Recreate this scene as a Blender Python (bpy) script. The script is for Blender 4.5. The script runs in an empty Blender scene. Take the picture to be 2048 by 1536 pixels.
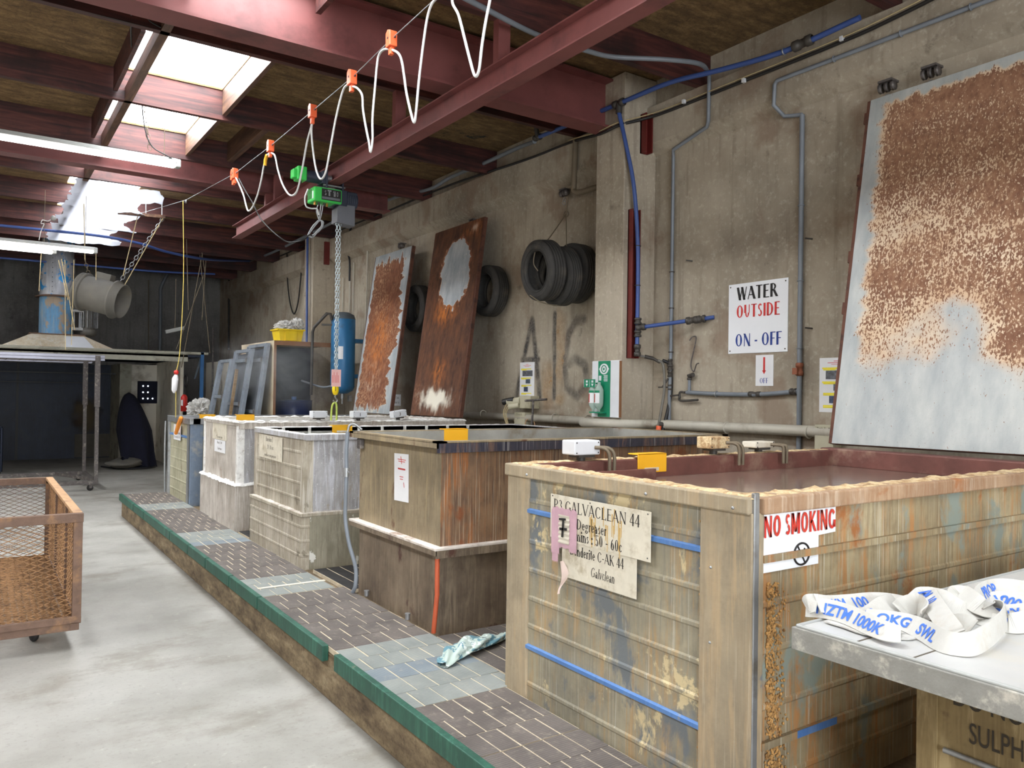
import bpy, bmesh, math, random
from math import sin, cos, pi, sqrt, exp
from mathutils import Vector, Matrix, noise as mn
random.seed(7)
S = bpy.context.scene
COL = S.collection

# ---------------------------------------------------------------- camera (floor z = 0, y runs down the aisle, x towards the right-hand wall)
FPX, YAW, PIT, ROL, CAMH = 1574.716, 0.598488, 0.0123579, 0.0149054, 1.62
_f = Vector((sin(YAW), cos(YAW), 0)); _r = Vector((cos(YAW), -sin(YAW), 0)); _u = Vector((0, 0, 1))
CF = _f*cos(PIT) + _u*sin(PIT); _u2 = _u*cos(PIT) - _f*sin(PIT)
CR = _r*cos(ROL) + _u2*sin(ROL); CU = _u2*cos(ROL) - _r*sin(ROL)
CAM = Vector((0, 0, CAMH))
def at(u, v, x=None, y=None, z=None):
    """world point on a known plane of the room for a measured sight line"""
    d = CF + CR*((u-1024)/FPX) + CU*((768-v)/FPX)
    i, c = (0, x) if x is not None else (1, y) if y is not None else (2, z)
    return CAM + d*((c-CAM[i])/d[i])
cam = bpy.data.cameras.new('camera'); camo = bpy.data.objects.new('camera', cam); COL.objects.link(camo)
camo.matrix_world = Matrix(((CR.x, CU.x, -CF.x, 0), (CR.y, CU.y, -CF.y, 0), (CR.z, CU.z, -CF.z, CAMH), (0, 0, 0, 1)))
cam.sensor_fit = 'HORIZONTAL'; cam.sensor_width = 36.0; cam.lens = FPX/2048*36.0; cam.clip_start = 0.02
S.camera = camo

# ---------------------------------------------------------------- mesh builder
class MB:
    def __init__(s): s.v = []; s.f = []; s.sm = []; s.at = {}
    def add(s, vs, fs, smooth=False):
        o = len(s.v); s.v += [Vector(p) for p in vs]
        for f in fs: s.f.append([i+o for i in f]); s.sm.append(smooth)
        return s
    def box(s, x0, x1, y0, y1, z0, z1):
        x0, x1 = min(x0, x1), max(x0, x1); y0, y1 = min(y0, y1), max(y0, y1); z0, z1 = min(z0, z1), max(z0, z1)
        return s.add([(x0,y0,z0),(x1,y0,z0),(x1,y1,z0),(x0,y1,z0),(x0,y0,z1),(x1,y0,z1),(x1,y1,z1),(x0,y1,z1)],
                     [(0,3,2,1),(4,5,6,7),(0,1,5,4),(1,2,6,5),(2,3,7,6),(3,0,4,7)])
    def obox(s, c, ax, ay, az):
        """box from centre and three half-axis vectors"""
        c, ax, ay, az = Vector(c), Vector(ax), Vector(ay), Vector(az)
        vs = [c+ax*i+ay*j+az*k for k in (-1,1) for j in (-1,1) for i in (-1,1)]
        fs = [(0,2,3,1),(4,5,7,6),(0,1,5,4),(1,3,7,5),(3,2,6,7),(2,0,4,6)]
        if ax.cross(ay).dot(az) < 0: fs = [f[::-1] for f in fs]
        return s.add(vs, fs)
    def bar(s, a, b, w, h=None, up=(0,0,1)):
        a, b = Vector(a), Vector(b); h = h or w; d = b-a; L = d.length; d.normalize(); up = Vector(up)
        if abs(d.dot(up)) > .97: up = Vector((1,0,0))
        sx = d.cross(up).normalized(); sy = sx.cross(d)
        return s.obox((a+b)/2, sx*(w/2), d*(L/2), sy*(h/2))
    def tube(s, pts, r, n=8, closed=False, smooth=True, cap=True):
        pts = [Vector(p) for p in pts]; m = len(pts); rs = r if isinstance(r, (list, tuple)) else [r]*m
        ring = []; pn = None
        for i in range(m):
            a = pts[i-1] if (i > 0 or closed) else pts[0]; b = pts[(i+1) % m] if (i < m-1 or closed) else pts[-1]
            t = (b-a); t = t.normalized() if t.length > 1e-9 else Vector((0,0,1))
            if pn is None:
                q = Vector((0,0,1)) if abs(t.z) < .9 else Vector((1,0,0)); nn = t.cross(q).normalized()
            else:
                nn = pn - t*pn.dot(t); nn = nn.normalized() if nn.length > 1e-6 else pn
            pn = nn; bb = t.cross(nn)
            ring.append([pts[i] + nn*(cos(2*pi*k/n)*rs[i]) + bb*(sin(2*pi*k/n)*rs[i]) for k in range(n)])
        vs = [p for rg in ring for p in rg]; fs = []
        for i in range(m if closed else m-1):
            j = (i+1) % m
            for k in range(n): fs.append((i*n+k, i*n+(k+1) % n, j*n+(k+1) % n, j*n+k))
        s.add(vs, fs, smooth)
        if cap and not closed: s.add(ring[0], [list(range(n))[::-1]]); s.add(ring[-1], [list(range(n))])
        return s
    def cyl(s, a, b, r, n=20, r2=None, smooth=True): return s.tube([a, b], [r, r2 if r2 is not None else r], n, smooth=smooth)
    def lathe(s, prof, o, axis=(0,0,1), n=32, closed=False, smooth=True):
        """prof: (radius, height along axis)"""
        o, ax = Vector(o), Vector(axis).normalized(); q = Vector((1,0,0)) if abs(ax.x) < .9 else Vector((0,1,0))
        e1 = ax.cross(q).normalized(); e2 = ax.cross(e1); m = len(prof)
        vs = [o + ax*h + (e1*cos(2*pi*k/n) + e2*sin(2*pi*k/n))*r for r, h in prof for k in range(n)]; fs = []
        for i in range(m if closed else m-1):
            j = (i+1) % m
            for k in range(n): fs.append((i*n+k, i*n+(k+1) % n, j*n+(k+1) % n, j*n+k))
        return s.add(vs, fs, smooth)
    def sphere(s, c, rx, ry=None, rz=None, n=16, m=10):
        ry = ry or rx; rz = rz or rx; c = Vector(c)
        vs = [c+Vector((rx*sin(pi*i/m)*cos(2*pi*k/n), ry*sin(pi*i/m)*sin(2*pi*k/n), rz*cos(pi*i/m))) for i in range(m+1) for k in range(n)]
        return s.add(vs, [(i*n+k, (i+1)*n+k, (i+1)*n+(k+1) % n, i*n+(k+1) % n) for i in range(m) for k in range(n)], True)
    def prism(s, poly, d):
        """poly: 3-D outline, extruded by vector d"""
        poly = [Vector(p) for p in poly]; d = Vector(d); n = len(poly)
        return s.add(poly + [p+d for p in poly], [list(range(n))[::-1], [n+i for i in range(n)]] + [(i, (i+1) % n, n+(i+1) % n, n+i) for i in range(n)])
    def grid(s, fn, nu, nv, smooth=True):
        """fn(u,v)->point for u,v in 0..1"""
        vs = [fn(i/nu, j/nv) for j in range(nv+1) for i in range(nu+1)]; w = nu+1
        return s.add(vs, [(j*w+i, j*w+i+1, (j+1)*w+i+1, (j+1)*w+i) for j in range(nv) for i in range(nu)], smooth)
    def loops(s, prof, rect, smooth=False):
        """rectangular shells: prof = [(z, off)], rect=(x0,x1,y0,y1); every loop grows by off"""
        x0, x1, y0, y1 = rect; vs = []
        for z, o in prof: vs += [(x0-o,y0-o,z),(x1+o,y0-o,z),(x1+o,y1+o,z),(x0-o,y1+o,z)]
        fs = [(i*4+k, i*4+(k+1) % 4, i*4+4+(k+1) % 4, i*4+4+k) for i in range(len(prof)-1) for k in range(4)]
        return s.add(vs, fs, smooth)
    def torus(s, c, R, r, ax=(0,0,1), n=24, m=8, st=None):
        return s.tube([Vector(p) for p in ring_pts(c, R, ax, n, st)], r, m, closed=True)
def ring_pts(c, R, ax, n=24, st=None):
    c = Vector(c); ax = Vector(ax).normalized(); q = Vector((1,0,0)) if abs(ax.x) < .9 else Vector((0,1,0))
    e1 = ax.cross(q).normalized(); e2 = ax.cross(e1); a, b = st or (1, 1)
    return [c + e1*(cos(2*pi*k/n)*R*a) + e2*(sin(2*pi*k/n)*R*b) for k in range(n)]
def smooth_path(pts, k=6):
    """Catmull-Rom through pts"""
    P = [Vector(p) for p in pts]; P = [P[0]*2-P[1]] + P + [P[-1]*2-P[-2]]; out = []
    for i in range(1, len(P)-2):
        a, b, c, d = P[i-1], P[i], P[i+1], P[i+2]
        for j in range(k):
            t = j/k; out.append((b*2 + (c-a)*t + (a*2-b*5+c*4-d)*t*t + (b*3-a-c*3+d)*t**3)*.5)
    out.append(P[-2]); return out
def fbm(p, sc=1.0, o=4):
    return mn.fractal(Vector(p)*sc, 1.0, 2.0, o)

def mesh_of(mb, mat, org=Vector((0,0,0)), name='m'):
    me = bpy.data.meshes.new(name); me.from_pydata([tuple(p-org) for p in mb.v], [], mb.f); me.update()
    me.polygons.foreach_set('use_smooth', mb.sm)
    for k, vals in mb.at.items():
        a = me.attributes.new(k, 'FLOAT', 'POINT'); a.data.foreach_set('value', vals)
    if mat: me.materials.append(mat)
    return me
def thing(name, label, cat, loc, group=None):
    o = bpy.data.objects.new(name, None); COL.objects.link(o); o.empty_display_size = .1; o.location = loc
    o['label'] = label; o['category'] = cat
    if group: o['group'] = group
    return o
WORG = {}
def origin_of(o): return WORG[o.name] if o.name in WORG else o.location
def part(name, mb, mat, parent, label=None, bevel=0, kind=None):
    org = Vector(origin_of(parent)); me = mesh_of(mb, mat, org, name)
    o = bpy.data.objects.new(name, me); COL.objects.link(o); o.parent = parent; WORG[o.name] = org
    if label: o['label'] = label
    if kind: o['kind'] = kind
    if bevel: bev(o, bevel)
    return o
def bev(o, w, seg=2):
    m = o.modifiers.new('soft_edges', 'BEVEL'); m.width = w; m.segments = seg; m.limit_method = 'ANGLE'; m.angle_limit = .7; m.use_clamp_overlap = True
def single(name, mb, mat, label, cat, group=None, bevel=0, kind=None):
    lo = Vector((min(p.x for p in mb.v), min(p.y for p in mb.v), min(p.z for p in mb.v))); hi = Vector((max(p.x for p in mb.v), max(p.y for p in mb.v), 0))
    org = Vector(((lo.x+hi.x)/2, (lo.y+hi.y)/2, lo.z)); me = mesh_of(mb, mat, org, name)
    o = bpy.data.objects.new(name, me); COL.objects.link(o); o.location = org; WORG[o.name] = org
    o['label'] = label; o['category'] = cat
    if group: o['group'] = group
    if kind: o['kind'] = kind
    if bevel: bev(o, bevel)
    return o
def struct(name, mb, mat, parent=None, bevel=0):
    if parent is not None: return part(name, mb, mat, parent, bevel=bevel)
    o = bpy.data.objects.new(name, mesh_of(mb, mat, name=name)); COL.objects.link(o); o['kind'] = 'structure'; WORG[o.name] = Vector((0,0,0))
    if bevel: bev(o, bevel)
    return o

# ---------------------------------------------------------------- node materials
class NT:
    def __init__(s, name):
        s.m = bpy.data.materials.new(name); s.m.use_nodes = True; s.t = s.m.node_tree; s.t.nodes.clear()
        s.o = s.n('ShaderNodeOutputMaterial'); s.b = s.n('ShaderNodeBsdfPrincipled'); s.l(s.b.outputs[0], s.o.inputs[0])
    def n(s, t, **k):
        nd = s.t.nodes.new(t)
        for a, b in k.items(): setattr(nd, a, b)
        return nd
    def l(s, a, b): s.t.links.new(a, b)
    def put(s, sock, val):
        if isinstance(val, bpy.types.NodeSocket): s.l(val, sock)
        elif isinstance(val, (tuple, list)) and len(val) == 3 and sock.type == 'RGBA': sock.default_value = (*val, 1)
        else: sock.default_value = val
    def co(s): return s.n('ShaderNodeTexCoord').outputs['Object']
    def map(s, v, sc=(1,1,1), loc=(0,0,0), rot=(0,0,0)):
        m = s.n('ShaderNodeMapping'); s.l(v, m.inputs[0]); m.inputs['Scale'].default_value = sc; m.inputs['Location'].default_value = loc; m.inputs['Rotation'].default_value = rot; return m.outputs[0]
    def noise(s, v, sc, det=5, ro=.55, di=0.0):
        m = s.n('ShaderNodeTexNoise'); s.l(v, m.inputs['Vector']); m.inputs['Scale'].default_value = sc; m.inputs['Detail'].default_value = det; m.inputs['Roughness'].default_value = ro; m.inputs['Distortion'].default_value = di; return m.outputs[0]
    def vor(s, v, sc, feature='F1'):
        m = s.n('ShaderNodeTexVoronoi', feature=feature); s.l(v, m.inputs['Vector']); m.inputs['Scale'].default_value = sc; return m.outputs['Distance']
    def ramp(s, f, stops, interp='LINEAR'):
        m = s.n('ShaderNodeValToRGB'); s.l(f, m.inputs[0]); r = m.color_ramp; r.interpolation = interp
        while len(r.elements) < len(stops): r.elements.new(.5)
        for e, (p, c) in zip(r.elements, stops): e.position = p; e.color = (*c, 1) if not isinstance(c, (int, float)) else (c, c, c, 1)
        return m.outputs[0]
    def mix(s, f, a, b, mode='MIX'):
        m = s.n('ShaderNodeMix', data_type='RGBA', blend_type=mode, clamp_factor=True); s.put(m.inputs[0], f); s.put(m.inputs[6], a); s.put(m.inputs[7], b); return m.outputs[2]
    def math(s, op, a, b=0.0, clamp=False):
        m = s.n('ShaderNodeMath', operation=op, use_clamp=clamp); s.put(m.inputs[0], a); s.put(m.inputs[1], b); return m.outputs[0]
    def mr(s, v, a, b, c=0.0, d=1.0, smooth=True):
        m = s.n('ShaderNodeMapRange', interpolation_type='SMOOTHSTEP' if smooth else 'LINEAR'); s.put(m.inputs[0], v)
        for i, q in zip((1,2,3,4), (a,b,c,d)): m.inputs[i].default_value = q
        return m.outputs[0]
    def sep(s, v):
        m = s.n('ShaderNodeSeparateXYZ'); s.l(v, m.inputs[0]); return m.outputs
    def attr(s, name):
        m = s.n('ShaderNodeAttribute', attribute_name=name); return m.outputs['Fac']
    def bump(s, h, st=.3, d=.01):
        m = s.n('ShaderNodeBump'); s.l(h, m.inputs['Height']); m.inputs['Strength'].default_value = st; m.inputs['Distance'].default_value = d; s.l(m.outputs[0], s.b.inputs['Normal'])
    def set(s, col=None, rough=None, metal=None, spec=None, **k):
        if col is not None: s.put(s.b.inputs['Base Color'], col)
        if rough is not None: s.put(s.b.inputs['Roughness'], rough)
        if metal is not None: s.put(s.b.inputs['Metallic'], metal)
        if spec is not None: s.put(s.b.inputs['Specular IOR Level'], spec)
        for a, b in k.items(): s.put(s.b.inputs[a.replace('_', ' ')], b)
        return s.m
def lin(*c):
    """sRGB 0..255 -> linear"""
    return tuple((q/255/12.92) if q/255 <= .04045 else ((q/255+.055)/1.055)**2.4 for q in c)
def plain(name, c, rough=.5, metal=0.0, var=.12, sc=8.0, bump=0.0, dirt=None):
    t = NT(name); v = t.co(); n1 = t.noise(v, sc, 5); k = lambda q: tuple(max(0, min(1, a*q)) for a in c)
    col = t.ramp(n1, [(.3, k(1-var)), (.7, k(1+var))])
    if dirt: col = t.mix(t.mr(t.noise(v, sc*.6, 6, .65), .5, .72), col, dirt)
    if bump: t.bump(t.noise(v, sc*6, 4), bump, .004)
    return t.set(col, rough, metal)
def streaky(name, stops, streak, st_amt=.6, patch=None, patch_rng=(.55, .62), patch2=None, p2_rng=(.6, .68), rough=.7, metal=0.0, fine=38.0, blot=2.6, bump=.25, long=1.0, speck=None):
    """weathered sheet metal: blotches + vertical runs + flaked patches"""
    t = NT(name); v = t.co()
    base = t.ramp(t.noise(v, blot, 6, .6), stops)
    run1 = t.noise(t.map(v, (fine*2.0, fine*2.0, long*3.6)), 1.0, 6, .7, .3); run2 = t.noise(t.map(v, (fine*.6, fine*.6, long*1.9), (3,1,7)), 1.0, 7, .7, .9)
    base = t.mix(t.math('MULTIPLY', t.mr(t.noise(t.map(v, (1,1,.8), (1,2,3)), 11, 6, .7), .46, .7), .3), base, tuple(q*.55 for q in stops[0][1]))
    brk = t.noise(t.map(v, (5,5,2.2), (2,8,1)), 1.0, 5, .65)
    col = t.mix(t.math('MULTIPLY', t.math('MULTIPLY', t.mr(run1, .42, .66), t.mr(brk, .35, .6)), st_amt*1.2), base, streak[0])
    col = t.mix(t.math('MULTIPLY', t.math('MULTIPLY', t.mr(run2, .47, .62), t.mr(brk, .62, .42)), st_amt*1.3), col, streak[1])
    if len(streak) > 2:
        run3 = t.noise(t.map(v, (fine*3, fine*3, long*1.4), (9,4,2)), 1.0, 4, .65); col = t.mix(t.math('MULTIPLY', t.mr(run3, .57, .68), st_amt), col, streak[2])
    if patch: col = t.mix(t.mr(t.noise(t.map(v, (1,1,.7)), 4.5, 7, .62, .3), *patch_rng), col, patch)
    if patch2: col = t.mix(t.mr(t.noise(t.map(v, (1,1,.8), (5,5,5)), 3.2, 7, .68, .5), *p2_rng), col, patch2)
    if speck: col = t.mix(t.mr(t.noise(v, 70, 3, .6), .62, .7), col, speck)
    t.bump(t.math('ADD', t.noise(v, 60, 4), t.math('MULTIPLY', run1, .6)), bump, .003)
    return t.set(col, rough, metal)
def emitter(name, c, st):
    t = NT(name); return t.set((0,0,0), .5, Emission_Color=c, Emission_Strength=st)
# ================================================================= materials
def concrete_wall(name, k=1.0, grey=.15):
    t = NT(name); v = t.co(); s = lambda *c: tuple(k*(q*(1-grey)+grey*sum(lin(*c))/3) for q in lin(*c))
    col = t.ramp(t.noise(v, .9, 7, .62), [(.25, s(122,110,94)), (.5, s(164,151,131)), (.75, s(184,172,152))])
    col = t.mix(t.math('MULTIPLY', t.mr(t.noise(t.map(v, (14,14,1.1)), 1.0, 5, .6), .5, .7), .38), col, s(110,98,82))
    col = t.mix(t.math('MULTIPLY', t.mr(t.noise(v, 26, 5, .7), .5, .72), .4), col, s(205,195,175))
    col = t.mix(t.math('MULTIPLY', t.mr(t.noise(t.map(v, (1,1,1), (4,2,9)), 1.4, 6, .6), .52, .64), .55), col, s(128,100,78))
    col = t.mix(t.math('MULTIPLY', t.mr(t.noise(v, 5.5, 6, .7), .6, .72), .5), col, s(88,80,70))
    t.bump(t.noise(v, 45, 6, .7), .35, .004)
    return t.set(col, .88)
M = {}
M['wall'] = concrete_wall('weathered_concrete')
M['column'] = concrete_wall('column_concrete', 1.08)
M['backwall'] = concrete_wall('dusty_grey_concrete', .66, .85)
def floor_mat():
    t = NT('polished_concrete_floor'); v = t.co()
    col = t.ramp(t.noise(v, .55, 8, .6), [(.3, lin(122,118,110)), (.5, lin(158,155,148)), (.72, lin(180,177,170))])
    col = t.mix(t.math('MULTIPLY', t.mr(t.noise(t.map(v, (1,1.5,1), (2,3,0)), 1.2, 8, .68), .5, .66), .45), col, lin(104,94,78))
    col = t.mix(t.math('MULTIPLY', t.mr(t.noise(v, 42, 5, .7), .52, .75), .4), col, lin(96,90,80))
    col = t.mix(t.math('MULTIPLY', t.mr(t.noise(t.map(v, (1,1,1), (7,7,7)), 11, 6, .7), .6, .72), .5), col, lin(190,186,176))
    t.bump(t.noise(v, 30, 5), .08, .002)
    return t.set(col, t.mr(t.noise(v, 3, 5), .3, .7, .42, .62))
M['floor'] = floor_mat()
def board_mat():
    t = NT('straw_ceiling_board'); v = t.co()
    col = t.ramp(t.noise(t.map(v, (3,8,1)), 1.3, 8, .68), [(.25, lin(62,48,32)), (.5, lin(116,92,60)), (.75, lin(156,128,86))])
    col = t.mix(t.math('MULTIPLY', t.mr(t.noise(v, 40, 4), .45, .7), .4), col, lin(70,54,36))
    col = t.mix(t.mr(t.noise(v, .8, 7, .7), .63, .68), col, lin(22,34,34))
    wire = t.mr(t.vor(v, 17, 'DISTANCE_TO_EDGE'), .0, .035, 1, 0)
    col = t.mix(t.math('MULTIPLY', wire, .5), col, lin(60,50,38))
    t.bump(t.noise(v, 50, 5), .5, .006)
    return t.set(col, .95)
M['board'] = board_mat()
def timber(name, cs, ax=0, knots=True):
    t = NT(name); v = t.co(); sc = [9,9,9]; sc[ax] = .7
    g = t.noise(t.map(v, tuple(sc)), 2.0, 6, .6, .8)
    col = t.ramp(g, [(.3, cs[0]), (.5, cs[1]), (.72, cs[2])])
    col = t.mix(t.math('MULTIPLY', t.mr(t.noise(v, 1.7, 6, .65), .48, .68), .7), col, cs[0])
    t.bump(g, .2, .003)
    return t.set(col, .62)
M['rafter'] = timber('red_stained_timber', [lin(30,16,16), lin(70,34,32), lin(102,54,46)])
M['ridge'] = timber('brown_timber', [lin(54,36,28), lin(92,64,48), lin(124,92,70)], 1)
M['pine'] = timber('raw_pine', [lin(150,116,80), lin(186,154,112), lin(206,178,140)])
M['red_steel'] = plain('red_oxide_steel', lin(124,72,70), .5, .1, .14, 3, .05, lin(92,54,53))
M['dark_red'] = plain('dark_red_oxide', lin(104,34,30), .5, .1, .2, 6, .1, lin(70,26,22))
M['pane'] = emitter('rooflight_daylight', (.93, .97, 1.0), 17)
M['tube_on'] = emitter('lit_fluorescent_tube', (1.0, .97, .93), 6)
M['white_enamel'] = plain('white_enamel', lin(166,167,164), .4, 0, .05)
M['green_paint'] = streaky('green_painted_board', [(.3, lin(24,66,54)), (.7, lin(42,94,76))], [lin(26,66,52), lin(70,130,108)], .4, patch=lin(112,120,100), patch_rng=(.66,.7), rough=.55, bump=.15)
def plinth_mat():
    t = NT('stained_plinth_concrete'); v = t.co()
    col = t.ramp(t.noise(t.map(v, (3,3,9)), 1.6, 7, .65), [(.3, lin(70,56,40)), (.55, lin(124,106,80)), (.78, lin(168,152,122))])
    z = t.sep(v)[2]
    col = t.mix(t.math('MULTIPLY', t.mr(t.noise(v, 45, 4, .7), .5, .7), .5), col, lin(60,48,36))
    t.bump(t.noise(v, 40, 5), .5, .006); return t.set(col, .9)
M['plinth'] = plinth_mat()
def mat_rubber(name, a, b):
    t = NT(name); v = t.co()
    col = t.ramp(t.noise(v, 3.2, 6, .6), [(.3, a), (.7, b)])
    col = t.mix(t.math('MULTIPLY', t.mr(t.noise(v, 22, 5, .7), .52, .74), .35), col, lin(176,166,150))
    y = t.sep(v)[1]
    w = t.n('ShaderNodeTexWave', wave_type='BANDS', bands_direction='Y'); t.l(v, w.inputs[0]); w.inputs['Scale'].default_value = 24.0
    col = t.mix(t.math('MULTIPLY', w.outputs['Fac'], .4), col, tuple(q*.55 for q in a))
    t.bump(w.outputs['Fac'], .5, .003)
    return t.set(col, .75)
M['mat_brown'] = mat_rubber('brown_ribbed_rubber', lin(84,77,73), lin(116,107,101))
M['mat_grey'] = mat_rubber('grey_ribbed_rubber', lin(122,127,124), lin(152,155,150))
M['mat_blue'] = mat_rubber('blue_grey_ribbed_rubber', lin(112,122,130), lin(136,144,148))
M['grout'] = plain('crusted_mat_gap', lin(196,182,158), .9, 0, .2, 20)
M['mat_dark'] = plain('black_rubber', lin(38,36,36), .7, 0, .3, 9)

# tank skins
M['skin_e'] = streaky('stained_degreaser_cladding', [(.3, lin(120,116,102)), (.5, lin(150,142,122)), (.72, lin(176,166,140))], [lin(112,110,102), lin(184,142,84), lin(208,204,194)], .42,
                      patch=lin(112,116,118), patch_rng=(.53,.62), patch2=lin(204,186,146), p2_rng=(.57,.62), rough=.72)
M['skin_e_post'] = streaky('stained_corner_flashing', [(.3, lin(138,126,106)), (.6, lin(172,156,130))], [lin(140,122,98), lin(188,160,122), lin(202,190,168)], .4, patch=lin(112,114,118), patch_rng=(.64,.67), rough=.7)
M['skin_e_side'] = streaky('rust_run_cladding', [(.3, lin(126,114,92)), (.5, lin(160,143,110)), (.7, lin(184,170,138))], [lin(116,98,72), lin(178,122,66), lin(200,196,180)], .6,
                      patch=lin(134,142,132), patch_rng=(.54,.64), patch2=lin(154,98,54), p2_rng=(.56,.66), rough=.75)
M['lip_e'] = streaky('crusted_lip_flashing', [(.3, lin(140,108,82)), (.6, lin(178,148,118))], [lin(140,96,62), lin(192,172,150), lin(170,142,118)], .55, patch=lin(156,100,58), patch_rng=(.58,.68), rough=.85, bump=.5)
t = NT('mineral_crust'); v = t.co(); c_ = t.ramp(t.noise(v, 20, 6, .7), [(.3, lin(120,88,62)), (.45, lin(182,150,110)), (.58, lin(216,196,156)), (.72, lin(190,122,66))]); t.bump(t.noise(v, 90, 5), .8, .006); M['crust'] = t.set(c_, .95)
M['crust_brown'] = plain('ochre_grit', lin(186,142,86), .95, 0, .35, 60, .8, lin(120,84,50))
M['skin_d'] = streaky('brown_stained_steel', [(.3, lin(112,100,80)), (.55, lin(146,130,104)), (.75, lin(170,154,124))], [lin(104,88,68), lin(172,150,112), lin(186,172,144)], .4, patch=lin(96,66,46), patch_rng=(.6,.68), rough=.6)
M['skin_d_side'] = streaky('rust_streaked_steel', [(.3, lin(104,84,68)), (.55, lin(146,114,86)), (.75, lin(166,140,112))], [lin(84,64,54), lin(162,102,56), lin(204,190,166)], .7, patch=lin(132,78,46), patch_rng=(.56,.66), rough=.6)
M['skin_d_low'] = streaky('dark_stained_steel', [(.3, lin(90,77,64)), (.55, lin(128,112,94)), (.75, lin(150,134,114))], [lin(78,62,52), lin(156,140,118)], .4, patch=lin(80,52,42), patch_rng=(.6,.68), rough=.65, bump=.4)
M['d_rim'] = streaky('blue_black_rim', [(.3, lin(44,46,62)), (.6, lin(70,66,74)), (.8, lin(104,84,70))], [lin(34,32,40), lin(130,100,80), lin(210,205,200)], .45, rough=.45, metal=.2)
M['d_shelf'] = plain('white_crusted_ledge', lin(214,204,194), .9, 0, .15, 12, .4, lin(134,104,82))
M['skin_c'] = streaky('bleached_cladding', [(.3, lin(142,132,114)), (.55, lin(176,166,148)), (.75, lin(196,188,172))], [lin(128,116,100), lin(206,200,188), lin(216,212,204)], .5, patch=lin(120,112,96), patch_rng=(.62,.68), rough=.8)
M['skin_c_side'] = streaky('grey_scaled_steel', [(.3, lin(138,136,138)), (.55, lin(172,170,170)), (.75, lin(190,190,196))], [lin(150,142,130), lin(204,206,214), lin(214,210,200)], .5, patch=lin(150,140,122), patch_rng=(.6,.68), speck=lin(222,222,220), rough=.65)
M['skin_c_low'] = streaky('flaking_green_grey', [(.3, lin(128,122,104)), (.7, lin(160,154,136))], [lin(116,108,92), lin(176,168,150)], .4, patch=lin(214,212,204), patch_rng=(.58,.6), rough=.8)
M['skin_b'] = streaky('white_scaled_render', [(.3, lin(158,148,136)), (.55, lin(194,186,176)), (.75, lin(214,208,200))], [lin(150,136,122), lin(216,210,202), lin(226,222,216)], .5, patch=lin(156,140,126), patch_rng=(.6,.68), rough=.9, bump=.5)
M['skin_a'] = streaky('pale_olive_cladding', [(.3, lin(150,146,120)), (.6, lin(186,182,156))], [lin(136,126,100), lin(204,200,180)], .35, patch=lin(134,124,98), patch_rng=(.64,.7), rough=.75)
M['blue_grey'] = plain('worn_blue_grey_paint', lin(110,124,142), .5, .1, .15, 12, .1, lin(150,150,146))
M['blue_strip'] = streaky('worn_blue_paint', [(.3, lin(70,110,170)), (.7, lin(92,134,192))], [lin(90,120,160), lin(110,140,180)], .4, patch=lin(150,146,126), patch_rng=(.6,.64), rough=.55)
M['white_scale'] = plain('white_salt_scale', lin(226,224,220), .95, 0, .1, 26, .9, lin(178,170,162))
M['galv'] = plain('galvanised_steel', lin(164,166,168), .42, .7, .12, 14, .05, lin(134,130,124))
M['liner'] = plain('red_brown_liner', lin(112,70,62), .6, .1, .25, 7, .3, lin(150,120,104))
M['grey_liner'] = plain('grey_stained_liner', lin(150,148,142), .7, 0, .2, 6, .2, lin(118,104,84))
def liquid(name, a, b, rough=.18, foam=None):
    t = NT(name); v = t.co(); col = t.ramp(t.noise(v, 1.6, 6, .6, .6), [(.3, a), (.7, b)])
    if foam: col = t.mix(t.mr(t.noise(v, 3.0, 8, .7), .62, .7), col, foam)
    t.bump(t.noise(v, 14, 3), .15, .004); return t.set(col, rough, 0, .5)
M['brown_liquid'] = liquid('brown_degreaser_solution', lin(112,92,82), lin(136,114,102), .16, lin(168,156,148))
M['green_liquid'] = liquid('dark_green_solution', lin(40,62,44), lin(66,86,62), .1)
M['clear_liquid'] = liquid('murky_rinse_water', lin(120,112,98), lin(146,138,122), .08)
M['yellow_plate'] = plain('yellow_plastic_plate', lin(244,180,36), .45, 0, .05, 5)
M['white_paper'] = plain('white_paper', lin(226,226,228), .8, 0, .03, 9)
M['cream_card'] = plain('cream_card', lin(214,206,190), .8, 0, .06, 9, 0, lin(188,174,150))
M['dirty_card'] = plain('dirty_label_card', lin(212,204,186), .85, 0, .07, 14, 0, lin(178,166,142))
M['sign_white'] = plain('glossy_white_sign', lin(232,234,238), .22, 0, .02, 3)
M['ink_black'] = plain('black_ink', lin(30,28,28), .6, 0, .05)
M['ink_grey'] = plain('faded_ink', lin(92,84,72), .8, 0, .2)
M['ink_red'] = plain('red_ink', lin(206,44,40), .5, 0, .08)
M['ink_red_worn'] = streaky('worn_red_lettering', [(.4, lin(196,40,34)), (.6, lin(206,54,40))], [lin(176,74,52), lin(190,86,60)], .5, patch=lin(196,150,110), patch_rng=(.6,.66), rough=.7)
M['ink_blue'] = plain('blue_ink', lin(34,62,140), .5, 0, .06)
M['pink_tape'] = plain('faded_pink_tape', lin(198,160,172), .6, 0, .08, 20)
M['stencil'] = plain('faded_black_stencil', lin(54,46,36), .8, 0, .2, 12)
M['conduit'] = plain('grey_conduit', lin(120,126,134), .5, .1, .08)
M['drain'] = plain('cream_pvc_pipe', lin(186,180,166), .5, 0, .06, 6, 0, lin(150,140,124))
M['blue_pipe'] = plain('blue_poly_pipe', lin(58,82,142), .45, 0, .1, 7)
M['blue_tank'] = plain('blue_enamel', lin(46,112,160), .4, .1, .08, 5, .03, lin(60,78,92))
M['fitting'] = plain('dark_fitting', lin(70,66,62), .5, .2, .15, 20)
M['black'] = plain('black_rubber_hose', lin(28,28,30), .5, 0, .15)
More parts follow.
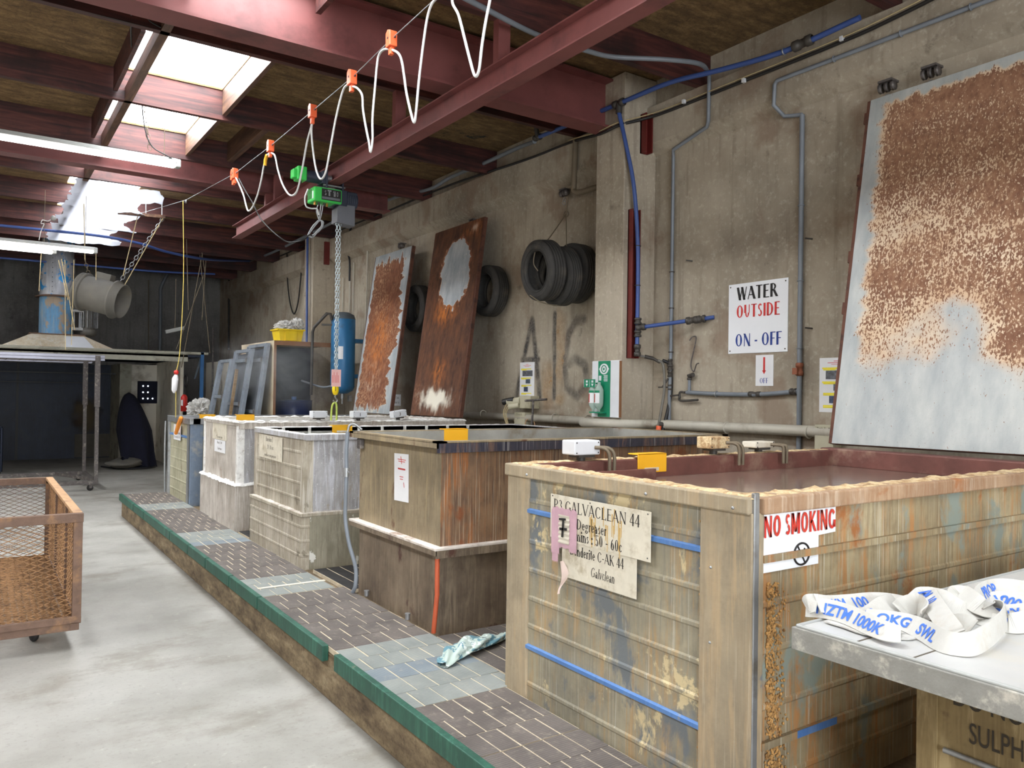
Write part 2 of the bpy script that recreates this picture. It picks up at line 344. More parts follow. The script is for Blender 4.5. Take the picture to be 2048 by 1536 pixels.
M['rubber'] = plain('tyre_rubber', lin(54,52,50), .75, 0, .22, 10, .25, lin(82,76,68))
M['wire'] = plain('old_wire', lin(120,108,90), .6, .3, .1)
M['rope'] = plain('pale_rope', lin(186,168,128), .9, 0, .12, 40)
M['cable_white'] = plain('white_flat_cable', lin(206,206,204), .45, 0, .04)
M['cable_black'] = plain('black_cable', lin(34,32,32), .5, 0, .1)
M['orange'] = plain('orange_plastic', lin(236,104,62), .4, 0, .08)
M['orange2'] = plain('bright_orange_plastic', lin(246,150,50), .4, 0, .05)
M['green_plastic'] = plain('green_hoist_cover', lin(62,190,84), .35, 0, .05)
M['dark_hoist'] = plain('dark_blue_grey_casting', lin(52,58,72), .45, .2, .1)
M['hoist_grey'] = plain('mid_grey_bucket', lin(104,106,112), .45, .1, .06)
M['brass'] = plain('brass_glands', lin(206,150,80), .35, .7, .1)
M['yellow'] = plain('yellow_paint', lin(234,202,24), .4, 0, .06, 9)
M['chain'] = plain('zinc_chain', lin(196,206,210), .32, .8, .05)
M['steel_dark'] = plain('scuffed_dark_steel', lin(92,86,84), .55, .3, .25, 30, .2, lin(150,142,134))
M['rust_frame'] = plain('rusty_angle_steel', lin(112,88,74), .7, .2, .22, 14, .2, lin(148,112,80))
M['rust_mesh'] = plain('rusty_expanded_mesh', lin(150,112,76), .75, .2, .3, 16, .1, lin(92,66,50))
M['rust_top'] = plain('worn_tan_steel', lin(190,150,110), .6, .2, .12, 16, .1, lin(140,104,76))
M['frame_brown'] = plain('rust_brown_frame', lin(96,60,46), .7, .2, .2, 14, .2, lin(60,40,34))
M['ply'] = plain('pale_plywood', lin(212,196,168), .75, 0, .06, 4, 0, lin(186,160,126))
M['brown_edge'] = plain('brown_edging', lin(140,98,66), .6, 0, .1, 9)
M['panel_white'] = plain('off_white_panel', lin(236,230,216), .7, 0, .05, 3, 0, lin(170,158,140))
M['booth_dark'] = streaky('sooty_blue_black_sheet', [(.3, lin(8,16,34)), (.55, lin(16,30,54)), (.8, lin(40,44,48))], [lin(8,12,26), lin(30,44,60)], .35, rough=.5, metal=.1, bump=.1)
M['booth_beam'] = plain('dusty_grey_beam', lin(158,156,142), .7, 0, .12, 6, 0, lin(96,92,80))
M['duct_grey'] = streaky('dusty_galvanised_duct', [(.3, lin(176,180,186)), (.7, lin(206,208,212))], [lin(150,148,146), lin(220,220,220)], .4, patch=lin(60,156,220), patch_rng=(.56,.59), rough=.5, metal=.3)
M['duct_blue'] = streaky('peeling_blue_duct', [(.3, lin(96,156,200)), (.7, lin(116,172,212))], [lin(140,120,100), lin(180,176,164)], .45, patch=lin(176,158,136), patch_rng=(.54,.6), rough=.6)
M['hood'] = streaky('stained_cream_hood', [(.3, lin(196,180,150)), (.7, lin(222,210,186))], [lin(170,140,104), lin(220,220,218)], .5, rough=.7)
M['fan_grey'] = plain('dusty_fan_casing', lin(104,101,94), .7, .1, .1, 7, .1, lin(112,106,94))
M['navy'] = plain('navy_cloth', lin(20,22,40), .95, 0, .2, 6)
M['plastic_clear'] = plain('crumpled_plastic', lin(206,204,200), .3, 0, .1, 14)
M['tabletop'] = plain('white_table_top', lin(190,190,188), .35, 0, .05, 7, .05, lin(196,192,182))
M['table_edge'] = plain('flaking_grey_paint', lin(138,136,130), .65, 0, .1, 26, .3, lin(196,190,178))
M['strap'] = plain('white_webbing', lin(196,194,188), .85, 0, .04, 30, .15, lin(190,184,174))
M['strap_ink'] = plain('blue_stencil_ink', lin(66,112,206), .8, 0, .1)
M['green_sign'] = plain('green_safety_plastic', lin(10,128,92), .4, 0, .05)
M['bin_olive'] = streaky('olive_stained_bin', [(.3, lin(100,84,54)), (.6, lin(134,114,76))], [lin(96,76,46), lin(176,156,116)], .5, patch=lin(96,76,50), patch_rng=(.6,.68), rough=.7)
M['pink_paper'] = plain('pink_notice', lin(232,184,180), .8, 0, .04)
M['red'] = plain('red_paint', lin(196,40,34), .4, 0, .08)
M['beige_box'] = plain('beige_plastic_box', lin(186,180,156), .5, 0, .06, 8, 0, lin(150,140,116))
M['white_box'] = plain('white_plastic_box', lin(216,218,222), .45, 0, .04)
M['steel_frame'] = plain('grey_primed_frame', lin(140,148,158), .5, .2, .12, 9, .05, lin(112,118,128))
def bottle_mat():
    t = NT('translucent_bottle'); return t.set(lin(206,226,216), .25, 0, Transmission_Weight=.55, IOR=1.2)
M['bottle'] = bottle_mat()
def cloth_mat(name, c, tr=.5):
    t = NT(name); t.set(c, .9); tl = t.n('ShaderNodeBsdfTranslucent'); t.put(tl.inputs[0], c); mx = t.n('ShaderNodeMixShader'); mx.inputs[0].default_value = tr
    t.l(t.b.outputs[0], mx.inputs[1]); t.l(tl.outputs[0], mx.inputs[2]); t.l(mx.outputs[0], t.o.inputs[0]); return t.m
M['sheet_cloth'] = cloth_mat('thin_white_sheet', lin(176,178,188), .30)
def camo_mat():
    t = NT('teal_camouflage_cloth'); v = t.co()
    col = t.mix(t.mr(t.noise(v, 14, 4, .6), .5, .54), lin(176,190,182), lin(96,134,146))
    col = t.mix(t.mr(t.noise(t.map(v, (1,1,1), (3,3,3)), 17, 4, .6), .56, .6), col, lin(218,226,222))
    col = t.mix(t.mr(t.noise(t.map(v, (1,1,1), (8,1,3)), 10, 4, .6), .62, .66), col, lin(36,58,66))
    t.bump(t.noise(v, 40, 4), .3, .004); return t.set(col, .95)
M['camo'] = camo_mat()

# ================================================================= setting
WX, BY, LX, FY, CZ = 5.25, 21.3, -4.2, -6.0, 4.59
struct('floor', MB().box(LX-.2, WX+.2, FY-.2, BY+.2, -.1, 0), M['floor'])
struct('wall_right', MB().box(WX, WX+.2, FY-.2, BY+.2, 0, 4.8), M['wall'])
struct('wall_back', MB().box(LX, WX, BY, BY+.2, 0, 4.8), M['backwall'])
struct('wall_left', MB().box(LX-.2, LX, FY-.2, BY, 0, 4.8), M['wall'])
# wall behind the camera with an unseen roller-door gap, added to let light in
wf = MB(); wf.box(LX, -3.4, FY-.2, FY, 0, 4.8); wf.box(2.4, WX, FY-.2, FY, 0, 4.8); wf.box(-3.4, 2.4, FY-.2, FY, 3.7, 4.8)
struct('wall_front', wf, M['wall'])
# upper bond beam that stands proud of the wall, with its sloping under-edge
bb = MB(); bb.prism([(WX-.001, FY, 3.87), (WX-.001, FY, 4.30), (5.13, FY, 4.30), (5.13, FY, 3.96)], (0, BY-FY-.9, 0))
struct('trim_1', bb, M['wall'])
struct('column', MB().box(4.85, WX-.001, 5.35, 5.74, 0, 4.58), M['column'], bevel=.008)
struct('column.001', MB().box(4.85, WX-.001, 13.35, 13.78, 0, 4.58), M['column'], bevel=.008)
# roof boards, open where the roof lights sit
PX0, PX1 = 1.05, 1.97
PANES = [(-5.0,-3.5),(-3.3,-1.9),(-1.7,-.25),(1.5,2.95),(3.07,4.68),(4.78,5.48),(6.45,8.07),(8.18,9.73),(9.84,11.36),(11.48,13.12),(13.26,14.8),(14.92,16.4)]
QX0, QX1 = -2.95, -2.05                                  # unseen second row of roof lights, left half, added to light the tank fronts
cb = MB()
for a, b in ((LX, QX0), (QX1, PX0), (PX1, WX)): cb.box(a, b, FY, BY, CZ, CZ+.05)
for x0, x1 in ((PX0, PX1), (QX0, QX1)):
    yy = FY
    for a, b in PANES + [(BY, BY)]:
        if a > yy: cb.box(x0, x1, yy, a, CZ, CZ+.05)
        yy = b
struct('ceiling', cb, M['board'])
for i, (a, b) in enumerate(PANES):
    struct('window_%d' % (i+1), MB().box(PX0, PX1, a, b, CZ+.02, CZ+.035), M['pane'])
    struct('window_%d' % (i+21), MB().box(QX0, QX1, a, b, CZ+.02, CZ+.035), M['pane'])  # added row out of view, glows to brighten the tank fronts
RAFT = [-5.06+.03,-3.4,-1.8,-.2,1.42,3.0,4.72,6.38,8.12,9.78,11.42,13.19,14.86,16.46,18.1,19.7]
ti = 2
for i, y in enumerate(RAFT):
    struct('trim_%d' % ti, MB().box(LX, WX-.01, y-.032, y+.032, 4.30, CZ), M['rafter']); ti += 1
struct('trim_%d' % ti, MB().box(1.10, 1.165, FY, 16.3, 4.30, 4.42), M['ridge']); ti += 1
for i, (a, b) in enumerate(PANES):                        # reveal boards either side of each roof light
    if b > 3.5 and b < 11: 
        struct('trim_%d' % ti, MB().box(PX1+.005, PX1+.045, a, b, 4.34, CZ), M['rafter'] if a < 6 else M['ridge']); ti += 1
        struct('trim_%d' % ti, MB().box(PX0-.05, PX0-.015, a+.15, b, 4.36, CZ), M['rafter']); ti += 1
struct('trim_%d' % ti, MB().box(2.45, 2.52, 8.155, 9.745, 4.36, CZ), M['ridge']); ti += 1
def ibeam(mb, x0, x1, yc, z0, z1, w, tf=.02, tw=.016):
    mb.box(x0, x1, yc-w/2, yc+w/2, z0, z0+tf); mb.box(x0, x1, yc-w/2, yc+w/2, z1-tf, z1); mb.box(x0, x1, yc-tw/2, yc+tw/2, z0+tf, z1-tf); return mb
b = ibeam(MB(), LX, 4.85, 5.63, 4.10, 4.56, .23)
struct('beam', b, M['red_steel'])
struct('beam.001', ibeam(MB(), LX, 4.75, 10.15, 4.14, 4.55, .2), M['red_steel'])
b = MB().box(PX1+.3, 4.84, 5.80, 5.86, 4.28, 4.55)
# overcast sky outside, plus an added lamp in the unseen doorway
w = bpy.data.worlds.new('overcast_sky'); S.world = w; w.use_nodes = True
bg = w.node_tree.nodes['Background']; bg.inputs[0].default_value = (.86, .93, 1.0, 1); bg.inputs[1].default_value = 3.0
def area(name, loc, rot, sx, sy, e, c=(1,1,1)):
    l = bpy.data.lights.new(name, 'AREA'); l.shape = 'RECTANGLE'; l.size = sx; l.size_y = sy; l.energy = e; l.color = c
    o = bpy.data.objects.new(name, l); COL.objects.link(o); o.location = loc; o.rotation_euler = rot; return o
area('doorway_fill', (-.5, FY-.05, 1.85), (pi/2, 0, 0), 5.6, 3.6, 400, (.93, .97, 1.0))  # lamp filling the unseen doorway, added to light the tank fronts
S.view_settings.view_transform = 'Standard'; S.view_settings.look = 'None'; S.view_settings.exposure = 0.3; S.view_settings.gamma = 1.0
# ================================================================= lettering
_tc = {}
def font_geo(s, size, bold=0.0, sx=1.0):
    """flat glyph polygons from the built-in sans face, centred on x, baseline 0"""
    key = (s, size, bold, sx)
    if key in _tc: return _tc[key]
    c = bpy.data.curves.new('t', 'FONT'); c.body = s; c.size = size; c.offset = bold*size; c.align_x = 'CENTER'; c.resolution_u = 4
    o = bpy.data.objects.new('t', c); COL.objects.link(o); dg = bpy.context.evaluated_depsgraph_get(); dg.update()
    me = o.evaluated_get(dg).to_mesh(); vs = [(v.co.x*sx, v.co.y) for v in me.vertices]; fs = [tuple(p.vertices) for p in me.polygons]
    o.evaluated_get(dg).to_mesh_clear(); bpy.data.objects.remove(o); bpy.data.curves.remove(c)
    _tc[key] = (vs, fs); return vs, fs
# stroke letters with thick stems, thin hairlines and (optionally) slab serifs; cap height 1
GL = {
 'W': (1.18, [('D',.1,1,.36,0),('d',.36,0,.6,1),('D',.58,1,.84,0),('d',.84,0,1.08,1)]), 'A': (.9, [('d',.08,0,.42,1),('D',.42,1,.8,0),('H',.2,.66,.34)]),
 'T': (.8, [('V',.4,0,1,'b'),('H',.05,.75,.97)]), 'E': (.74, [('V',.18,0,1,'tb'),('H',.18,.66,.97),('H',.18,.58,.52),('H',.18,.68,.03)]),
 'R': (.86, [('V',.18,0,1,'tb'),('O',.38,.75,.28,.23,-90,90),('H',.18,.4,.97),('H',.18,.4,.52),('D',.42,.52,.76,0)]), 'O': (1., [('O',.5,.5,.4,.49,0,360)]),
 'U': (.9, [('V',.2,.35,1,'t'),('O',.45,.36,.25,.35,180,360),('T',.7,.35,1,'t')]), 'S': (.7, [('O',.36,.74,.24,.24,35,270),('O',.34,.26,.26,.25,-145,90)]),
 'I': (.42, [('V',.21,0,1,'tb')]), 'D': (.94, [('V',.18,0,1,'tb'),('O',.36,.5,.46,.48,-90,90),('H',.18,.38,.97),('H',.18,.38,.03)]),
 'N': (.98, [('T',.18,0,1,'tb'),('D',.18,1,.8,0),('T',.8,0,1,'t')]), 'F': (.7, [('V',.18,0,1,'tb'),('H',.18,.66,.97),('H',.18,.56,.52)]), '-': (.46, [('H2',.08,.38,.4)]),
 'P': (.78, [('V',.18,0,1,'tb'),('O',.38,.73,.28,.25,-90,90),('H',.18,.4,.97),('H',.18,.4,.49)]), '3': (.62, [('O',.28,.76,.2,.22,-80,150),('O',.28,.27,.24,.26,-150,90)]),
 'G': (.96, [('O',.5,.5,.42,.49,40,318),('V',.8,.08,.45,'t')]), 'L': (.74, [('V',.18,0,1,'tb'),('H',.18,.68,.03),('T',.66,0,.2,'')]), 'V': (.9, [('D',.08,1,.46,0),('d',.46,0,.84,1)]),
 'C': (.88, [('O',.48,.5,.4,.49,42,318)]), '4': (.66, [('V',.44,0,1,''),('d',.06,.3,.44,1),('H',.05,.62,.28)]), 'e': (.56, [('O',.28,.33,.22,.32,0,320),('H',.1,.5,.36)]),
 'g': (.6, [('O',.27,.42,.19,.22,0,360),('O',.27,-.06,.22,.16,0,360),('H',.4,.58,.6)]), 'r': (.46, [('V',.16,0,.65,'b'),('O',.34,.5,.14,.14,50,180)]),
 'a': (.56, [('V',.4,0,.48,'b'),('O',.25,.46,.16,.18,0,150),('O',.23,.18,.17,.18,0,360)]), 's': (.46, [('O',.24,.49,.15,.15,35,270),('O',.22,.18,.17,.16,-145,90)]),
 'm': (.98, [('V',.14,0,.65,'tb'),('O',.31,.44,.17,.2,0,150),('V',.48,0,.46,'b'),('O',.65,.44,.17,.2,0,150),('V',.82,0,.46,'b')]), 'i': (.32, [('V',.16,0,.65,'tb'),('P',.16,.88)]),
 'n': (.64, [('V',.14,0,.65,'tb'),('O',.31,.44,.17,.2,0,150),('V',.48,0,.46,'b')]), ':': (.3, [('P',.15,.1),('P',.15,.55)]), '5': (.62, [('O',.28,.3,.24,.3,-150,120),('T',.16,.5,1,''),('H',.16,.54,.95)]),
 '0': (.64, [('O',.31,.5,.24,.49,0,360)]), '6': (.64, [('O',.31,.3,.24,.3,0,360),('O',.44,.4,.36,.58,100,190)]), 'c': (.52, [('O',.28,.33,.22,.32,40,320)]),
 'B': (.84, [('V',.18,0,1,'tb'),('O',.38,.75,.24,.23,-90,90),('O',.4,.27,.3,.25,-90,90),('H',.18,.4,.97),('H',.18,.4,.52),('H',.18,.4,.03)]), 'o': (.6, [('O',.3,.33,.23,.32,0,360)]),
 'd': (.62, [('V',.44,0,1,'tb'),('O',.27,.32,.2,.31,0,360)]), 't': (.4, [('V',.18,.1,.9,''),('H',.04,.34,.63),('O',.27,.14,.09,.13,180,300)]), 'K': (.92, [('V',.18,0,1,'tb'),('d',.22,.42,.72,1),('D',.36,.56,.78,0)]),
 'l': (.32, [('V',.16,0,1,'tb')]), 'v': (.58, [('D',.06,.65,.28,0),('d',.28,0,.52,.65)]), ' ': (.36, []), 'M': (1.1, [('V',.18,0,1,'tb'),('D',.2,1,.55,.1),('d',.55,.1,.88,1),('V',.92,0,1,'tb')]), 'Z': (.8, [('H',.1,.7,.97),('d',.1,0,.68,1),('D',.68,.97,.1,.03),('H',.1,.72,.03)]),
 '1': (.5, [('V',.26,0,1,'b'),('d',.1,.78,.26,1)]), '7': (.6, [('H2',.06,.54,.9),('D',.5,.9,.22,0)]), 'h': (.64, [('V',.14,0,1,'tb'),('O',.31,.44,.17,.2,0,150),('V',.48,0,.46,'b')]),
}
def stroke_geo(s, size, thick=.15, thin=.05, serif=True, sx=1.0, sp=.0, italic=0.0):
    vs, fs = [], []
    def quad(a, b, c, d):
        o = len(vs); vs.extend((a, b, c, d)); fs.append((o, o+1, o+2, o+3))
    x = 0.0
    for ch in s:
        wd, st = GL[ch]
        for k in st:
            if k[0] in 'VT':
                t = (thick if k[0] == 'V' else thin*1.3)/2; quad((x+k[1]-t,k[2]),(x+k[1]+t,k[2]),(x+k[1]+t,k[3]),(x+k[1]-t,k[3]))
                if serif:
                    for e, y in (('b', k[2]), ('t', k[3]-.035)):
                        if e in k[4]: quad((x+k[1]-t-.07,y),(x+k[1]+t+.07,y),(x+k[1]+t+.07,y+.035),(x+k[1]-t-.07,y+.035))
            elif k[0] in ('H', 'H2'):
                t = (thin if k[0] == 'H' else thick*.5)/2; quad((x+k[1],k[3]-t),(x+k[2],k[3]-t),(x+k[2],k[3]+t),(x+k[1],k[3]+t))
            elif k[0] in 'Dd':
                t = (thick*1.05 if k[0] == 'D' else thin*1.3)/2; quad((x+k[1]-t,k[2]),(x+k[3]-t,k[4]),(x+k[3]+t,k[4]),(x+k[1]+t,k[2]))
                if serif:
                    y = k[2] if k[2] > .5 else 0
                    e = (k[1], k[2]) if k[0] == 'D' else ((k[3], k[4]) if k[4] > .5 else (k[1], k[2]))
                    if e[1] > .5: quad((x+e[0]-t-.06,e[1]-.03),(x+e[0]+t+.06,e[1]-.03),(x+e[0]+t+.06,e[1]),(x+e[0]-t-.06,e[1]))
            elif k[0] == 'P':
                r = thick*.55; quad((x+k[1]-r,k[2]-r),(x+k[1]+r,k[2]-r),(x+k[1]+r,k[2]+r),(x+k[1]-r,k[2]+r))
            elif k[0] == 'O':
                _, cx, cy, rx, ry, a0, a1 = k; n = max(6, int(abs(a1-a0)/15)); pr = None
                for i in range(n+1):
                    a = math.radians(a0+(a1-a0)*i/n); t = min(rx*.62, thin + (thick-thin)*abs(cos(a))**1.5)
                    ca, sa = cos(a), sin(a); p = ((x+cx+rx*ca, cy+ry*sa), (x+cx+(rx-t)*ca if rx > t else x+cx, cy+(ry-min(t, thin+.01 if abs(ca) < .3 else t))*sa))
                    if pr: quad(pr[0], p[0], p[1], pr[1])
                    pr = p
        x += wd + sp
    w = x - sp
    return [((px-w/2+italic*py)*size*sx, py*size) for px, py in vs], fs
def lay(mb, geo, o, r, u, n=None, off=.0012):
    """place flat glyphs: origin o, right r, up u"""
    o, r, u = Vector(o), Vector(r).normalized(), Vector(u).normalized(); nn = r.cross(u)*off
    return mb.add([o + r*a + u*b + nn for a, b in geo[0]], geo[1])
AX, AU = Vector((0,-1,0)), Vector((0,0,1))      # lettering on surfaces that face the aisle (-x)
SX = Vector((1,0,0))                            # lettering on surfaces that face the camera end (-y)
def plate(mb, o, r, u, w, h, t, front=True):
    """thin sheet centred at o, its back on o"""
    r, u = Vector(r).normalized(), Vector(u).normalized(); n = r.cross(u)
    return mb.obox(Vector(o)+n*(t/2), r*(w/2), u*(h/2), n*(t/2))

# ================================================================= plinth, kerb boards and mats
struct('platform_plinth', MB().box(1.56, 4.9, -3.0, 11.0, 0, .25), M['plinth'], bevel=.01)['kind'] = 'structure'
bys = [(10.98,9.92),(9.9,9.26),(9.24,7.88),(7.86,7.13),(7.11,6.5),(6.48,5.80),(5.78,5.12),(5.10,3.96),(3.80,1.2),(1.18,-1.2)]
bdesc = ['at the far end of the walkway beside the pale olive tank','second from the far end, beside the blue corner post','along the walkway before the white scaled tank','beside the white box tank gap','short length along the grey mats before the bleached tank','short length along the brown mats beside the bleached tank','along the grey and beige mat rows','long length opposite the rust-brown steel tank','long scuffed length nearest the camera with drill holes','behind the nearest kerb board at the very edge']
for (a, b), d in zip(bys, bdesc):
    sl = random.uniform(-.006, .006); m = MB()
    m.prism([(1.525, a, .205), (1.56, a, .205), (1.56, a, .288), (1.525, a, .288)], (0, b-a, 0))
    single('kerb_board', m, M['green_paint'], 'green painted kerb board '+d, 'board', 'green kerb boards along the walkway', bevel=.004)
TW, TL = .1045, .1765
def rubber_mat(y1, rows, mt, label, x0=1.562, cols=5, z=.25, brick=True, grp='rubber walkway mats', TW=TW):
    """one mat of moulded tiles, far edge y1, rows going towards the camera"""
    m = MB(); g = MB(); x1 = x0+cols*TW; y0 = y1-rows*TL
    for r in range(rows):
        yb = y1-r*TL; off = (.5*TW if (r % 2 and brick) else 0)
        xs = [x0] + [x0+off+TW*k for k in range(1 if off == 0 else 0, cols+1) if x0+off+TW*k < x1-.02 and x0+off+TW*k > x0+.02] + [x1]
        for a, b in zip(xs[:-1], xs[1:]):
            dz = random.uniform(-.0015, .0015); m.box(a+.0035, b-.0035, yb-TL+.0012, yb-.0012, z+.004, z+.03+dz)
    g.box(x0, x1, y0+.001, y1-.001, z+.001, z+.0275)
    o = single('rubber_mat', m, M[mt], label, 'mat', grp, bevel=.0025); part('crusted_base', g, M['grout'], o)
rows = [(10.98,6,'mat_brown','brown ribbed rubber mat at the far end of the walkway'),(9.92,3,'mat_grey','grey ribbed mat, farthest grey one on the walkway'),
 (9.39,4,'mat_brown','brown ribbed mat between the far grey mat and the white scaled tank'),(8.68,5,'mat_brown','brown ribbed mat in front of the white scaled tank'),
 (7.79,3,'mat_grey','grey ribbed mat beside the gap between the white and the bleached tank'),(7.26,1,'mat_blue','single pale blue-grey tile row before the brown mats'),
 (7.08,4,'mat_brown','brown ribbed mat beside the near half of the bleached tank'),(6.37,4,'mat_brown','brown ribbed mat just before the grey mat with the beige strip'),
 (5.66,3,'mat_grey','grey ribbed mat crossed by a beige strip'),(5.12,4,'mat_brown','brown ribbed mat opposite the rust-brown tank, farther half'),
 (4.41,3,'mat_brown','brown ribbed mat opposite the rust-brown tank, nearer half'),(3.88,2,'mat_grey','light grey ribbed mat under the end of the twisted rag'),
 (3.527,1,'mat_blue','blue-grey ribbed tile row just before the twisted rag'),(3.35,2,'mat_grey','light grey ribbed mat at the corner of the degreaser tank'),
 (2.995,3,'mat_brown','brown ribbed mat along the degreaser tank, middle one'),(2.46,4,'mat_brown','brown ribbed mat along the degreaser tank, nearest the camera'),(1.75,6,'mat_brown','brown ribbed mat at the near edge of the picture')]
for y1, n, mt, lb in rows: rubber_mat(y1, n, mt, lb, TW=.0945 if y1 < 3.2 else .112 if y1 < 5.2 else .0995 if y1 < 9.2 else .1035)
single('beige_strip', MB().box(1.60, 2.07, 5.335, 5.365, .2805, .2835), M['cream_card'], 'beige tape strip laid across the grey walkway mat', 'strip')
rubber_mat(3.83, 5, 'mat_brown', 'dark grooved mat in the gap between the rust-brown and degreaser tanks', x0=2.135, cols=7, brick=False, z=.245, grp='mats between tanks')
rubber_mat(5.72, 4, 'mat_dark', 'black rubber mat in the gap beside the rust-brown tank', x0=2.12, cols=6, brick=False, z=.252, grp='mats between tanks')
rubber_mat(7.60, 2, 'mat_dark', 'black rubber mat end in the gap beside the bleached tank', x0=2.08, cols=5, brick=False, z=.252, grp='mats between tanks')

for k, (u, v) in enumerate(((733, 1190), (815, 1237))):
    p = at(u, v, z=.285); single('edge_bolt', MB().cyl((p.x, p.y, .279), (p.x, p.y, .31), .014, 12).cyl((p.x, p.y, .31), (p.x, p.y, .316), .017, 12), M['galv'], ['capped bolt at the mat edge by the hose of the rust-brown tank', 'capped bolt at the mat edge halfway along the rust-brown tank'][k], 'bolt', 'bolts at the mat edge')
# ================================================================= tanks
def ridged(zs, z0, z1, d=.006):
    p = [(z0, 0)]
    for z in sorted(zs):
        p += [(z-.013, 0), (z-.006, d), (z+.006, d), (z+.013, 0)]
    return p + [(z1, 0)]
def lumpy(rect_out, rect_in, z, h, seg=.03, seed=0.0, drip=0.0):
    """crusted ring over a rim: outer and inner rectangles (x0,x1,y0,y1)"""
    m = MB(); (a0,a1,b0,b1), (c0,c1,d0,d1) = rect_out, rect_in
    def side(p0, p1, q0, q1):
        p0, p1, q0, q1 = map(Vector, (p0, p1, q0, q1)); n = max(2, int((p1-p0).length/seg)); k = 5
        def f(u, v):
            o = p0.lerp(p1, u); i = q0.lerp(q1, u); p = o.lerp(i, v); e = sin(pi*v)
            nz = fbm((p.x+seed, p.y, seed), 14, 3); j = fbm((p.x, p.y+seed, 3), 30, 2)
            return Vector((p.x+j*.006, p.y+j*.006, z + (h*(.55+.9*nz) if .01 < v < .99 else -drip*abs(fbm((p.x,p.y,1+seed), 25, 2)))))
        m.grid(f, n, k)
    side((a0,b0,0),(a0,b1,0),(c0,d0,0),(c0,d1,0)); side((a1,b1,0),(a1,b0,0),(c1,d1,0),(c1,d0,0))
    side((a1,b0,0),(a0,b0,0),(c1,d0,0),(c0,d0,0)); side((a0,b1,0),(a1,b1,0),(c0,d1,0),(c1,d1,0)); return m
def inner(x0, x1, y0, y1, zt, zb, t):
    """liner: walls facing inwards plus floor"""
    m = MB(); vs = []
    for z in (zt, zb): vs += [(x0+t,y0+t,z),(x1-t,y0+t,z),(x1-t,y1-t,z),(x0+t,y1-t,z)]
    m.add(vs, [(k, (k+1) % 4, 4+(k+1) % 4, 4+k) for k in range(4)] + [(4,5,6,7)])
    o = [(x0,y0,zt),(x1,y0,zt),(x1,y1,zt),(x0,y1,zt)]; m.add(o+vs[:4], [(k, (k+1) % 4, 4+(k+1) % 4, 4+k) for k in range(4)]); return m

# --- degreaser tank (nearest)
E = thing('degreaser_tank', 'large ochre-stained clad tank with a crusted lip and the P3 GALVACLEAN sign', 'tank', (3.2, 2.3, .25), 'dip tanks along the walkway')
EX0, EX1, EY0, EY1, ET = 2.055, 4.50, 1.645, 3.01, 1.30
m = MB().loops(ridged([.336,.592,.715,.84,.965,1.146], .25, 1.27, .005), (EX0, EX1, EY0+.012, EY1))
m2 = MB(); m.f = [f for f in m.f]; part('cladding', m, M['skin_e'], E)
sd = MB().loops(ridged([.38,.62,.80,.95], .25, 1.27, .004), (EX0+.03, EX1-.002, EY0, EY0+.04)); part('side_panel', sd, M['skin_e_side'], E)
m = MB(); m.box(EX0-.012, EX0+.04, EY1-.155, EY1+.008, .25, 1.25); part('corner_post', m, M['skin_e_post'], E, bevel=.003)
m = MB(); m.box(EX0-.012, EX0+.05, EY0-.010, EY0+.205, .25, 1.25); part('corner_post', m, M['skin_e_post'], E, bevel=.003)
m = MB(); m.box(EX0-.004, EX0+.022, EY0-.014, EY0, .25, 1.315); part('corner_angle', m, M['galv'], E, bevel=.003)
m = MB(); m.box(EX0-.024, EX0+.09, EY0-.004, EY1+.02, 1.245, ET); part('front_flashing', m, M['skin_e_post'], E, bevel=.006)
m = MB(); m.box(EX0+.03, EX1+.02, EY0-.028, EY0+.08, 1.245, ET); part('side_flashing', m, M['lip_e'], E, bevel=.006)
m = MB(); m.box(EX0+.03, EX1+.02, EY1-.075, EY1+.02, 1.2, ET); m.box(EX1-.09, EX1+.02, EY0, EY1, 1.2, ET+.01); part('rear_lip', m, M['liner'], E, bevel=.008)
part('lip_crust', lumpy((EX0-.01, EX1+.01, EY0-.012, EY1+.008), (EX0+.085, EX1-.08, EY0+.085, EY1-.07), ET-.003, .011, .018, 1.0, .006), M['crust'], E)
part('liner', inner(EX0, EX1, EY0, EY1, ET-.005, .5, .088), M['liner'], E)
liq = MB().grid(lambda u, v: Vector((EX0+.09+u*(EX1-EX0-.18), EY0+.09+v*(EY1-EY0-.18), 1.205)), 10, 10)
part('solution', liq, M['brown_liquid'], E, 'murky brown solution')
for z in (1.10, .50):
    m = MB(); m.prism([(EX0-.001, 1.848, z-.012), (EX0-.014, 1.848, z-.007), (EX0-.014, 1.848, z+.008), (EX0-.001, 1.848, z+.012)], (0, 1.01, 0)); part('strap_rail', m, M['blue_strip'], E, 'worn blue rail')
    m = MB(); m.box(EX0+.045, EX1, EY0-.016, EY0-.001, z-.012, z+.012); part('strap_rail', m, M['skin_e_side'], E)
m = MB(); m.box(2.28, 2.5, EY0-.0172, EY0-.015, .489, .513); part('paint_patch', m, M['blue_strip'], E, 'blue paint left on the rail')
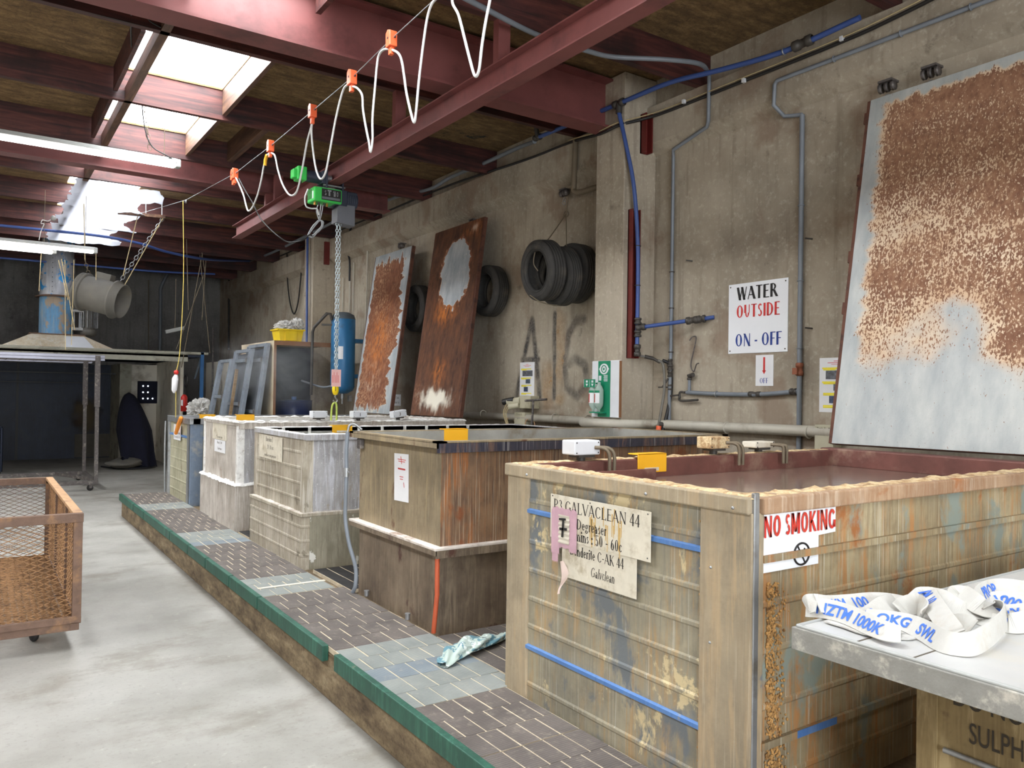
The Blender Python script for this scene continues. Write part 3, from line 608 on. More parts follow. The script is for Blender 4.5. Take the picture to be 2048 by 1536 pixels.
# grit growing down the near corner of the side
m = MB()
for k in range(950):
    u = random.random(); zc = 1.02-u*.72; xc = EX0+.075+abs(random.gauss(0, .035)) + (.11*max(0, (.75-zc)) if random.random() < .5 else 0)
    r = random.uniform(.002, .0058); m.sphere((xc, EY0-.004, zc), r, r, r*1.2, 5, 3)
for k in range(200):
    zc = random.uniform(.3, 1.2); r = random.uniform(.002, .004); m.sphere((EX0-.006, random.choice((1.846, 2.868))+random.gauss(0, .004), zc), r, r, r*1.5, 5, 3)
part('grit_crust', m, M['crust_brown'], E, kind='stuff')
m = MB()
for y, z in ((2.85,1.262),(2.1,1.262),(1.7,1.262)): m.sphere((EX0-.025, y, z), .006, n=8, m=5)
for z in (1.05,.8): m.sphere((EX0-.013, 1.80, z), .005, n=8, m=5)
part('screw', m, M['galv'], E)
m = MB(); m.box(EX0+.3, EX0+.72, 2.80, 2.82, 1.2, 1.262); part('inner_baffle', m, M['liner'], E)

# --- rust-brown steel tank
D = thing('steel_tank', 'rust-brown two-stage steel tank with a blue-black rim and white ledge', 'tank', (3.3, 4.45, .25), 'dip tanks along the walkway')
DX0, DX1, DY0, DY1 = 2.17, 4.45, 3.875, 5.0
part('upper_body', MB().loops([(.757,0),(1.30,0)], (DX0, DX1, DY0+.002, DY1)), M['skin_d'], D)
part('upper_side', MB().box(DX0+.002, DX1, DY0-.002, DY0+.02, .757, 1.30), M['skin_d_side'], D)
part('lower_body', MB().loops([(.25,.0),(.74,0)], (DX0+.005, DX1, DY0, DY1)), M['skin_d_low'], D)
m = MB(); m.box(DX0-.055, DX1, DY0-.045, DY1+.05, .742, .757); o = part('ledge', m, M['d_shelf'], D, 'white-crusted ledge', bevel=.003)
m = MB(); m.box(DX0-.055, DX0-.045, DY0-.045, DY1+.05, .715, .742); m.box(DX0-.05, DX1, DY0-.045, DY0-.035, .70, .742); part('ledge_lip', m, M['skin_d_low'], D)
r = MB(); r.box(DX0-.055, DX1+.05, DY0-.055, DY0+.005, 1.338, 1.35); r.box(DX0-.055, DX0+.005, DY0-.055, DY1+.055, 1.338, 1.35); r.box(DX0-.055, DX1+.05, DY1-.005, DY1+.055, 1.338, 1.35); r.box(DX1-.01, DX1+.05, DY0-.055, DY1+.055, 1.338, 1.35)
part('rim_flange', r, M['skin_d'], D)
r = MB(); r.box(DX0-.055, DX1+.05, DY0-.055, DY0-.045, 1.285, 1.34); part('rim_skirt', r, M['d_rim'], D, 'blue-black side skirt')
r = MB(); r.box(DX0-.055, DX0-.048, DY0-.055, DY1+.055, 1.31, 1.34); part('rim_skirt', r, M['skin_d'], D)
part('liner', inner(DX0, DX1, DY0, DY1, 1.345, .6, .012), M['grey_liner'], D)
part('solution', MB().grid(lambda u, v: Vector((DX0+.014+u*(DX1-DX0-.028), DY0+.014+v*(DY1-DY0-.028), 1.12)), 4, 4), M['clear_liquid'], D)
m = MB(); m.box(DX0-.035, DX0, 4.93, 4.985, 1.235, 1.305); part('bracket', m, M['steel_dark'], D, bevel=.008)
m = MB(); m.tube([at(883, 1103, x=DX0-.03), at(884, 1180, x=DX0-.03)+Vector((0,0,0)), at(881, 1271, x=DX0-.03)], .012, 8)
single('orange_pipe', MB().tube([Vector((DX0-.03, DY0-.025, .735)), Vector((DX0-.03, DY0-.03, .5)), Vector((DX0-.035, DY0-.005, .283))], .0135, 10), plain('faded_orange_pipe', lin(190,88,54), .5, 0, .1), 'orange plastic pipe upright against the corner of the rust-brown tank', 'pipe')
m = MB().tube(smooth_path([(DX0-.07, 5.055, 1.345), (DX0-.075, 5.06, 1.2), (DX0-.075, 5.05, 1.06), (DX0-.078, 5.05, .9), (DX0-.078, 5.05, .76), (DX0-.07, 5.0, .6), (DX0-.05, 4.93, .45), (DX0-.06, 4.9, .34), (DX0-.07, 4.92, .285)], 5), .014, 8)
hs = single('drop_hose', m, M['conduit'], 'grey hose with a small tap running down the far corner of the rust-brown tank', 'hose')
part('tap', MB().cyl((DX0-.076,5.05,1.10), (DX0-.076,5.05,1.04), .02, 10).bar((DX0-.076,5.05,1.08), (DX0-.076,4.99,1.07), .008), M['galv'], hs)
part('hook_end', MB().tube(smooth_path([(DX0-.07,5.055,1.345),(DX0-.06,5.05,1.385),(DX0-.03,5.03,1.395),(DX0+.01,5.0,1.36)], 5), .008, 6), M['galv'], hs)

# --- bleached clad tank
C_ = thing('clad_tank', 'bleached grey-white clad tank with a stepped base and a card label', 'tank', (3.5, 6.5, .25), 'dip tanks along the walkway')
CX0, CX1, CY0, CY1 = 2.10, 4.9, 5.89, 7.16
m = MB().loops(ridged([.78,.9,1.02,1.14], .675, 1.25, .003), (CX0, CX1, CY0+.01, CY1)); part('upper_cladding', m, M['skin_c'], C_)
part('upper_side', MB().box(CX0+.06, CX1, CY0-.004, CY0+.03, .68, 1.25), M['skin_c_side'], C_)
m = MB().loops(ridged([.36,.47,.58], .25, .672, .003), (CX0-.03, CX1, CY0-.03, CY1+.03)); part('lower_cladding', m, M['skin_c'], C_)
part('lower_side', MB().box(CX0+.04, CX1, CY0-.038, CY0-.02, .25, .66), M['skin_c_low'], C_)
m = MB(); m.box(CX0-.04, CX1, CY0-.04, CY1+.035, .655, .682); part('ledge', m, M['skin_c'], C_, bevel=.004)
part('ledge_crust', lumpy((CX0-.035, CX1, CY0-.036, CY1+.03), (CX0+.01, CX1-.02, CY0+.01, CY1-.02), .681, .008, .03, 4.0), M['skin_b'], C_)
for y in (CY0-.008, CY1-.055):
    m = MB(); m.box(CX0-.01, CX0+.07, y, y+.065, .675, 1.26); part('corner_post', m, M['skin_c'], C_, bevel=.003)
m = MB(); m.box(CX0-.015, CX0+.05, CY0-.014, CY1+.01, 1.24, 1.283); m.box(CX0+.0, CX1, CY0-.018, CY0+.05, 1.235, 1.283); m.box(CX0, CX1, CY1-.05, CY1+.012, 1.24, 1.283); m.box(CX1-.05, CX1, CY0, CY1, 1.24, 1.29)
part('rim', m, M['skin_c_side'], C_, bevel=.005)
part('rim_scale', lumpy((CX0-.012, CX1, CY0-.014, CY1+.01), (CX0+.05, CX1-.04, CY0+.045, CY1-.045), 1.2825, .008, .03, 7.0), M['white_scale'], C_)
part('liner', inner(CX0, CX1, CY0, CY1, 1.28, .7, .05), M['grey_liner'], C_)
part('solution', MB().grid(lambda u, v: Vector((CX0+.052+u*(CX1-CX0-.104), CY0+.052+v*(CY1-CY0-.104), 1.228)), 4, 4), M['green_liquid'], C_, 'dark green solution')
for k in range(9):
    x = 2.33+k*.245; m = MB(); m.box(x-.012, x+.012, CY1-.064, CY1-.045, 1.19, 1.285); part('rim_clip', m, M['white_scale'], C_)

# --- white scaled tank
B_ = thing('scaled_tank', 'white salt-scaled tank with a crusted mid ledge and faded labels', 'tank', (3.4, 8.4, .25), 'dip tanks along the walkway')
BX0, BX1, BY0, BY1 = 2.10, 4.62, 7.73, 9.07
part('upper_body', MB().loops([(.71,0),(1.30,0)], (BX0, BX1, BY0+.003, BY1)), M['skin_b'], B_)
part('upper_side', MB().box(BX0+.03, BX1, BY0-.002, BY0+.02, .715, 1.30), M['skin_c_side'], B_)
part('lower_body', MB().loops([(.25,0),(.7,0)], (BX0-.03, BX1, BY0-.03, BY1+.03)), M['skin_b'], B_)
part('ledge_crust', lumpy((BX0-.045, BX1, BY0-.045, BY1+.04), (BX0+.015, BX1-.02, BY0+.015, BY1-.02), .70, .03, .03, 11.0, .02), M['white_scale'], B_)
part('rim', lumpy((BX0-.02, BX1+.02, BY0-.02, BY1+.02), (BX0+.06, BX1-.05, BY0+.06, BY1-.05), 1.305, .022, .03, 13.0, .012), M['white_scale'], B_)
part('rim_board', MB().box(BX0-.012, BX0+.045, BY0-.012, BY1+.012, 1.27, 1.312).box(BX0, BX1, BY0-.014, BY0+.05, 1.24, 1.312).box(BX0, BX1, BY1-.05, BY1+.014, 1.24, 1.312).box(BX1-.05, BX1+.014, BY0, BY1, 1.24, 1.312), M['skin_b'], B_)
part('liner', inner(BX0, BX1, BY0, BY1, 1.3, .7, .055), M['white_scale'], B_)
part('solution', MB().grid(lambda u, v: Vector((BX0+.056+u*(BX1-BX0-.112), BY0+.056+v*(BY1-BY0-.112), 1.2)), 4, 4), M['clear_liquid'], B_)
for y in (BY0-.006, BY1-.05):
    m = MB(); m.box(BX0-.01, BX0+.06, y, y+.056, .71, 1.29); part('corner_bead', m, M['white_scale'], B_, bevel=.004)

# --- pale olive tank (farthest)
A_ = thing('olive_tank', 'pale olive clad tank with grey rim and blue-grey corner post, farthest of the row', 'tank', (3.3, 10.3, .25), 'dip tanks along the walkway')
AX0, AX1, AY0, AY1 = 2.105, 4.55, 9.70, 10.93
part('cladding', MB().loops(ridged([.36,.49,.62,.75,.88,1.01], .25, 1.22, .003), (AX0, AX1, AY0, AY1)), M['skin_a'], A_)
m = MB(); m.box(AX0-.02, AX0+.12, AY0-.02, AY0+.05, .25, 1.215); part('corner_post', m, M['blue_grey'], A_, 'blue-grey corner post', bevel=.004)
m = MB(); m.box(AX0-.02, AX0+.02, AY0+.02, AY0+.17, .25, 1.215); part('corner_post', m, M['galv'], A_, bevel=.004)
m = MB(); m.box(AX0-.03, AX0+.02, AY1-.03, AY1+.03, .25, 1.23); part('corner_post', m, M['galv'], A_, bevel=.004)
m = MB(); m.box(AX0-.035, AX0+.09, AY0-.035, AY1+.035, 1.205, 1.275); m.box(AX0, AX1, AY0-.035, AY0+.06, 1.205, 1.275); m.box(AX0, AX1, AY1-.05, AY1+.035, 1.205, 1.275); m.box(AX1-.06, AX1+.03, AY0, AY1, 1.205, 1.275); part('rim', m, M['galv'], A_, bevel=.005)
part('liner', inner(AX0, AX1, AY0, AY1, 1.27, .7, .088), M['galv'], A_)
part('solution', MB().grid(lambda u, v: Vector((AX0+.09+u*(AX1-AX0-.18), AY0+.09+v*(AY1-AY0-.18), 1.16)), 4, 4), M['clear_liquid'], A_)
m = MB(); m.prism([(AX0-.001, AY0+.18, 1.03), (AX0-.016, AY0+.18, 1.035), (AX0-.016, AY0+.18, 1.055), (AX0-.001, AY0+.18, 1.06)], (0, 1.0, 0)); part('strap_rail', m, M['blue_strip'], A_)
m = MB(); m.box(AX0+.12, AX1, AY0-.016, AY0-.001, 1.03, 1.06); part('strap_rail', m, M['blue_strip'], A_)
single('hanging_strap', MB().tube([(AX0-.05, AY1+.06, 1.2), (AX0-.06, AY1+.03, .9), (AX0-.05, AY1+.05, .5), (AX0-.04, AY1+.04, .03)], .012, 6), M['galv'], 'pale strap hanging down the far corner of the olive tank', 'strap')

# ================================================================= labels and plates on the tanks
def sheet(name, mt, y, z, w, h, label, x, cat='sign', tilt=0.0, t=.003, grp=None):
    r = Vector((0, -cos(tilt), sin(tilt))); u = Vector((0, sin(tilt), cos(tilt)))
    m = plate(MB(), (x, y, z), r, u, w, h, t); o = single(name, m, M[mt], label, cat, grp); return o, r, u
xf = EX0-.012
o, r, u = sheet('tank_sign', 'dirty_card', 2.370, 1.108, .598, .182, 'off-white card sign reading P3 GALVACLEAN 44 on the degreaser tank', xf-.012)
xs = xf-.0155; L = MB()
lay(L, stroke_geo('P3 GALVACLEAN 44', .046, .13, .045, sx=.94), (xs, 2.385, 1.135), AX, AU); part('lettering', L, M['ink_black'], o); L = MB()
lay(L, stroke_geo('Degreaser', .041, .15, .05, sx=.88), (xs, 2.40, 1.075), AX, AU); part('lettering', L, M['ink_black'], o); L = MB()
lay(L, stroke_geo('mins : 50 - 60c', .043, .16, .05, sx=.86), (xs, 2.36, 1.027), AX, AU); part('lettering', L, M['ink_black'], o)
m = MB()
for y, z in ((2.655,1.192),(2.41,1.19),(2.085,1.19),(2.085,1.03)): m.sphere((xs+.001, y, z), .0035, n=6, m=4)
part('nail', m, M['fitting'], o)
st = MB()
for k in range(16):
    y = 2.42-random.random()*.2; z1 = random.uniform(1.1, 1.19); z0 = z1-random.uniform(.04, .12); w_ = random.uniform(.002, .006)
    st.add([(xs-.0004, y-w_/2, z0), (xs-.0004, y-w_, z1), (xs-.0004, y+w_, z1), (xs-.0004, y+w_/2, z0)], [(0,1,2,3)])
part('rust_runs', st, plain('rust_run_stain', lin(206,172,112), .85, 0, .1), o)
o, r, u = sheet('tank_sign', 'dirty_card', 2.369, .942, .445, .150, 'card sign reading Bonderite C-AK 44 Galvclean under the P3 sign', xf-.008)
L = MB(); lay(L, stroke_geo('Bonderite C-AK 44', .04, .15, .05, sx=.8), (xf-.0115, 2.375, .965), AX, AU); part('lettering', L, M['ink_black'], o); L = MB(); lay(L, stroke_geo('Galvclean', .038, .11, .045, sx=.75, italic=.18), (xf-.0115, 2.335, .90), AX, AU); part('lettering', L, M['ink_black'], o)
# taped number seven
tp = MB(); x7 = xf-.017
def jag(y0, y1, z0, z1, dx):
    n = 10; tp.grid(lambda a, b: Vector((dx - .002*abs(sin(a*9+b*13)), y0+(y1-y0)*a + .004*sin(b*31)*(1 if a in (0, 1) else 0), z0+(z1-z0)*b + .005*sin(a*37)*(1 if b in (0, 1) else 0))), n, n)
jag(2.650, 2.495, 1.115, 1.148, x7); jag(2.64, 2.50, .985, 1.01, x7); jag(2.655, 2.60, .955, 1.14, x7-.0015); jag(2.535, 2.487, .975, 1.14, x7-.0015); jag(2.65, 2.61, .92, .97, x7)
cd = MB().grid(lambda a, b: Vector((x7-.004-.002*sin(b*40), 2.605-.072*a, 1.003+.118*b)), 4, 30)
o = single('number_card', cd, M['cream_card'], 'wrinkled cream card with a hand-inked crossed 7 taped over the P3 sign', 'card'); part('tape', tp, M['pink_tape'], o, 'faded pink tape')
L = MB()
for a in ((2.596,1.102,2.553,1.106,.009),(2.568,1.102,2.574,1.03,.010),(2.592,1.062,2.545,1.066,.011)): L.bar((x7-.0085, a[0], a[1]), (x7-.0085, a[2], a[3]), .003, a[4], up=(0,0,1)) if abs(a[0]-a[2]) > .02 else L.bar((x7-.0085, a[0], a[1]), (x7-.0085, a[2], a[3]), a[4], .003, up=(1,0,0))
part('numeral', L, M['ink_black'], o)
m = MB().grid(lambda a, b: Vector((xf-.018-.008*sin(b*6+a*2), 2.595-.03*a-.02*sin(b*5), .925-.14*b+.01*a)), 4, 14)
single('torn_tape', m, plain('torn_pale_tape', lin(222,200,190), .7, 0, .08), 'torn curl of pale tape hanging off the lower card sign', 'tape')
# no smoking panel on the near side of the degreaser tank
yn = EY0-.009
def shard(pts): return MB().prism([(x, yn+.002, z) for x, z in pts], (0, -.003, 0))
o = single('no_smoking_sign', MB().prism([(2.095, yn+.003, 1.055), (2.395, yn+.003, 1.055), (2.395, yn+.003, 1.152), (2.492, yn+.003, 1.156), (2.492, yn+.003, 1.248), (2.095, yn+.003, 1.248)][::-1], (0, -.003, 0)), M['sign_white'], 'white NO SMOKING sign stained by rust on the degreaser tank side', 'sign')
L = MB(); lay(L, stroke_geo('NO SMOKING', .07, .24, .15, False, .66), (2.293, yn-.003, 1.168), SX, AU); part('lettering', L, M['ink_red_worn'], o)
L = MB(); c = Vector((2.30, yn-.002, 1.098))
L.torus(c, .036, .0035, (0,1,0), 28, 6, (1.0, 1.15)); L.bar(c+Vector((-.024,0,.03)), c+Vector((.02,0,-.034)), .006, .003); L.bar(c+Vector((.0,0,-.012)), c+Vector((.016,0,.018)), .004, .003); part('symbol', L, M['ink_black'], o)
# other tank labels
o, r, u = sheet('tank_label', 'white_paper', 4.366, 1.097, .19, .29, 'narrow worn white paper with red and black scrawl on the rust-brown tank', DX0-.001, tilt=.03)
L = MB()
for z, w_, mt in ((1.205,.11,0),(1.193,.09,0),(1.15,.1,1),(1.145,.1,1),(1.10,.05,0),(1.085,.04,0)): L.box(DX0-.0056, DX0-.005, 4.36-w_/2, 4.36+w_/2, z, z+.004)
L.bar((DX0-.0055,4.372,1.225),(DX0-.0055,4.36,1.18),.004,.001,up=(1,0,0)); L.bar((DX0-.0055,4.33,1.07),(DX0-.0055,4.32,1.04),.004,.001,up=(1,0,0)); part('scrawl', L, M['ink_red'], o)
o, r, u = sheet('tank_label', 'dirty_card', 6.71, 1.131, .625, .2, 'yellowed card label with three faded lines on the bleached tank', CX0-.008, tilt=-.01)
L = MB(); lay(L, stroke_geo('Parcolene Z', .04, .12, .05, sx=.8), (CX0-.0115, 6.73, 1.18), AX, AU); lay(L, stroke_geo('20 - 30 secs'.replace('2','Z'), .035, .12, .05, sx=.8), (CX0-.0115, 6.7, 1.115), AX, AU); lay(L, stroke_geo('Ambient', .032, .12, .05, sx=.9) if False else font_geo('Ambient temperature', .036), (CX0-.0115, 6.7, 1.05), AX, AU); part('lettering', L, M['ink_grey'], o)
o, r, u = sheet('tank_label', 'dirty_card', 8.42, 1.185, .56, .165, 'stained upper label under salt crust on the white scaled tank', BX0-.003, grp='faded labels on the white tank')
L = MB(); lay(L, font_geo('2 Tap water rinse', .035), (BX0-.0062, 8.42, 1.118), AX, AU); part('lettering', L, M['ink_grey'], o)
o, r, u = sheet('tank_label', 'white_paper', 8.40, 1.035, .42, .125, 'smaller white label under the stained one on the white scaled tank', BX0-.003, grp='faded labels on the white tank')
L = MB(); lay(L, font_geo('Rinse 1 5 44', .038), (BX0-.0062, 8.4, 1.06), AX, AU); lay(L, font_geo('Tap Process', .034), (BX0-.0062, 8.4, 1.0), AX, AU); part('lettering', L, M['ink_grey'], o)
o, r, u = sheet('tank_label', 'white_paper', 10.42, 1.08, .40, .19, 'white label with black text half hidden by an orange handle on the olive tank', AX0-.018)
L = MB(); lay(L, font_geo('Hot Water Chamber', .042), (AX0-.0215, 10.42, 1.06), AX, AU); lay(L, font_geo('20 seconds 60 - 80', .042), (AX0-.0215, 10.42, 1.01), AX, AU); part('lettering', L, M['ink_black'], o)
def hook_plate(x, y, zt, w, h, label, note=True):
    m = MB(); m.box(x-w/2, x+w/2, y-.006, y, zt-h, zt+.006); m.box(x-w/2, x+w/2, y-.006, y+.07, zt, zt+.006)
    o = single('rim_plate', m, M['yellow_plate'], label, 'plate', 'yellow plates hooked on tank rims', bevel=.002)
    if note: part('worn_label', MB().box(x-w*.28, x+w*.22, y-.0075, y-.006, zt-h+.008, zt-h+.025), M['cream_card'], o)
hook_plate(2.862, EY1-.09, ET+.02, .2, .09, 'yellow plate with a worn label hooked over the degreaser tank rim')
hook_plate(2.91, DY1-.015, 1.352, .2, .095, 'plain yellow plate hooked over the rust-brown tank rim', False)
hook_plate(2.89, CY1-.07, 1.292, .2, .07, 'yellow plate with a peeled corner on the bleached tank rim')
hook_plate(2.52, BY1-.06, 1.335, .2, .06, 'yellow plate on the white scaled tank rim', False)
hook_plate(2.54, AY1-.09, 1.282, .2, .05, 'yellow plate on the olive tank rim, farthest yellow plate', False)
def heater_box(x, y, z, mt, label, num=None, w=.16, tilt=0.0, hoses=False, up=.07):
    m = MB(); q = Vector((cos(tilt), 0, sin(tilt))); m.obox((x, y, z+up/2), q*(w/2), (0, .05, 0), Vector((-sin(tilt), 0, cos(tilt)))*(up/2))
    o = single('heater_head', m, mt, label, 'junction box', 'heater boxes on tank rims', bevel=.006)
    part('neck', MB().cyl((x, y, z-.035), (x, y, z+.004), .022, 12).box(x-.05, x+.05, y-.045, y+.03, z-.012, z), M['fitting'], o)
    part('screw', MB().sphere((x-w*.42, y-.051, z+up*.85), .004, n=6, m=4).sphere((x+w*.42, y-.051, z+up*.85), .004, n=6, m=4).sphere((x-w*.42, y-.051, z+up*.15), .004, n=6, m=4).sphere((x+w*.42, y-.051, z+up*.15), .004, n=6, m=4), M['fitting'], o)
    if num: L = MB(); lay(L, font_geo(num, .05, .01), (x, y-.0505, z+up*.22), SX, AU); part('numeral', L, M['ink_black' if num == '1' else 'ink_grey'], o)
    if hoses:
        for k in (0, 1):
            xx = x+.055+k*.03; part('element_tube', MB().tube(smooth_path([(xx-.01, y-.05, z+up*.5), (xx+.02, y-.085, z+up*.45), (xx+.04, y-.1, z), (xx+.042, y-.1, z-.09)], 5), .009, 8), M['wire'], o)
heater_box(2.905, BY0+.03, 1.345, M['white_box'], 'blank white box with corner screws on the white tank rim', None)
heater_box(3.34, BY0+.03, 1.345, M['white_box'], 'white box marked 1 on the white tank rim', '1')
heater_box(3.80, BY0+.03, 1.350, M['white_box'], 'tilted white box with a faint 3 on the white tank rim', '3', tilt=.16)
heater_box(2.445, EY1-.03, 1.33, M['white_box'], 'clean white box with two grey tubes on the degreaser tank rim', None, hoses=True)
ob = heater_box(3.39, EY1-.03, 1.335, M['crust'], 'yellow-crusted box with tubes on the degreaser tank rim', None, hoses=True, up=.065)
heater_box(3.775, EY1-.03, 1.33, M['cream_card'], 'low dusty white box with tubes on the far end of the degreaser rim', None, w=.17, hoses=True, up=.035)
# twisted rag
p0, p1 = at(886, 1328, z=.30), at(1004, 1268, z=.29); d = (p1-p0); n_ = Vector((-d.y, d.x, 0)).normalized(); m = MB()
def rag(u, v):
    a = v*2*pi; w_ = .026+.034*sin(pi*min(1, u*1.15))**.7; tw = a+u*5
    k = 1+.13*sin(4*tw)+.08*sin(7*tw-u*9)+.22*fbm((u*5, cos(a)*.8, sin(a)*.8), 1.6, 3)
    c = p0.lerp(p1, u) + n_*(.03*sin(u*5)); return Vector((c.x+n_.x*cos(a)*w_*k, c.y+n_.y*cos(a)*w_*k, .2835+max(0, w_*.5*(1+sin(a))*k-.004) ))
m.grid(rag, 60, 40); single('twisted_rag', m, M['camo'], 'twisted teal camouflage rag lying on the mats beside the degreaser tank', 'rag')

# ================================================================= lids leaning back against the wall
def lid(name, label, p_bl, p_br, p_tl, pat, tabs=False, th=.045, mt='lid', grp='tank lids leaning against tyres'):
    """far-lower, near-lower, far-upper corners of the sheet face"""
    p_bl, p_br, p_tl = map(Vector, (p_bl, p_br, p_tl)); R = p_br-p_bl; U = p_tl-p_bl; W_, H_ = R.length, U.length; R.normalize(); U.normalize(); N = R.cross(U)
    if N.x > 0: N = -N
    T = thing(name, label, 'lid', (p_bl+p_br)/2, grp); m = MB(); nu, nv = 70, 150; ra, oa, wa = [], [], []
    for j in range(nv+1):
        for i in range(nu+1):
            u, v = i/nu, j/nv; p = p_bl+R*(u*W_)+U*(v*H_); q = pat(u, v); ra.append(q[0]); oa.append(q[1]); wa.append(q[2])
            m.v.append(p + N*(.0025*fbm((u*W_*3, v*H_*3, 1), 1, 3)))
    for j in range(nv):
        for i in range(nu): a = j*(nu+1)+i; m.f.append([a, a+1, a+nu+2, a+nu+1]); m.sm.append(True)
    m.at = {'rust': ra, 'orange': oa, 'white': wa}
    part('face_sheet', m, M[mt], T)
    f = MB()
    for a, b in ((p_bl, p_tl), (p_br, p_br+U*H_)): f.bar(a-N*(th/2+.003), b-N*(th/2+.003), .05, th, up=N)
    for a in (p_bl+U*.02, p_bl+U*(H_-.02), p_bl+U*(H_*.5)): f.bar(a-N*(th/2+.004), a+R*W_-N*(th/2+.004), .045, th-.004, up=N)
    part('edge_frame', f, M['frame_brown'], T)
    f = MB(); c = p_bl+R*(W_/2)+U*(H_/2)-N*(th*.8); f.obox(c, R*(W_/2-.02), U*(H_/2-.02), N*.003); part('back_sheet', f, M['frame_brown'], T)
    if tabs:
        for v in (.95, .76, .53, .38): f = MB(); c = p_bl+U*(H_*v)-R*.03-N*.02; f.obox(c, R*.012, U*.04, N*.012); part('hinge_tab', f, M['frame_brown'], T)
    return T
def lid_mat():
    t = NT('rusted_galvanised_sheet'); v = t.co(); r, o_, w_ = t.attr('rust'), t.attr('orange'), t.attr('white')
    fine = t.noise(t.map(v, (1,1,.45)), 52, 4, .6); mid = t.noise(t.map(v, (1,1,.4)), 17, 5, .6)
    rz = t.math('ADD', r, t.math('ADD', t.math('MULTIPLY', t.math('SUBTRACT', fine, .5), .85), t.math('MULTIPLY', t.math('SUBTRACT', mid, .5), .55)))
    mask = t.mr(rz, .46, .56)
    zinc = t.ramp(t.noise(t.map(v, (1,1,.3)), 8, 6, .6), [(.3, lin(150,158,164)), (.7, lin(198,202,202))])
    rust = t.ramp(t.noise(t.map(v, (1,1,.5)), 22, 6, .65), [(.25, lin(84,48,34)), (.5, lin(124,76,52)), (.75, lin(150,100,72))])
    rust = t.mix(t.math('MULTIPLY', t.mr(fine, .5, .62), t.mr(t.noise(v, 2.2, 4), .4, .6)), rust, lin(190,146,110))
    dark = t.mr(r, 1.02, 1.4); rust = t.mix(dark, rust, t.ramp(t.noise(t.map(v, (1,1,.35)), 12, 6, .65), [(.3, lin(52,32,24)), (.7, lin(112,70,44))]))
    rust = t.mix(t.math('MULTIPLY', o_, t.mr(mid, .35, .65)), rust, lin(200,116,44))
    halo = t.mr(t.math('ABSOLUTE', t.math('SUBTRACT', rz, .44)), 0, .12, 1, 0)
    zinc = t.mix(t.math('MULTIPLY', halo, .8), zinc, lin(222,214,200))
    col = t.mix(mask, zinc, rust); col = t.mix(t.math('MULTIPLY', w_, t.mr(t.math('ADD', mid, t.math('MULTIPLY', w_, .4)), .5, .8)), col, lin(226,220,204))
    t.bump(t.math('ADD', fine, mask), .3, .003)
    t.set(col, t.mr(mask, 0, 1, .42, .85), t.mr(mask, 0, 1, .35, 0)); return t.m
M['lid'] = lid_mat()
def lid_speckled():
    t = NT('speckled_rusty_zinc'); v = t.co(); r = t.attr('rust')
    fine = t.noise(t.map(v, (1,1,.55)), 92, 3, .6); mid = t.noise(t.map(v, (1,1,.5)), 24, 4, .6); rib = t.noise(t.map(v, (60,60,3)), 1.0, 3, .6); big = t.noise(t.map(v, (1,1,1.6)), 3.2, 5, .6)
    rz = t.math('ADD', r, t.math('ADD', t.math('MULTIPLY', t.math('SUBTRACT', fine, .5), 2.3), t.math('ADD', t.math('MULTIPLY', t.math('SUBTRACT', mid, .5), .5), t.math('MULTIPLY', t.math('SUBTRACT', rib, .5), .5))))
    mask = t.mr(rz, .44, .62)
    zinc = t.ramp(t.noise(t.map(v, (1,1,.3)), 8, 6, .6), [(.3, lin(152,157,158)), (.7, lin(186,188,184))])
    under = t.mix(t.mr(r, .12, .5), zinc, t.ramp(big, [(.35, lin(196,164,132)), (.65, lin(214,192,164))]))
    rust = t.ramp(t.noise(t.map(v, (1,1,.6)), 30, 5, .65), [(.25, lin(100,66,48)), (.5, lin(134,96,72)), (.75, lin(158,120,92))])
    rust = t.mix(t.math('MULTIPLY', t.mr(big, .45, .65), .5), rust, lin(112,74,56))
    col = t.mix(mask, under, rust); t.bump(t.math('ADD', fine, t.math('MULTIPLY', rib, .7)), .35, .003)
    return t.set(col, t.mr(mask, 0, 1, .5, .85), t.mr(mask, 0, 1, .2, 0))
M['lid_e'] = lid_speckled()
def ss(a, b, x):
    t = max(0, min(1, (x-a)/(b-a))); return t*t*(3-2*t)
def pat_e(u, v):
    edge = .5*fbm((u*2, v*40, 0), 1, 3)
    r = ss(.03, .13, u+edge*.07)*ss(.99, .955, v+.02*fbm((u*20, 0, 3), 1, 3))
    low = ss(.15, .36, v + .10*fbm((u*3, v*5, 5), 1, 4) + .03*sin(u*9)); 
    r *= low*(.60+.26*fbm((u*1.6, v*9, 8), 1, 4)+.14*ss(.5, .75, v)) + .04
    r -= .13*exp(-((u-.40)/.10)**2-((v-.40)/.09)**2) + .18*exp(-((u-.52)/.2)**2-((v-.36-.1*(u-.5))/.035)**2) + .3*exp(-((u-.8)/.25)**2-((v-.56-.12*(u-.8))/.012)**2)
    r += .35*exp(-((u-.74)/.1)**2-((v-.25)/.05)**2)
    return max(0, min(.98, r)), .25*ss(.0, .5, fbm((u*4, v*4, 2), 1, 3)), .35*ss(.5, .1, v)
def pat_1(u, v):
    eb = fbm((u*3, v*26, 0), 1, 3)*.09
    r = ss(.03, .09, u+eb*.5)*ss(.97, .80, u+eb*1.4+.05*sin(v*9))*ss(.985, .90, v+.06*fbm((u*16, 1, 3), 1, 3))*ss(.0, .05, v+.05*fbm((u*14, 0, 5), 1, 3)-.05*max(0, u-.6))
    o = .9*exp(-((u-.45)/.28)**2-((v-.42)/.2)**2); w_ = .5*exp(-((u-.4)/.3)**2-((v-.2)/.12)**2) + .6*ss(.08, .0, v)
    return r*1.0, o, min(1, w_*(.5+.8*fbm((u*9, v*18, 4), 1, 3)))
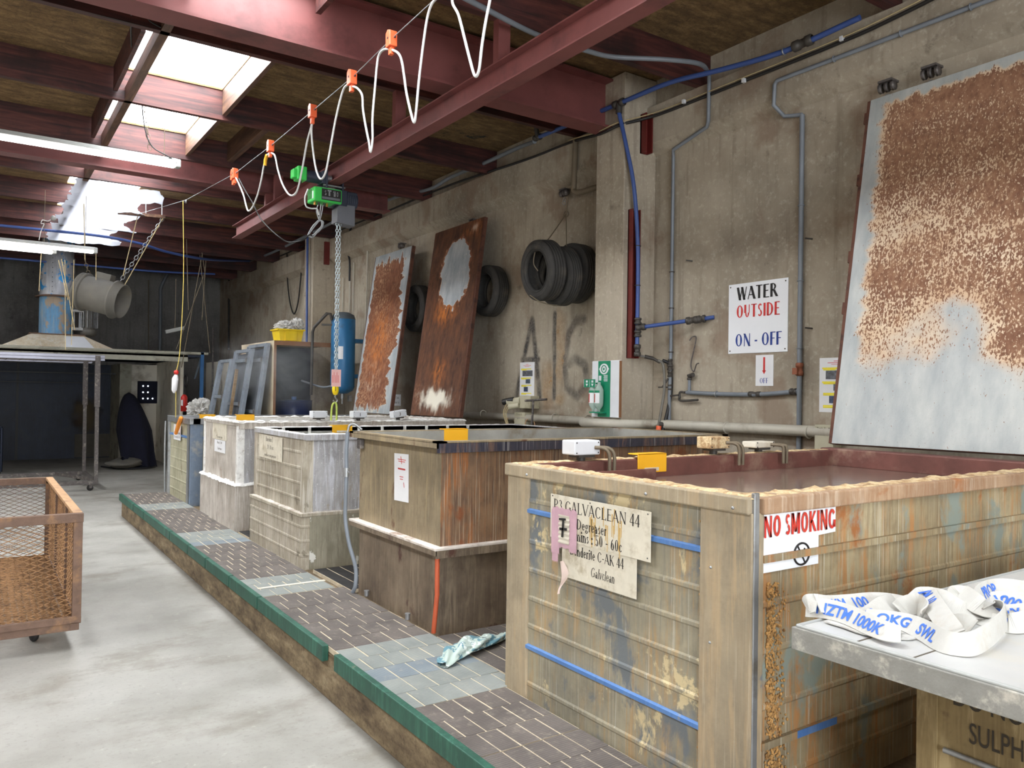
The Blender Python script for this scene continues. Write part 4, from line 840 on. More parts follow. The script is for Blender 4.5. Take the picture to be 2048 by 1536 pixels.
def pat_2(u, v):
    du, dv = (u-.55)/.335, (v-.735)/.205; d = sqrt(du*du+dv*dv) + .16*fbm((u*10, v*22, 2), 1, 3) + .1*(v < .7)*fbm((u*18, v*3, 2), 1, 2)
    r = .2+1.15*ss(.86, 1.0, d); r += .15*fbm((u*3, v*5, 6), 1, 4)
    o = 1.0*exp(-((u-.45)/.22)**2-((v-.53)/.06)**2) + .9*exp(-((u-.5)/.12)**2-((v-.22)/.06)**2) + .6*exp(-((u-.85)/.2)**2-((v-.96)/.04)**2)
    w_ = 1.5*exp(-((u-.48+.1*fbm((v*30,u*9,1),1,3))/.27)**2-((v-.085+.03*fbm((u*9,v*9,4),1,3))/.045)**2) + .5*exp(-((u-.85)/.08)**2-((v-.96)/.025)**2)
    return r, min(1, o), min(1, w_)
lid('tank_hatch', 'huge rust-speckled galvanised lid leaning on the wall behind the degreaser tank', (4.52, 3.0, 1.335), (4.52, 1.62, 1.345), (5.02, 3.06, 3.66), pat_e, True, mt='lid_e')
lid('tank_hatch', 'red-rusted lid with silver edges leaning behind the olive tank, farther of two', (4.55, 10.76, 1.325), (4.55, 9.56, 1.325), (5.03, 11.12, 3.675), pat_1)
lid('tank_hatch', 'dark brown lid with a bare silver oval leaning behind the white scaled tank', (4.58, 8.98, 1.335), (4.58, 7.80, 1.342), (5.03, 9.22, 3.74), pat_2)
# ================================================================= things on the right-hand wall
WF = WX-.001
def aw(u, v, d=.0): return at(u, v, x=WX-d)
def wall_sheet(name, mt, y, z, w, h, label, t=.003, cat='sign', x=WF, grp=None, bevel=0):
    m = plate(MB(), (x, y, z), AX, AU, w, h, t); return single(name, m, M[mt], label, cat, grp, bevel=bevel)
o = wall_sheet('water_sign', 'sign_white', 4.166, 2.273, .588, .582, 'large white WATER OUTSIDE ON - OFF sign screwed to the concrete wall', .006, bevel=.002)
xs = WF-.0075
L = MB(); lay(L, stroke_geo('WATER', .108, .25, .07, False, .84), (xs, 4.168, 2.425), AX, AU); part('lettering', L, M['ink_black'], o)
L = MB(); lay(L, stroke_geo('OUTSIDE', .105, .25, .075, False, .76), (xs, 4.16, 2.278), AX, AU); part('lettering', L, M['ink_red'], o)
L = MB(); lay(L, stroke_geo('ON - OFF', .105, .24, .07, False, .80), (xs, 4.155, 2.04), AX, AU); part('lettering', L, M['ink_blue'], o)
m = MB()
for y in (4.44, 3.895):
    for z in (2.54, 2.005): m.sphere((xs+.001, y, z), .006, n=8, m=5)
part('screw', m, M['fitting'], o)
o = wall_sheet('off_sign', 'white_paper', 4.091, 1.838, .172, .25, 'small white card with a red down arrow and OFF below the WATER sign', .003)
m = MB(); a = Vector((WF-.0045, 4.093, 0)); m.box(a.x, a.x+.001, 4.102, 4.084, 1.945, 1.835); m.prism([(a.x, 4.112, 1.838), (a.x, 4.093, 1.808), (a.x, 4.074, 1.838)], (.001, 0, 0)); part('arrow', m, M['ink_red'], o)
L = MB(); lay(L, stroke_geo('OFF', .042, .17, .05, False, .85), (WF-.0045, 4.093, 1.735), AX, AU); part('lettering', L, M['ink_blue'], o)
def instruction(y, z, label):
    o = wall_sheet('instruction_sheet', 'white_paper', y, z, .287, .405, label, .002, cat='notice', grp='instruction sheets on the wall'); x = WF-.0032
    def blk(mt, bits):
        m = MB()
        for dy, dz, w, h in bits: m.box(x, x+.0008, y-dy-w/2, y-dy+w/2, z+dz-h/2, z+dz+h/2)
        return part('print_block', m, mt, o)
    yl = plain('yellow_highlighter', lin(238,222,40), .8, 0, .03)
    for dz in (.125, .021, -.063, -.155): blk(yl, [(-.02 if dz > 0 else -.01, dz, .20, .010), (-.06, dz-.011, .1, .009)])
    blk(plain('photo_print', lin(96,98,104), .5, 0, .6, 30), [(.01, .075, .2, .065)]); blk(plain('photo_print', lin(80,92,104), .5, 0, .6, 40), [(.02, -.017, .09, .05)]); blk(plain('photo_print', lin(60,72,96), .5, 0, .6, 40), [(-.02, -.108, .08, .055)])
    blk(plain('pink_heading', lin(214,120,130), .8, 0, .1), [(0, .178, .05, .005), (0, .165, .15, .005), (0, .153, .09, .004)])
instruction(7.39, 1.782, 'white instruction sheet with yellow lines on the wall under the painted letter A')
instruction(3.447, 1.72, 'white instruction sheet with yellow lines half hidden by the huge lid')
# small printed notice and hatched tape post between the two far lids
p = at(790, 800, x=WF)
o = wall_sheet('notice', 'white_paper', p.y-.02, p.z, .36, .17, 'small white notice on the wall between the two far lids', cat='notice')
L = MB(); lay(L, font_geo('Bath Tank', .05), (WF-.0035, p.y-.04, p.z+.02), AX, AU); lay(L, font_geo('Caution 1a', .05), (WF-.0035, p.y-.04, p.z-.05), AX, AU); part('lettering', L, M['ink_grey'], o)
o = wall_sheet('hatched_sign', 'white_paper', p.y+.08, p.z+.36, .2, .5, 'narrow red and white hatched sign on the wall beside the red-rusted lid', cat='sign')
for k in range(7): part('red_stripe', MB().add([(WF-.0035, p.y+.17, p.z+.12+k*.07), (WF-.0035, p.y-.01, p.z+.15+k*.07), (WF-.0035, p.y-.01, p.z+.185+k*.07), (WF-.0035, p.y+.17, p.z+.155+k*.07)], [(0,1,2,3)]), M['red'], o)
# sprayed marks on the concrete (faded black paint worked into the wall)
g = MB(); gy0, gy1, gz0, gz1 = 7.85, 6.1, 1.45, 2.72; NU, NV = 150, 110
SEG = [((7.312,2.473),(7.60,1.60),.048),((7.30,2.45),(7.141,1.594),.05),((7.50,2.02),(7.17,2.01),.04),((6.88,2.5),(6.873,1.58),.042)]
arc = [(6.38,2.408),(6.52,2.40),(6.637,2.259),(6.70,1.965),(6.65,1.69),(6.47,1.601),(6.308,1.727),(6.353,1.941),(6.521,2.0),(6.62,1.94)]
SEG += [(arc[i], arc[i+1], .06) for i in range(len(arc)-1)]
def sd(p, a, b):
    ax, ay = p[0]-a[0], p[1]-a[1]; bx, by = b[0]-a[0], b[1]-a[1]; t = max(0, min(1, (ax*bx+ay*by)/(bx*bx+by*by))); return sqrt((ax-bx*t)**2+(ay-by*t)**2)
av, tv = [], []
for j in range(NV+1):
    for i in range(NU+1):
        y, z = gy0+(gy1-gy0)*i/NU, gz0+(gz1-gz0)*j/NV; q = 0
        for k, (a, b, w_) in enumerate(SEG):
            q = max(q, ss(w_*1.25, w_*.3, sd((y, z), a, b))*(.8 if k < 4 else .5))
        av.append(q*(.75+.5*fbm((y*6, z*6, 0), 1, 3))); 
        tv.append(.55*max(ss(.16,.05, sd((y,z),(6.79,2.45),(6.79,1.6))), ss(.2,.05, sd((y,z),(7.0,1.85),(6.98,1.55))))*(.6+.7*fbm((y*5,z*5,3),1,3)))
g.grid(lambda u, v: Vector((WX-.0018, gy0+(gy1-gy0)*u, gz0+(gz1-gz0)*v)), NU, NV); g.at = {'spray': av, 'tan': tv}
t = NT('faded_spray_paint'); a = t.attr('spray'); b = t.attr('tan'); nz = t.noise(t.co(), 40, 4, .6)
t.set(t.mix(t.math('GREATER_THAN', b, a), lin(78,76,76), lin(196,160,116)), .9); tr = t.n('ShaderNodeBsdfTransparent'); mx = t.n('ShaderNodeMixShader')
t.l(t.math('MULTIPLY', t.math('MAXIMUM', a, b), t.mr(nz, .3, .6, .6, 1.0), True), mx.inputs[0]); t.l(tr.outputs[0], mx.inputs[1]); t.l(t.b.outputs[0], mx.inputs[2]); t.l(mx.outputs[0], t.o.inputs[0])
single('graffiti', g, t.m, 'faded grey sprayed letters A16 on the concrete wall below the tyres', 'graffiti')
# ---- eyewash station on the column
xc = 4.849; T = thing('eyewash_station', 'white and green eyewash board with two bottles on the concrete column', 'eyewash station', (xc-.03, 5.54, 1.41))
part('board', plate(MB(), (xc, 5.536, 1.677), AX, AU, .38, .525, .03), M['white_box'], T, bevel=.006)
part('board_edge', MB().box(xc-.028, xc, 5.343, 5.347, 1.418, 1.935), M['brown_edge'], T)
part('green_panel', plate(MB(), (xc-.03, 5.548, 1.678), AX, AU, .168, .518, .004), M['green_sign'], T)
L = MB(); e = Vector((xc-.036, 5.548, 1.862)); L.add([e+Vector((0, .062*cos(a)*(1 if abs(cos(a)) < .98 else 1.15), .05*sin(a))) for a in [2*pi*k/28 for k in range(28)]], [list(range(28))[::-1]]); ring = part('eye_symbol', L, M['white_box'], T)
part('eye_ring', MB().torus(e+Vector((-.001,0,0)), .033, .0045, (1,0,0), 24, 6), M['green_sign'], T); part('eye_pupil', MB().lathe([(0,0),(.012,0)], e+Vector((-.003,0,0)), (-1,0,0), 14), M['green_sign'], T)
L = MB()
for k in range(6): L.box(xc-.036, xc-.035, 5.552-.055, 5.552-.0+(-.004*(k % 2)), 1.80-k*.0105, 1.805-k*.0105)
part('printed_figure', MB().box(xc-.036, xc-.035, 5.585, 5.62, 1.755, 1.80), M['white_box'], T); part('printed_lines', L, M['white_box'], T)
sg = part('arrow_sign', plate(MB(), (xc-.11, 5.66, 1.728), AX, AU, .165, .075, .003), M['green_sign'], T)
for dy in (-.04, .04):
    part('pictogram', MB().obox((xc-.114, 5.66+dy, 1.745), (.0005,0,0), (0,.013,0), (0,0,.010)).prism([(xc-.1145, 5.66+dy-.016, 1.724), (xc-.1145, 5.66+dy, 1.700), (xc-.1145, 5.66+dy+.016, 1.724)], (.001,0,0)), M['white_box'], sg)
part('sign_border', MB().box(xc-.1145, xc-.114, 5.741, 5.744, 1.692, 1.764).box(xc-.1145, xc-.114, 5.576, 5.579, 1.692, 1.764).box(xc-.1145, xc-.114, 5.659, 5.662, 1.695, 1.76), M['white_box'], sg)
part('sign_bracket', MB().box(xc-.11, xc-.03, 5.60, 5.615, 1.72, 1.735), M['green_sign'], T)
for y in (5.645, 5.565):
    o = single('eyewash_bottle', MB().lathe([(.0,0),(.012,.0),(.012,.02),(.026,.035),(.04,.06),(.042,.08),(.042,.20),(.03,.235),(.016,.25),(.016,.275),(0,.275)], (xc-.078, y, 1.465), (0,0,1), 20), M['bottle'],
               'translucent eyewash bottle, the %s one of the pair on the eyewash board' % ('left' if y > 5.6 else 'right'), 'bottle', 'eyewash bottles')
    part('bottle_label', MB().grid(lambda u, v: Vector((xc-.078-.0428*cos((u-.5)*1.9), y-.0428*sin((u-.5)*1.9), 1.545+.11*v)), 8, 2), M['white_paper'], o)
    part('label_print', MB().grid(lambda u, v: Vector((xc-.078-.0434*cos((u-.5)*.5+.35), y+.0434*sin((u-.5)*.5+.35), 1.55+.08*v)), 4, 6), M['ink_red_worn'], o)
    part('label_band', MB().grid(lambda u, v: Vector((xc-.078-.0434*cos((u-.5)*1.9), y-.0434*sin((u-.5)*1.9), 1.64+.022*v)), 8, 2), M['green_sign'], o)
part('bottle_bracket', MB().box(xc-.09, xc-.034, 5.51, 5.69, 1.452, 1.464), M['green_sign'], T)

# ---- red channels and blue water pipe on the column
xch = 4.955
m = MB(); m.box(xch-.045, xch+.045, 5.30, 5.349, 1.955, 3.38); m2 = MB()
single('channel_post', MB().box(xch-.05, xch-.04, 5.285, 5.349, 1.96, 3.32).box(xch+.04, xch+.05, 5.285, 5.349, 1.96, 3.32).box(xch-.05, xch+.05, 5.335, 5.349, 1.96, 3.32), M['dark_red'], 'dark red steel channel fixed upright on the side of the concrete column', 'channel', bevel=.002)
q = at(1296, 290, x=5.10); single('channel_bracket', MB().box(5.04, 5.054, 5.27, 5.345, 3.86, 4.22).box(5.115, 5.128, 5.27, 5.345, 3.86, 4.22).box(5.04, 5.128, 5.33, 5.345, 3.86, 4.22), M['dark_red'], 'short red steel bracket at the bond beam beside the column', 'bracket')
q2 = at(655, 495, x=5.10); single('channel_bracket', MB().box(5.04, 5.13, 13.30, 13.345, 3.85, 4.25), M['dark_red'], 'short red steel bracket on the far column', 'bracket')
BPX = 4.80
tee = at(1238, 207, x=BPX)
def coupl(mb, c, d, r=.032, L_=.05):
    c, d = Vector(c), Vector(d).normalized(); mb.lathe([(r*.75,-L_),(r,-L_*.9),(r,-L_*.35),(r*.8,-L_*.3),(r*.8,L_*.3),(r,L_*.35),(r,L_*.9),(r*.75,L_)], c, d, 14); return mb
run = [at(1720, 35, x=5.0), at(1570, 102, x=4.95), at(1440, 140, x=4.9), at(1340, 165, x=4.84), tee, at(1100, 265, x=4.83), at(1075, 275, x=4.86)]
T = single('water_pipe', MB().tube(smooth_path(run, 4), .021, 10), M['blue_pipe'], 'blue plastic water pipe running along the top of the wall past the column', 'pipe')
part('coupling', coupl(MB(), tee, run[3]-run[5], .036, .07).cyl(tee, tee-Vector((0,0,.09)), .03, 12), M['fitting'], T); part('coupling', coupl(MB(), run[1]+(run[0]-run[1])*.25, run[0]-run[1], .04, .08), M['fitting'], T)
part('valve', coupl(MB(), run[-1], run[-2]-run[-1], .034, .06).cyl(run[-1], run[-1]+Vector((-.02,0,.11)), .025, 10), M['fitting'], T)
part('pipe_clip', MB().torus(at(1568, 103, x=4.95), .025, .006, run[0]-run[1], 14, 6), M['galv'], T)
T = single('water_pipe', MB().tube(smooth_path([run[-1]+Vector((0,.05,-.03)), at(1035, 296, x=5.02), at(960, 330, x=5.05), at(900, 355, x=5.06), at(860, 378, x=5.06), at(800, 392, x=5.06), at(700, 428, x=5.0), at(640, 458, x=4.8), at(600, 478, x=4.8), at(545, 505, x=4.9), at(500, 522, x=5.0)], 4), .024, 8), M['conduit'], 'grey-blue pipe sagging along the top of the wall towards the far corner', 'pipe')
dr = [tee-Vector((0,0,.08)), at(1252, 290, x=xch-.12), at(1268, 375, x=xch-.06), Vector((xch-.005, 5.262, 2.95)), Vector((xch, 5.262, 2.28)), Vector((xch, 5.262, 2.05))]
T = single('drop_pipe', MB().tube(smooth_path(dr, 6), .019, 10), M['blue_pipe'], 'blue drop pipe slanting from the ceiling tee down the red channel', 'pipe')
hz = Vector((xch, 5.255, 2.235))
part('coupling', coupl(MB(), hz+Vector((0,0,.06)), (0,0,1), .034, .03), M['fitting'], T); part('coupling', coupl(MB(), hz-Vector((0,0,.055)), (0,0,1), .034, .03), M['fitting'], T); part('coupling', coupl(MB(), (xch, 5.258, 2.03), (0,0,1), .032, .055), M['fitting'], T)
for z in (2.62, 2.98): part('pipe_clip', MB().torus((xch, 5.265, z), .024, .005, (0,0,1), 14, 6), M['fitting'], T)
he = Vector((WX, 4.62, 2.305)); hd = (he-hz).normalized()
T = single('branch_pipe', MB().tube([hz+hd*.02, he], .018, 10), M['blue_pipe'], 'short blue branch pipe crossing into a hole in the wall beside the WATER sign', 'pipe')
part('coupling', coupl(MB(), hz+hd*.03, hd, .032, .045), M['fitting'], T); part('coupling', coupl(MB(), hz+hd*((he-hz).length*.72), hd, .034, .055), M['fitting'], T); part('coupling', coupl(MB(), hz+hd*((he-hz).length*.84), hd, .034, .035), M['fitting'], T)
T = single('hose_tap', MB().bar((xch, 5.255, 1.985), (xch+.06, 5.22, 1.975), .014).cyl((xch+.06, 5.22, 1.975), (xch+.13, 5.19, 1.96), .018, 10).cyl((xch+.13, 5.19, 1.96), (xch+.19, 5.16, 1.925), .014, 10), M['fitting'], 'small brass-ended tap below the blue drop pipe', 'tap')
hb = at(1308, 852, x=4.98)
hpts = lambda dx, dy: smooth_path([(xch+.17+dx, 5.165, 1.945), (xch+.21+dx, 5.13+dy, 1.90), (xch+.22+dx, 5.12+dy, 1.7), (xch+.19+dx, 5.125+dy, 1.5), (xch+.15+dx*.5, 5.135+dy, 1.28)], 6)
single('hose', MB().tube(hpts(0, .01), .013, 8), plain('grey_hose', lin(110,106,98), .5), 'grey hose hanging from the tap behind the black hose', 'hose'); single('hose', MB().tube(hpts(.055, -.02), .016, 8), M['black'], 'thick black hose hanging from the tap beside the column', 'hose')

# ---- grey conduits
XC = WX-.03
def ctube(pts, r=.0165, k=0): return MB().tube(smooth_path(pts, k) if k else pts, r, 10)
y1c = 3.745; T = single('conduit', ctube([(XC, y1c, 3.80), (XC, y1c, 1.13)], .019), M['conduit'], 'grey conduit dropping down the wall right of the WATER sign', 'conduit')
for z in (3.1, 2.52, 2.0): part('clip', MB().torus((XC, y1c, z), .022, .005, (0,0,1), 12, 6), M['conduit'], T)
part('valve', coupl(MB(), (XC, y1c, 1.84), (0,0,1), .03, .05).box(XC-.05, XC, y1c-.012, y1c+.03, 1.80, 1.85), plain('rusty_valve', lin(140,84,60), .6, .2), T)
part('tap', coupl(MB(), (XC-.02, y1c+.03, 1.14), (-.6,.8,-.1), .025, .07).bar((XC-.05, y1c+.07, 1.20), (XC-.03, y1c+.0, 1.21), .012), M['fitting'], T)
T = single('conduit', MB().tube([(XC, y1c, 3.80), (XC-.01, 3.90, 3.83), (5.105, 3.92, 3.90), (5.105, 3.915, 4.06), (5.105, 3.89, 4.085), (5.105, -1.0, 4.085)], .0165, 8), M['conduit'], 'grey conduit stepping up and running along the bond beam above the huge lid', 'conduit')
for y in (3.4, 2.9, 2.45): part('clip', MB().torus((5.105, y, 4.085), .02, .005, (0,1,0), 12, 6), M['conduit'], T)
y2c = 5.10
T = single('conduit', MB().tube([(5.10, 4.575, 4.36), (5.10, 4.58, 3.96), (5.13, 4.62, 3.93), (XC-.02, y2c-.02, 3.86), (XC, y2c, 3.80), (XC, y2c, 2.0), (XC-.01, y2c, 1.62), (XC-.01, y2c, 1.38)], .0165, 8), M['conduit'], 'grey conduit dropping down the wall beside the concrete column', 'conduit')
for z in (2.75, 2.42, 2.02): part('clip', MB().torus((XC, y2c, z), .021, .005, (0,0,1), 12, 6), M['fitting'], T)
v = MB()
for z, r in ((1.93,.022),(1.88,.028),(1.82,.024),(1.70,.02)): coupl(v, (XC-.005, y2c, z), (0,0,1), r, .028)
v.bar((XC-.03, y2c, 1.78), (XC-.05, y2c+.05, 1.70), .014); part('valve', v, M['fitting'], T)
part('tap', coupl(MB(), (XC-.06, y2c-.0, 1.36), (-.9,.4,.1), .022, .06).bar((XC-.02, y2c-.02, 1.33), (XC-.02, y2c-.12, 1.37), .016), M['fitting'], T); part('orange_fitting', MB().cyl((XC-.12, y2c+.02, 1.35), (XC-.125, y2c+.02, 1.29), .024, 12), M['orange'], T)
part('stub', MB().bar((XC-.01, y2c, 1.70), (XC-.02, y2c+.13, 1.70), .012).bar((XC-.01, y2c, 1.62), (XC-.02, y2c-.12, 1.63), .014), M['fitting'], T)
zz = 1.655
T = single('cross_pipe', MB().tube(smooth_path([(XC, y1c+.01, zz+.015), (XC, 4.1, zz-.01), (XC, 4.5, zz-.012), (XC, 4.90, zz)], 5), .019, 10), M['conduit'], 'dark horizontal pipe along the wall below the OFF card', 'pipe')
part('riser', MB().cyl((XC, 4.87, zz), (XC, 4.87, zz+.13), .014, 10), M['conduit'], T); part('elbow', coupl(MB(), (XC, 4.87, zz+.135), (0,0,1), .022, .025).cyl((XC, 4.87, zz+.145), (XC-.02, 4.81, zz+.155), .02, 10), M['fitting'], T)
part('return_loop', MB().tube(smooth_path([(XC, 4.92, zz), (XC-.01, 4.97, zz), (XC-.01, 4.975, zz-.04), (XC-.01, 4.96, zz-.075), (XC-.01, 4.76, zz-.065)], 5), .011, 8), M['fitting'], T)
part('pipe_hook', MB().torus((XC, 4.56, zz-.012), .024, .005, (0,1,0), 12, 6), M['galv'], T); part('coupling', coupl(MB(), (XC, 4.16, zz-.01), (0,1,0), .023, .06), M['fitting'], T); part('tee', coupl(MB(), (XC, y1c+.05, zz+.014), (0,1,0), .026, .03), M['fitting'], T)
single('wall_hook', MB().tube(smooth_path([aw(1379, 681, .05), aw(1384.5, 674, .03), aw(1392, 674, .02), aw(1390, 690, .02), aw(1381.6, 729, .02), aw(1387.4, 743, .03), aw(1392.7, 729, .03), aw(1397, 726.6, .04)], 5), .006, 6), M['steel_dark'], 'bent steel S-hook hanging on the wall above the horizontal pipe', 'hook')
for k, (u, v_) in enumerate(((1385, 522), (1625, 478), (1625, 657))):
    p = aw(u, v_, 0); single('wall_bolt', MB().cyl(p, p+Vector((-.05, .03, .005)), .006, 8), M['fitting'], ['bolt sticking out of the wall above the S-hook', 'bolt sticking out of the wall above and right of the WATER sign', 'bolt sticking out of the wall just right of the conduit'][k], 'bolt', 'bolts in the wall')
XD = 5.17
T = single('drain_pipe', MB().tube([(XD, 3.35, 1.375), (XD, 5.27, 1.362), (4.78, 5.30, 1.36), (4.78, 5.80, 1.358), (XD, 5.84, 1.356), (XD, 9.3, 1.34)], .042, 12), M['drain'], 'cream plastic drain pipe along the wall and around the column', 'pipe')
for y in (4.4, 3.62, 6.2, 6.75, 8.2): part('pipe_clip', MB().torus((XD, y, 1.365), .046, .006, (0,1,0), 14, 6), M['drain'], T)
T = thing('isolator_box', 'beige wall sockets box with grey plug and dangling wires below the instruction sheet', 'electrical box', (5.1, 7.3, 1.44))
part('box', MB().box(5.12, WF, 7.14, 7.36, 1.455, 1.60), M['beige_box'], T, bevel=.008)
part('plug', MB().cyl((5.14, 7.36, 1.54), (5.06, 7.50, 1.52), .045, 14).cyl((5.12, 7.36, 1.49), (5.05, 7.46, 1.47), .035, 14), M['beige_box'], T, bevel=.004)
part('grey_plug', MB().cyl((5.09, 7.42, 1.55), (5.03, 7.55, 1.52), .035, 12), M['cable_black'], T, 'dark grey plug')
for k in range(3): part('wire_tail', MB().tube(smooth_path([(5.04+k*.01, 7.5-k*.04, 1.5), (5.02, 7.53-k*.03, 1.4), (5.03, 7.48-k*.02, 1.27)], 5), .005, 6), M['rope'], T)
for y in (7.56, 7.17): part('wire_loop', MB().torus((5.14, y, 1.27), .075, .005, (1,.2,0), 20, 6), plain('copper_loop', lin(206,160,120), .5), T)
o = single('lower_box', MB().box(5.13, WF, 7.26, 7.47, 1.19, 1.41), M['beige_box'], 'beige junction box with pencil notes under the plugged socket box', 'electrical box', bevel=.006)
L = MB(); lay(L, font_geo('Circuit 8', .03), (5.1285, 7.37, 1.375), AX, AU); lay(L, font_geo('to 9', .03), (5.1285, 7.38, 1.33), AX, AU); part('lettering', L, M['ink_grey'], o)
o = single('junction_box', MB().box(5.14, WF, 3.40, 3.555, 1.22, 1.425), M['beige_box'], 'beige junction box with handwriting at the end of the drain pipe', 'electrical box', bevel=.006)
L = MB(); lay(L, font_geo('Tank 7 - 8', .026), (5.1385, 3.48, 1.39), AX, AU); lay(L, font_geo('MCB 5 - 6', .026), (5.1385, 3.48, 1.355), AX, AU); part('lettering', L, M['ink_black'], o)
single('tee_rail', MB().tube([(5.06, 7.15, 1.545), (5.06, 6.76, 1.565)], .013, 10).tube([(5.06, 7.0, 1.55), (5.06, 7.03, 1.2)], .013, 10), M['steel_dark'], 'dark steel T-shaped pipe rail standing against the wall beside the boxes', 'rail')
# ---- tyres
def tyre(name, label, c, ax, R=.31, w=.20, grp='tyres hung on the wall'):
    h = w/2; prof = [(R*.62,-h*.62),(R*.66,-h*.9),(R*.78,-h*1.02),(R*.90,-h*.96),(R*.965,-h*.78)]
    for k in range(5):
        a, b = -h*.74+k*h*.31, -h*.74+k*h*.31+h*.22; prof += [(R*.995 if 0 < k < 4 else R*.985, a), (R*.995, b), (R*.965, b+.003), (R*.965, b+h*.06)]
    prof += [(R*.965,h*.78),(R*.90,h*.96),(R*.78,h*1.02),(R*.66,h*.9),(R*.62,h*.62),(R*.66,h*.5),(R*.88,h*.6),(R*.90,0),(R*.88,-h*.6),(R*.66,-h*.5)]
    o = single(name, MB().lathe(prof, c, ax, 56, closed=True), M['rubber'], label, 'tyre', grp)
    m = MB(); m.torus(Vector(c)-Vector(ax).normalized()*h*.98, R*.70, .004, ax, 40, 6); m.torus(Vector(c)-Vector(ax).normalized()*h*.97, R*.86, .004, ax, 40, 6); part('sidewall_ring', m, M['rubber'], o)
    return o
tyre('tyre', 'outermost worn tyre of the three hung on the wall', (4.74, 6.42, 2.875), (1, -.06, .10))
tyre('tyre', 'middle tyre of the three hung on the wall', (4.925, 6.385, 2.83), (1, -.02, .06), .305, .175)
tyre('tyre', 'tyre against the concrete, innermost of the three hung on the wall', (5.125, 6.40, 2.88), (1, 0, 0), .31, .19)
tyre('tyre', 'dark tyre on the wall behind the brown lid with the silver oval', (5.13, 8.03, 2.86), (1, 0, 0), .31, .19)
tyre('tyre', 'dark tyre on the wall behind the red-rusted lid', (5.13, 9.90, 2.80), (1, 0, 0), .33, .19)
kn = Vector((5.19, 6.63, 3.55)); hg = Vector((5.19, 6.585, 3.78))
single('tyre_wire', MB().tube([hg, kn], .006, 6).tube(smooth_path([kn, (4.85, 6.52, 3.2), (4.70, 6.47, 3.13), (4.64, 6.45, 2.95), (4.66, 6.40, 2.86)], 5), .006, 6).tube(smooth_path([kn, (5.05, 6.44, 3.2), (5.03, 6.41, 3.16)], 4), .005, 6).torus(kn, .03, .006, (1,.3,0), 14, 6).tube(smooth_path([(4.62, 6.48, 2.62), (4.72, 6.40, 2.545), (4.9, 6.35, 2.53), (5.05, 6.3, 2.6)], 5), .006, 6), M['wire'], 'twisted wire sling holding the three tyres on the wall', 'wire')
# ---- vertical pipe with elbow above the tyres, pulley brackets on the beam edge
p = at(1160, 250, x=5.05); 
single('stub_pipe', MB().tube(smooth_path([(5.09, 6.36, 4.28), (5.09, 6.38, 3.8), (5.09, 6.37, 3.73), (5.10, 6.28, 3.70), (5.10, 6.0, 3.70)], 4), .03, 10), plain('dull_brown_pipe', lin(110,98,80), .6), 'dull brown pipe with an elbow coming down the wall above the tyres', 'pipe')
def bracket(y, label, x=5.12):
    T = thing('pulley_bracket', label, 'bracket', (x, y, 3.72), 'pulley brackets under the bond beam'); part('plate', MB().box(x-.005, x+.09, y-.05, y+.05, 3.80, 3.815), M['steel_dark'], T)
    for dy in (-.045, .0, .045): part('pulley', MB().lathe([(0,-.008),(.035,-.008),(.028,0),(.035,.008),(0,.008)], (x+.03, y+dy, 3.77), (0,1,0), 16), M['steel_dark'], T)
    part('chain_end', MB().torus((x+.03, y, 3.70), .02, .004, (1,0,0), 12, 6).torus((x+.03, y, 3.665), .02, .004, (0,1,0), 12, 6), M['galv'], T)
bracket(8.48, 'rusty pulley bracket on the wall above the dark brown lid'); bracket(10.5, 'rusty pulley bracket on the wall above the red-rusted lid'); bracket(2.72, 'galvanised pulley bracket above the huge lid, nearer the camera'); bracket(3.02, 'galvanised pulley bracket with hanging chain above the huge lid, farther one'); bracket(6.63, 'rusty pulley bracket above the tyres', 5.13)
# ---- cables along the bond beam
pts = [aw(2048, -95, .2), aw(1800, 30, .16), aw(1680, 85, .16), aw(1480, 165, .15), aw(1320, 228, .15), at(1240, 250, x=4.83), at(1200, 268, x=4.83), aw(1140, 285, .14), aw(1050, 320, .14), aw(900, 370, .14), aw(780, 420, .14), aw(700, 452, .14), aw(560, 512, .14)]
single('beam_cable', MB().tube(smooth_path(pts, 5), .014, 7), M['cable_black'], 'black cable clipped along the bond beam from the column to the far corner', 'cable')
single('beam_cable', MB().tube(smooth_path([p+Vector((-.02, 0, .02)) for p in pts[:8]], 5), .005, 6), M['rope'], 'thin pale cord running beside the black cable past the column', 'cable')
for u, v_ in ((1490, 163), (1686, 80), (1370, 205)):
    p = aw(u, v_, .16); single('cable_tie', MB().box(p.x-.03, p.x, p.y-.012, p.y+.012, p.z-.012, p.z+.02), M['white_box'], {1490: 'pale clip on the black beam cable, middle of three', 1686: 'pale clip on the black beam cable above the huge lid', 1370: 'pale clip on the black beam cable nearest the column'}[u], 'clip', 'clips on the beam cable')
single('sag_cable', MB().tube(smooth_path([aw(750, 440, .1), aw(765, 452, .08), aw(800, 448, .06), aw(840, 430, .06), aw(862, 395, .1)], 6), .008, 6), M['cable_black'], 'black cable sagging below the bond beam above the red-rusted lid', 'cable')
for k, (u, x_, zt, zb) in enumerate(((686, .03, 555, 640), (700, .03, 560, 640), (707, .03, 525, 640), (735, .04, 495, 665))):
    a, b = aw(u, zt, x_), aw(u-1, zb, x_)
    single('thin_conduit', MB().tube([a, Vector((a.x, a.y, b.z))], .012 if k != 1 else .016, 8), M['drain'], ['thin cream conduit above the blue receiver, leftmost', 'thicker cream conduit under the black cable above the blue receiver', 'thin cream conduit above the blue receiver, rightmost of three', 'thin cream conduit beside the red-rusted lid'][k], 'conduit', 'thin conduits near the blue receiver')
single('wall_cable', MB().tube(smooth_path([aw(702, 455, .08), aw(697, 475, .05), aw(692, 492, .05), aw(699, 520, .05), aw(699, 562, .05)], 5), .018, 8), M['black'], 'thick black cable curving down above the blue receiver', 'cable')
